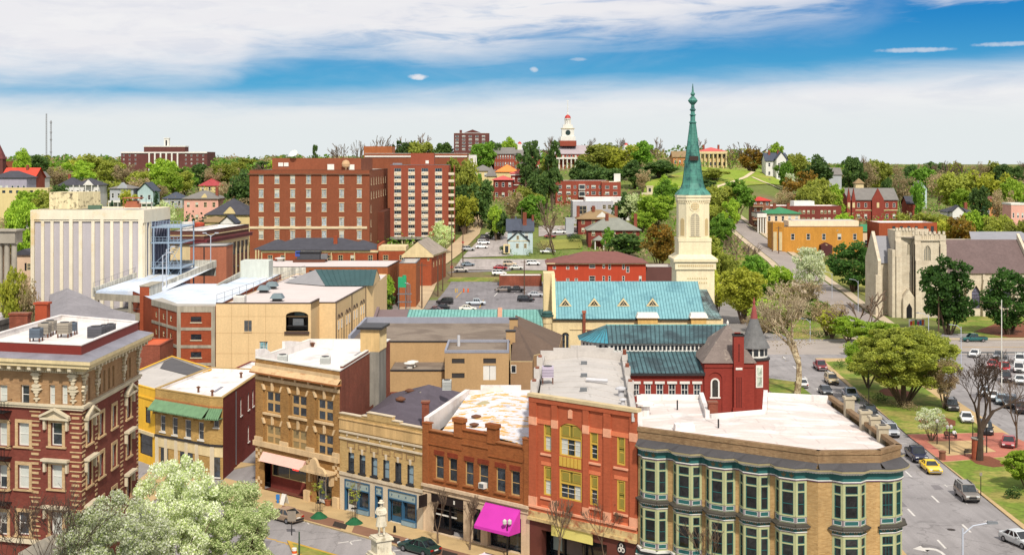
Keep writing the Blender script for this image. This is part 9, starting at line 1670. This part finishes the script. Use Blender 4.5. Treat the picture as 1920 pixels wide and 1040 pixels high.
MID=(('suv',BLK,834,570,175,'black sport utility car'),('sedan',(36,38,44),827,580,175,'black sedan'),('sedan',(84,40,44),814,586,172,'maroon sedan'),('pickup',(182,192,200),892,573,3,'silver pickup'),('sedan',(226,220,206),877,583,5,'cream white sedan'),('van',(120,110,104),943,549,190,'taupe van'),('pickup',BLK,967,549,-5,'black pickup'),('suv',(34,36,44),986,566,-10,'black sport utility car'),('sedan',SIL,1004,557,0,'silver sedan'),('suv',(188,170,146),956,501,0,'long beige sport utility car'),('van',WHT,1000,499,2,'white hatchback'),('sedan',(150,34,44),938,507,5,'red sedan'),('sedan',(206,206,202),968,507,5,'pale silver sedan'),('van',WHT,936,517,5,'white van'),('suv',(168,164,158),865,511,5,'silver sport utility car'),('sedan',(120,134,146),877,500,20,'blue grey sedan'),('suv',(172,174,176),878,472,10,'silver sport utility car'),('sedan',WHT,903,467,5,'white sedan'),('suv',WHT,907,459,5,'white sport utility car'),('suv',(62,56,54),912,449,5,'dark brown sport utility car'),('sedan',(70,56,60),905,454,5,'dark sedan'),('sedan',(120,32,40),1031,448,8,'dark red sedan'),('pickup',WHT,1048,440,10,'white pickup'),('sedan',(46,46,52),1074,447,5,'dark sedan'),('pickup',(238,240,240),1027,477,0,'white pickup'),('sedan',SIL,35,432,60,'silver sedan'),('suv',(214,216,218),52,432,80,'pale sport utility car'),('suv',(60,44,42),1397,476,95,'dark sport utility car'),('pickup',(60,84,84),882,418,90,'teal pickup'),('sedan',GRY,876,430,95,'grey sedan'),('sedan',GRY,960,387,0,'grey sedan'))
for k,c,px,py,a,cn in MID:
 x,y=onground(px,py);car(k,c,x,y,R(a),cn,None,ground(x,y)+.25 if y>372 else.06,0,'cars in the car parks and streets of the middle distance')
autolabel([c for c in CARS if c[3]<300],'cars in the park side car park');autolabel([c for c in CARS if c[3]>=300],'cars in the car parks and streets of the middle distance')
# people, statue, street furniture
def skin_figure(name,joints,edges,mat,loc=(0,0,0),rz=0.,lv=1,parent=None):
 """one continuous body grown round a skeleton; joints: (x,y,z,radius), the first is the pelvis"""
 me=bpy.data.meshes.new(name);me.from_pydata([j[:3]for j in joints],edges,[]);me.materials.append(mat);o=ob(name,me,parent,loc,rz)
 sk=o.modifiers.new('skin','SKIN');me.skin_vertices.new()if not me.skin_vertices else None
 for d,j in zip(me.skin_vertices[0].data,joints):d.radius=(j[3],j[3])if len(j)==4 else(j[3],j[4]);d.use_root=False
 me.skin_vertices[0].data[0].use_root=True;su=o.modifiers.new('sub','SUBSURF');su.levels=su.render_levels=lv
 dg=bpy.context.evaluated_depsgraph_get();n=bpy.data.meshes.new_from_object(o.evaluated_get(dg));o.modifiers.clear();o.data=n
 n.polygons.foreach_set('use_smooth',[True]*len(n.polygons));return o
def hand(J,E,i,p,d,curl=(0,0,-1)):
 """palm, four fingers and a thumb from wrist joint i"""
 p=Vector(p);d=Vector(d).normalized();c=Vector(curl);s=d.cross(c).normalized();J.append((*(p+d*.05),.032));k=len(J)-1;E.append((i,k))
 for j,(q,l)in enumerate(((-.028,.065),(-.009,.08),(.011,.075),(.029,.055))):
  J.append((*(p+d*.10+s*q),.0095));J.append((*(p+d*(.10+l*.6)+s*q+c*l*.6),.0075));E+=[(k,len(J)-2),(len(J)-2,len(J)-1)]
 J.append((*(p+d*.06-s*.045+c*.02),.010));J.append((*(p+d*.09-s*.05+c*.055),.008));E+=[(k,len(J)-2),(len(J)-2,len(J)-1)]
MB_=M('weathered marble',(236,226,202),.75,.10,1.2,.3,c2=(190,178,152),f2=.40,sc2=1.5);sx,sy=ats(715,21.);zf=zat(1002,sy)
t=thing('monument_pedestal','tall square marble pedestal with stepped mouldings under the soldier statue','pedestal',(sx,sy,0));a=MB()
for z0,z1,w in((0,.5,4.4),(.5,1.,3.6),(1.,3.6,2.2),(3.6,4.,2.7),(zf-1.95,zf-1.75,2.15),(zf-1.75,zf-1.5,1.9),(zf-1.5,zf-.35,1.38),(zf-.35,zf-.2,1.7),(zf-.2,zf-.05,1.55)):a.prism(rect(sx,sy,w,w,.5),z0,z1,MB_)
a.prism(rect(sx,sy,1.75,1.75,.5),4,zf-1.95,MB_);a.build('shaft',t)
S=1.72;J=[(0,0,.95,.16),(0,.0,1.15,.155),(0,-.01,1.36,.18,.13),(0,0,1.47,.085),(0,-.02,1.56,.06),(0,-.04,1.66,.085),(0,-.05,1.74,.07),(-.1,.0,.86,.11),(-.12,-.03,.5,.085),(-.12,.03,.12,.06),(-.13,-.10,.05,.045),(.1,.0,.86,.11),(.15,-.10,.52,.085),(.16,-.05,.12,.06),(.19,-.19,.05,.045),(-.2,0,1.40,.075),(-.28,-.06,1.16,.06),(-.12,-.22,1.12,.045),(.2,0,1.40,.075),(.28,-.08,1.16,.06),(.08,-.24,1.22,.045)]
E=[(0,1),(1,2),(2,3),(3,4),(4,5),(5,6),(0,7),(7,8),(8,9),(9,10),(0,11),(11,12),(12,13),(13,14),(2,15),(15,16),(16,17),(2,18),(18,19),(19,20)]
hand(J,E,17,(-.12,-.22,1.12),(1,-.2,.1),(0,-.4,-.9));hand(J,E,20,(.08,-.24,1.22),(-1,-.2,0),(0,-.4,-.9))
o=skin_figure('soldier_statue',[tuple(q*S for q in j)for j in J],E,MB_,(sx,sy,zf-.04),R(-8),2);tag(o,'white marble soldier in a brimmed hat leaning on his rifle','statue')
a=MB();a.lathe((0,-.05*S,1.70*S),[(.17*S,0),(.175*S,.02*S),(.10*S,.05*S),(.09*S,.14*S),(.04*S,.16*S)],MB_,14);a.local('hat',o);a=MB();a.lathe((0,0,.62*S),[(.30*S,-.12*S),(.24*S,.30*S),(.19*S,.6*S)],MB_,14);a.lathe((0,.02*S,1.12*S),[(.31*S,0),(.27*S,.2*S),(.11*S,.36*S)],MB_,14);a.local('greatcoat',o);a=MB();a.tube([(-.02*S,-.30*S,.04*S),(-.02*S,-.27*S,.8*S),(-.02*S,-.26*S,1.22*S)],[.03*S,.022*S,.016*S],MB_,8);a.local('rifle',o);a=MB();a.lathe((0,-.125*S,1.655*S),[(.016*S,-.02*S),(.005*S,.02*S)],MB_,6)
for e in(-1,1):a.lathe((e*.032*S,-.115*S,1.675*S),[(.009*S,0),(.004*S,.012*S)],MB_,6)
a.tube([(-.03*S,-.118*S,1.618*S),(.03*S,-.118*S,1.618*S)],.006*S,MB_,5);a.local('face',o)
def bench(x,y,rz,label,col=(46,66,58),z=.16):
 m_=M('bench paint %d'%col[0],col,.5);o=thing('park_bench',label,'bench',(x,y,z),rz,'park benches');a=MB()
 for k in range(4):a.box(-.9,.9,-.05-.12*k+.4-.09,-.05-.12*k+.4,.43,.46,m_)
 a.local('seat',o);a=MB()
 for k in range(4):a.box(-.9,.9,.36,.40,.52+.11*k,.60+.11*k,m_)
 a.local('backrest',o)
 for sx_ in(-.85,.85):a=MB();a.box(sx_-.03,sx_+.03,-.1,-.04,0,.62,BLACK);a.box(sx_-.03,sx_+.03,.36,.42,0,.95,BLACK);a.box(sx_-.03,sx_+.03,-.1,.4,.6,.64,BLACK);a.local('leg',o)
 return o
x,y=at(1783,822,.16);bench(x,y,R(4),'long green bench with two people facing the lamp');
SKIN=M('skin',(176,126,98),.6)
def sitter(x,y,rz,shirt,trous,label,lean):
 CL=M('shirt %d'%shirt[0],shirt,.8);J=[(0,.2,.55,.15),(0,.22,.8,.15),(0,.2-lean,1.02,.17,.12),(0,.18-lean,1.12,.06),(0,.15-lean,1.2,.055),(-.1,.1,.56,.1),(-.12,-.22,.54,.075),(-.12,-.18,.1,.05),(-.12,-.32,.05,.04),(.1,.1,.56,.1),(.14,-.22,.54,.075),(.15,-.2,.1,.05),(.15,-.34,.05,.04),(-.21,.2-lean,1.04,.07),(-.28,.08-lean,.82,.055),(-.12,-.14,.70,.04),(.21,.2-lean,1.04,.07),(.28,.08-lean,.82,.055),(.12,-.14,.70,.04)]
 E=[(0,1),(1,2),(2,3),(3,4),(0,5),(5,6),(6,7),(7,8),(0,9),(9,10),(10,11),(11,12),(2,13),(13,14),(14,15),(2,16),(16,17),(17,18)];hand(J,E,15,(-.12,-.14,.70),(.2,-1,-.2));hand(J,E,18,(.12,-.14,.70),(-.2,-1,-.2))
 J.append((0,.12-lean,1.3,.095,.105));E.append((4,len(J)-1));J.append((0,.12-lean,1.38,.08));E.append((len(J)-2,len(J)-1))
 o=skin_figure('person',J,E,SKIN,(x,y,.16),rz,1);me=o.data;me.materials.append(CL);me.materials.append(M('trousers %d'%trous[0],trous,.8))
 for f in me.polygons:c=f.center;f.material_index=0 if c.z>1.13 or(c.y<-.1 and.6<c.z<.85 and abs(c.x)<.3)else 1 if c.z>.64 else 2
 tag(o,label,'person');a=MB();a.lathe((0,.135-lean,1.29),[(.098,0),(.112,.05),(.1,.11),(.05,.15)],M('dark hair',(40,32,28),.8),10);a.local('hair',o)
 a=MB();a.lathe((0,.02-lean,1.29),[(.018,-.02),(.006,.03)],SKIN,6)
 for e in(-1,1):a.lathe((e*.035,.035-lean,1.32),[(.01,0),(.004,.012)],BLACK,6);a.lathe((e*.1,.13-lean,1.27),[(.02,0),(.02,.05)],SKIN,6)
 a.tube([(-.03,.03-lean,1.245),(.03,.03-lean,1.245)],.007,M('lips',(140,80,70),.6),5);a.local('face',o)
sitter(x+.55,y-.0,R(14),(226,228,232),(40,42,50),'person in white shirt and dark trousers on the right of the bench',.02);sitter(x-.6,y,R(-6),(120,84,76),(48,46,54),'person in brown top hunched on the left of the bench',.1)
x,y=at(1820,853,.16);bench(x,y,R(175),'empty dark bench near the brick pillar',(60,62,64));x,y=at(972,1016,.16);bench(x,y,R(138),'lilac painted bench below the magenta awning',(186,140,206))
def lathe_thing(name,label,cat,px,py,prof,mat,n=12,z=.15,part='body',Y=None,group=None):
 x,y=at(px,py,z)if Y is None else onground(px,py);zz=z if Y is None else ground(x,y);o=thing(name,label,cat,(x,y,zz),0,group);a=MB();a.lathe((0,0,0),prof,mat,n);a.local(part,o);return o
for px,py,lb,kind in((585,938,'terracotta planter with small shrub left of the door hood',(150,90,60)),(615,947,'terracotta planter with shrub right of the door hood',(150,92,60)),(641,952,'small teal flower pot at the wall of the cream shop',(60,110,110)),(693,965,'small dark pot by the middle blue doorway',(90,80,60)),(917,998,'white flower pot left of the lilac bench',(214,196,180)),(952,1014,'yellow flower pot beside the lilac bench',(206,176,110)),(1000,1026,'pink flower pot right of the lilac bench',(206,160,150))):
 s=1.if py<950 else.7;o=lathe_thing('planter',lb,'planter',px,py,[(.3*s,0),(.42*s,.6*s),(.46*s,.62*s),(.46*s,.7*s)],M('pot %d'%kind[0],kind,.8),10,part='pot');P,_=crown_pts(.5*s,.6*s,1.3*s,90,6,'round');ob('plant',leaves('plant',P,.14,LF['olive']),o)
o=lathe_thing('traffic_barrel','orange and white striped traffic barrel on the median','traffic barrel',552,1046,[(.3,0),(.3,.3)],M('barrel orange',(232,104,40),.6),14,.17);a=MB()
for k in range(4):a.lathe((0,0,.05+.25*k),[(.29-.012*k,0),(.28-.012*k,.24)],MATS['barrel orange']if k%2==0 else WHITE,14)
a.local('stripes',o)
def post(px,py,yt,r,mat,label,name='sign_post',z=.15,head=None,Y=None,arm=None,cat=None,group=None):
 x,y=at(px,py,z)if Y is None else((px-CX)*Y/FP,Y);z=z if Y is None else ground(x,y);h=zat(yt,y)-z;o=thing(name,label,cat or name.replace('_',' '),(x,y,z),0,group);a=MB();a.tube([(0,0,-.2),(0,0,h*.5),(0,0,h)],[r*1.2,r,r*.75],mat,8);a.local('pole',o)
 if head:
  a=MB();w,hh,c=head;a.box(-w/2,w/2,-.06,-.03,h-hh,h,c);a.local('sign_plate',o)
 if arm:
  dx,dy,L=arm;d=Vector((dx,dy,0));a=MB();a.tube([(0,0,h-.5),tuple(d*L*.35+Vector((0,0,h+.2))),tuple(d*L+Vector((0,0,h+.45)))],.06,mat,6);a.local('arm',o);a=MB();e=d*L;q=d*.35
  a.hexa([(e.x-q.x-.14,e.y-q.y-.14,h+.32),(e.x+q.x+.14,e.y+q.y-.14,h+.32),(e.x+q.x+.14,e.y+q.y+.14,h+.32),(e.x-q.x-.14,e.y-q.y+.14,h+.32),(e.x-q.x-.1,e.y-q.y-.1,h+.55),(e.x+q.x+.1,e.y+q.y-.1,h+.5),(e.x+q.x+.1,e.y+q.y+.1,h+.5),(e.x-q.x-.1,e.y-q.y+.1,h+.55)],GREYM);a.local('lamp_head',o)
 return o
PW=M('pale lamp post paint',(186,192,204),.5,.06,1.);POLE=M('weathered timber pole',(96,76,62),.9,.2,1.);SGM=M('sign back',(150,140,128),.7)
post(547,1000,957,.05,DKMET,'thin post with square sign back on the median',z=.16,head=(.9,1.1,SGM));post(561,1062,996,.09,M('green post',(62,84,66),.7),'short green post next to the traffic barrel','post',z=.16);post(740,997,985,.15,BLACK,'short black bollard behind the statue','bollard');post(521,942,926,.12,M('blue box paint',(60,130,200),.5),'blue newspaper box near the white board','newspaper_box',head=(.45,.6,MATS['blue box paint']))
x,y=at(533,944,.15);o=thing('sandwich_board','white folding sandwich board on the brick step','sign',(x,y,.15),R(-40))
for e in(-1,1):a=MB();a.hexa([(-.35,e*.4-.02,0),(.35,e*.4-.02,0),(.35,e*.4+.02,0),(-.35,e*.4+.02,0),(-.35,e*.04-.02,1.15),(.35,e*.04-.02,1.15),(.35,e*.04+.02,1.15),(-.35,e*.04+.02,1.15)],WHITE);a.local('panel',o)
post(1805,1120,990,.11,PW,'pale street lamp with curved arm at the lower right','street_lamp',Y=110.,arm=(1,.1,2.6),group='street lamps')
for px,yb,yt,d,lb in((1609,585,526,-.9,'pale street lamp left of the glossy evergreen tree'),(1741,690,590,-1,'pale street lamp before the stone church tower porch'),(1802,690,612,-1.2,'pale street lamp in front of the big glossy evergreen'),(1560,560,512,0,'short pale lamp beside the climbing street'),(1411,452,402,-.8,'pale street lamp by the white colonnade'),(1519,640,600,-.5,'pale street lamp seen through the sycamore branches')):post(px,yb,yt,.09,PW,lb,'street_lamp',arm=(-1,-.1,2.2),group='street lamps',z=0)
post(1878,738,562,.09,WHITE,'tall white pole rising from the park side car park','white_pole',z=0)
for px,yb,yt,lb in((1757,832,792,'black lamp post on the plaza edge beside the dogwood'),(1780,850,803,'black twin globe lamp post in front of the bench'),(1824,832,790,'black lamp post right of the bench'),(1850,848,800,'black lamp post behind the bare oak'),(951,1046,982,'black twin lamp post in front of the magenta awning')):
 o=post(px,yb,yt,.07,BLACK,lb,'lamp_post',group='black lamp posts');h=zat(yt,o.location.y)-o.location.z
 for e in((-.25,.25)if 'twin' in lb else(0,)):a=MB();a.lathe((e,0,h-.1),[(.05,0),(.2,.15),(.22,.45),(.05,.62)],M('frosted lamp glass',(206,206,200),.4),8);a.local('globe',o)
lathe_thing('litter_bin','brown litter bin at the plaza corner','litter bin',1767,861,[(.42,0),(.42,1.),(.5,1.02),(.5,1.12),(.3,1.2)],M('brown slats',(130,86,66),.8));o=lathe_thing('brick_pillar','round red brick pillar in front of the bare oak','pillar',1833,860,[(.75,0),(.75,2.7)],M('pillar brick',(170,92,66),.9,.2,2.),16);a=MB();a.lathe((0,0,2.7),[(.85,0),(.85,.15)],CONC,16);a.local('cap',o)
post(1839,926,885,.05,DKMET,'thin dark sign post on the near lawn',head=(.3,.4,SGM));post(1629,759,690,.06,DKMET,'thin dark post on the lawn near the pale pickup','post')
PL=[(847,520,398,'tall dark utility pole at the stop sign'),(868,497,424,'utility pole by the alley car park'),(821,556,478,'leaning utility pole with boxes on the alley'),(830,546,474,'thin utility pole beside the leaning one'),(791,580,492,'green tinged utility pole at the alley mouth'),(983,552,487,'dark utility pole by the low brick shed'),(1448,473,414,'utility pole at the corner of the ochre building'),(1460,476,424,'dark post with heavy base by the ochre building'),(1612,470,412,'utility pole at the right end of the ochre building'),(1760,632,556,'utility pole before the biggest glossy evergreen'),(978,450,388,'utility pole with transformers behind the white house'),(875,440,398,'utility pole at the top of the alley')]
tops=[]
for px,yb,yt,lb in PL:
 x,y=onground(px,yb);o=post(px,yb,yt,.16,POLE,lb,'utility_pole',Y=y,group='utility poles');h=zat(yt,y)-o.location.z;a=MB();a.box(-1.1,1.1,-.06,.06,h-.8,h-.65,POLE);a.local('crossarm',o);tops.append((x,y,o.location.z+h-.7))
def wire(p,q,lb,sag=1.2):a=MB();n=8;a.tube([tuple(Vector(p).lerp(Vector(q),i/n)-Vector((0,0,sag*4*(i/n)*(1-i/n))))for i in range(n+1)],.025,BLACK,4);o=a.build('overhead_wire');tag(o,lb,'wire','overhead wires')
for i,j in((0,1),(0,3),(2,4),(1,11),(5,10)):wire(tops[i],tops[j],{1:'overhead wire from the stop sign pole to the alley car park',3:'overhead wire between the stop sign pole and the thin pole',4:'overhead wire from the leaning pole to the alley mouth',11:'overhead wire up the alley towards the hill',10:'overhead wire behind the white house towards the brick shed'}[j],1.)
t9=tops[9];wire(t9,(145,292,t9[2]),'upper overhead wire crossing in front of the stone church',.8);wire((t9[0],t9[1],t9[2]-1.5),(145,292,t9[2]-1.5),'lower overhead wire crossing in front of the stone church',.8)
for px,yb,yt,lb in((868,462,452,'red stop sign near the white sedans'),(847,512,498,'red stop sign on the tall dark pole'),(802,533,521,'red stop sign beside the pedimented annex')):
 x,y=onground(px,yb);o=thing('stop_sign',lb,'stop sign',(x,y-.3,ground(x,y)));h=zat(yt,y)-ground(x,y);a=MB();a.tube([(0,0,0),(0,0,h)],.05,GREYM,6);a.local('post',o);f=Fr((-1,-.05),(1,-.05));a=MB();a.fprism(f,[(1+.48*math.cos(R(22.5+45*k)),h-.4+.48*math.sin(R(22.5+45*k)))for k in range(8)],0,.04,M('stop red',(206,40,36),.5));a.local('plate',o)
 cu=bpy.data.curves.new('text','FONT');cu.body='STOP';cu.size=.34;cu.align_x='CENTER';cu.align_y='CENTER';q=ob('text',cu);me=bpy.data.meshes.new_from_object(q);bpy.data.objects.remove(q);me.materials.clear();me.materials.append(WHITE);q=ob('lettering',me,o,(0,-.1,h-.4));q.rotation_euler=(R(90),0,0)
x,y=at(889,522,0);o=thing('dumpster','dark green dumpster on the pale lot','dumpster',(x,y,.1),R(-8));a=MB();a.hexa([(-1.3,-1,0.2),(1.3,-1,.2),(1.3,1,.2),(-1.3,1,.2),(-1.4,-1.1,1.6),(1.4,-1.1,1.6),(1.4,1.1,2.1),(-1.4,1.1,2.1)],M('dumpster green',(34,66,66),.7));a.local('bin',o);a=MB();a.hexa([(-1.45,-1.15,1.62),(1.45,-1.15,1.62),(1.45,1.15,2.12),(-1.45,1.15,2.12),(-1.45,-1.15,1.7),(1.45,-1.15,1.7),(1.45,1.15,2.2),(-1.45,1.15,2.2)],PLAS);a.local('lid',o)
x,y=at(872,550,0);o=thing('kerb_island','yellow kerbed island with orange bollards in the car park','traffic island',(x,y,0));a=MB();YB=M('bright yellow kerb',(222,180,50),.8);a.box(-3.4,3.4,-.6,.6,0,.3,YB);a.local('kerb',o)
for k,c in((-2.9,YB),(-2.4,YB),(-.4,MATS['barrel orange']),(.9,MATS['barrel orange'])):a=MB();a.lathe((k,0,.3),[(.22 if c is not YB else.12,0),(.22 if c is not YB else.12,1.2)],c,8);a.local('bollard',o)
o=thing('guard_rail','grey guard rail between the cross street and the car park','guard rail',(90,266,0));a=MB();a.box(-17,40,-.06,.06,.55,.85,GREYM);a.local('beam',o)
for k in range(15):a=MB();a.box(-16.8+4*k-.07,-16.8+4*k+.07,0,.12,0,.8,GREYM);a.local('post',o)
x,y=at(1719,618,0);o=thing('banner_sign','colourful banner sign on the church lawn','sign',(x,y,0));a=MB();a.box(-1.9,1.9,-.05,.05,.6,2.5,WHITE);a.local('board',o);a=MB()
for i,c in enumerate(((220,70,60),(240,180,60),(90,160,90),(200,90,140),(80,130,190),(230,120,60))):a.box(-1.6+.55*i,-1.1+.55*i,-.08,-.05,.9+.2*(i%2),2.+.2*(i%3),M('banner %d'%i,c,.7))
a.local('panels',o)
for px,py,yt,lb in((312,551,467,'front lamp pole on the pale blue deck'),(305,548,478,'second lamp pole on the pale blue deck'),(395,503,441,'twin headed lamp pole above the pale stair house')):
 Y=252.if px<390 else 279.;x=(px-CX)*Y/FP;z0=zat(py,Y);h=zat(yt,Y)-z0;o=thing('deck_lamp',lb,'lamp pole',(x,Y,z0),0,'lamp poles on the deck');a=MB();a.tube([(0,0,0),(0,0,h)],.1,PW,8);a.local('pole',o)
 for e in((1,)if px<390 else(-1,1)):a=MB();a.tube([(0,0,h-.2),(e*1.3,0,h+.5)],.06,PW,6);a.box(e*1.3-.4,e*1.3+.4,-.2,.2,h+.4,h+.6,PW);a.local('lamp_head',o)
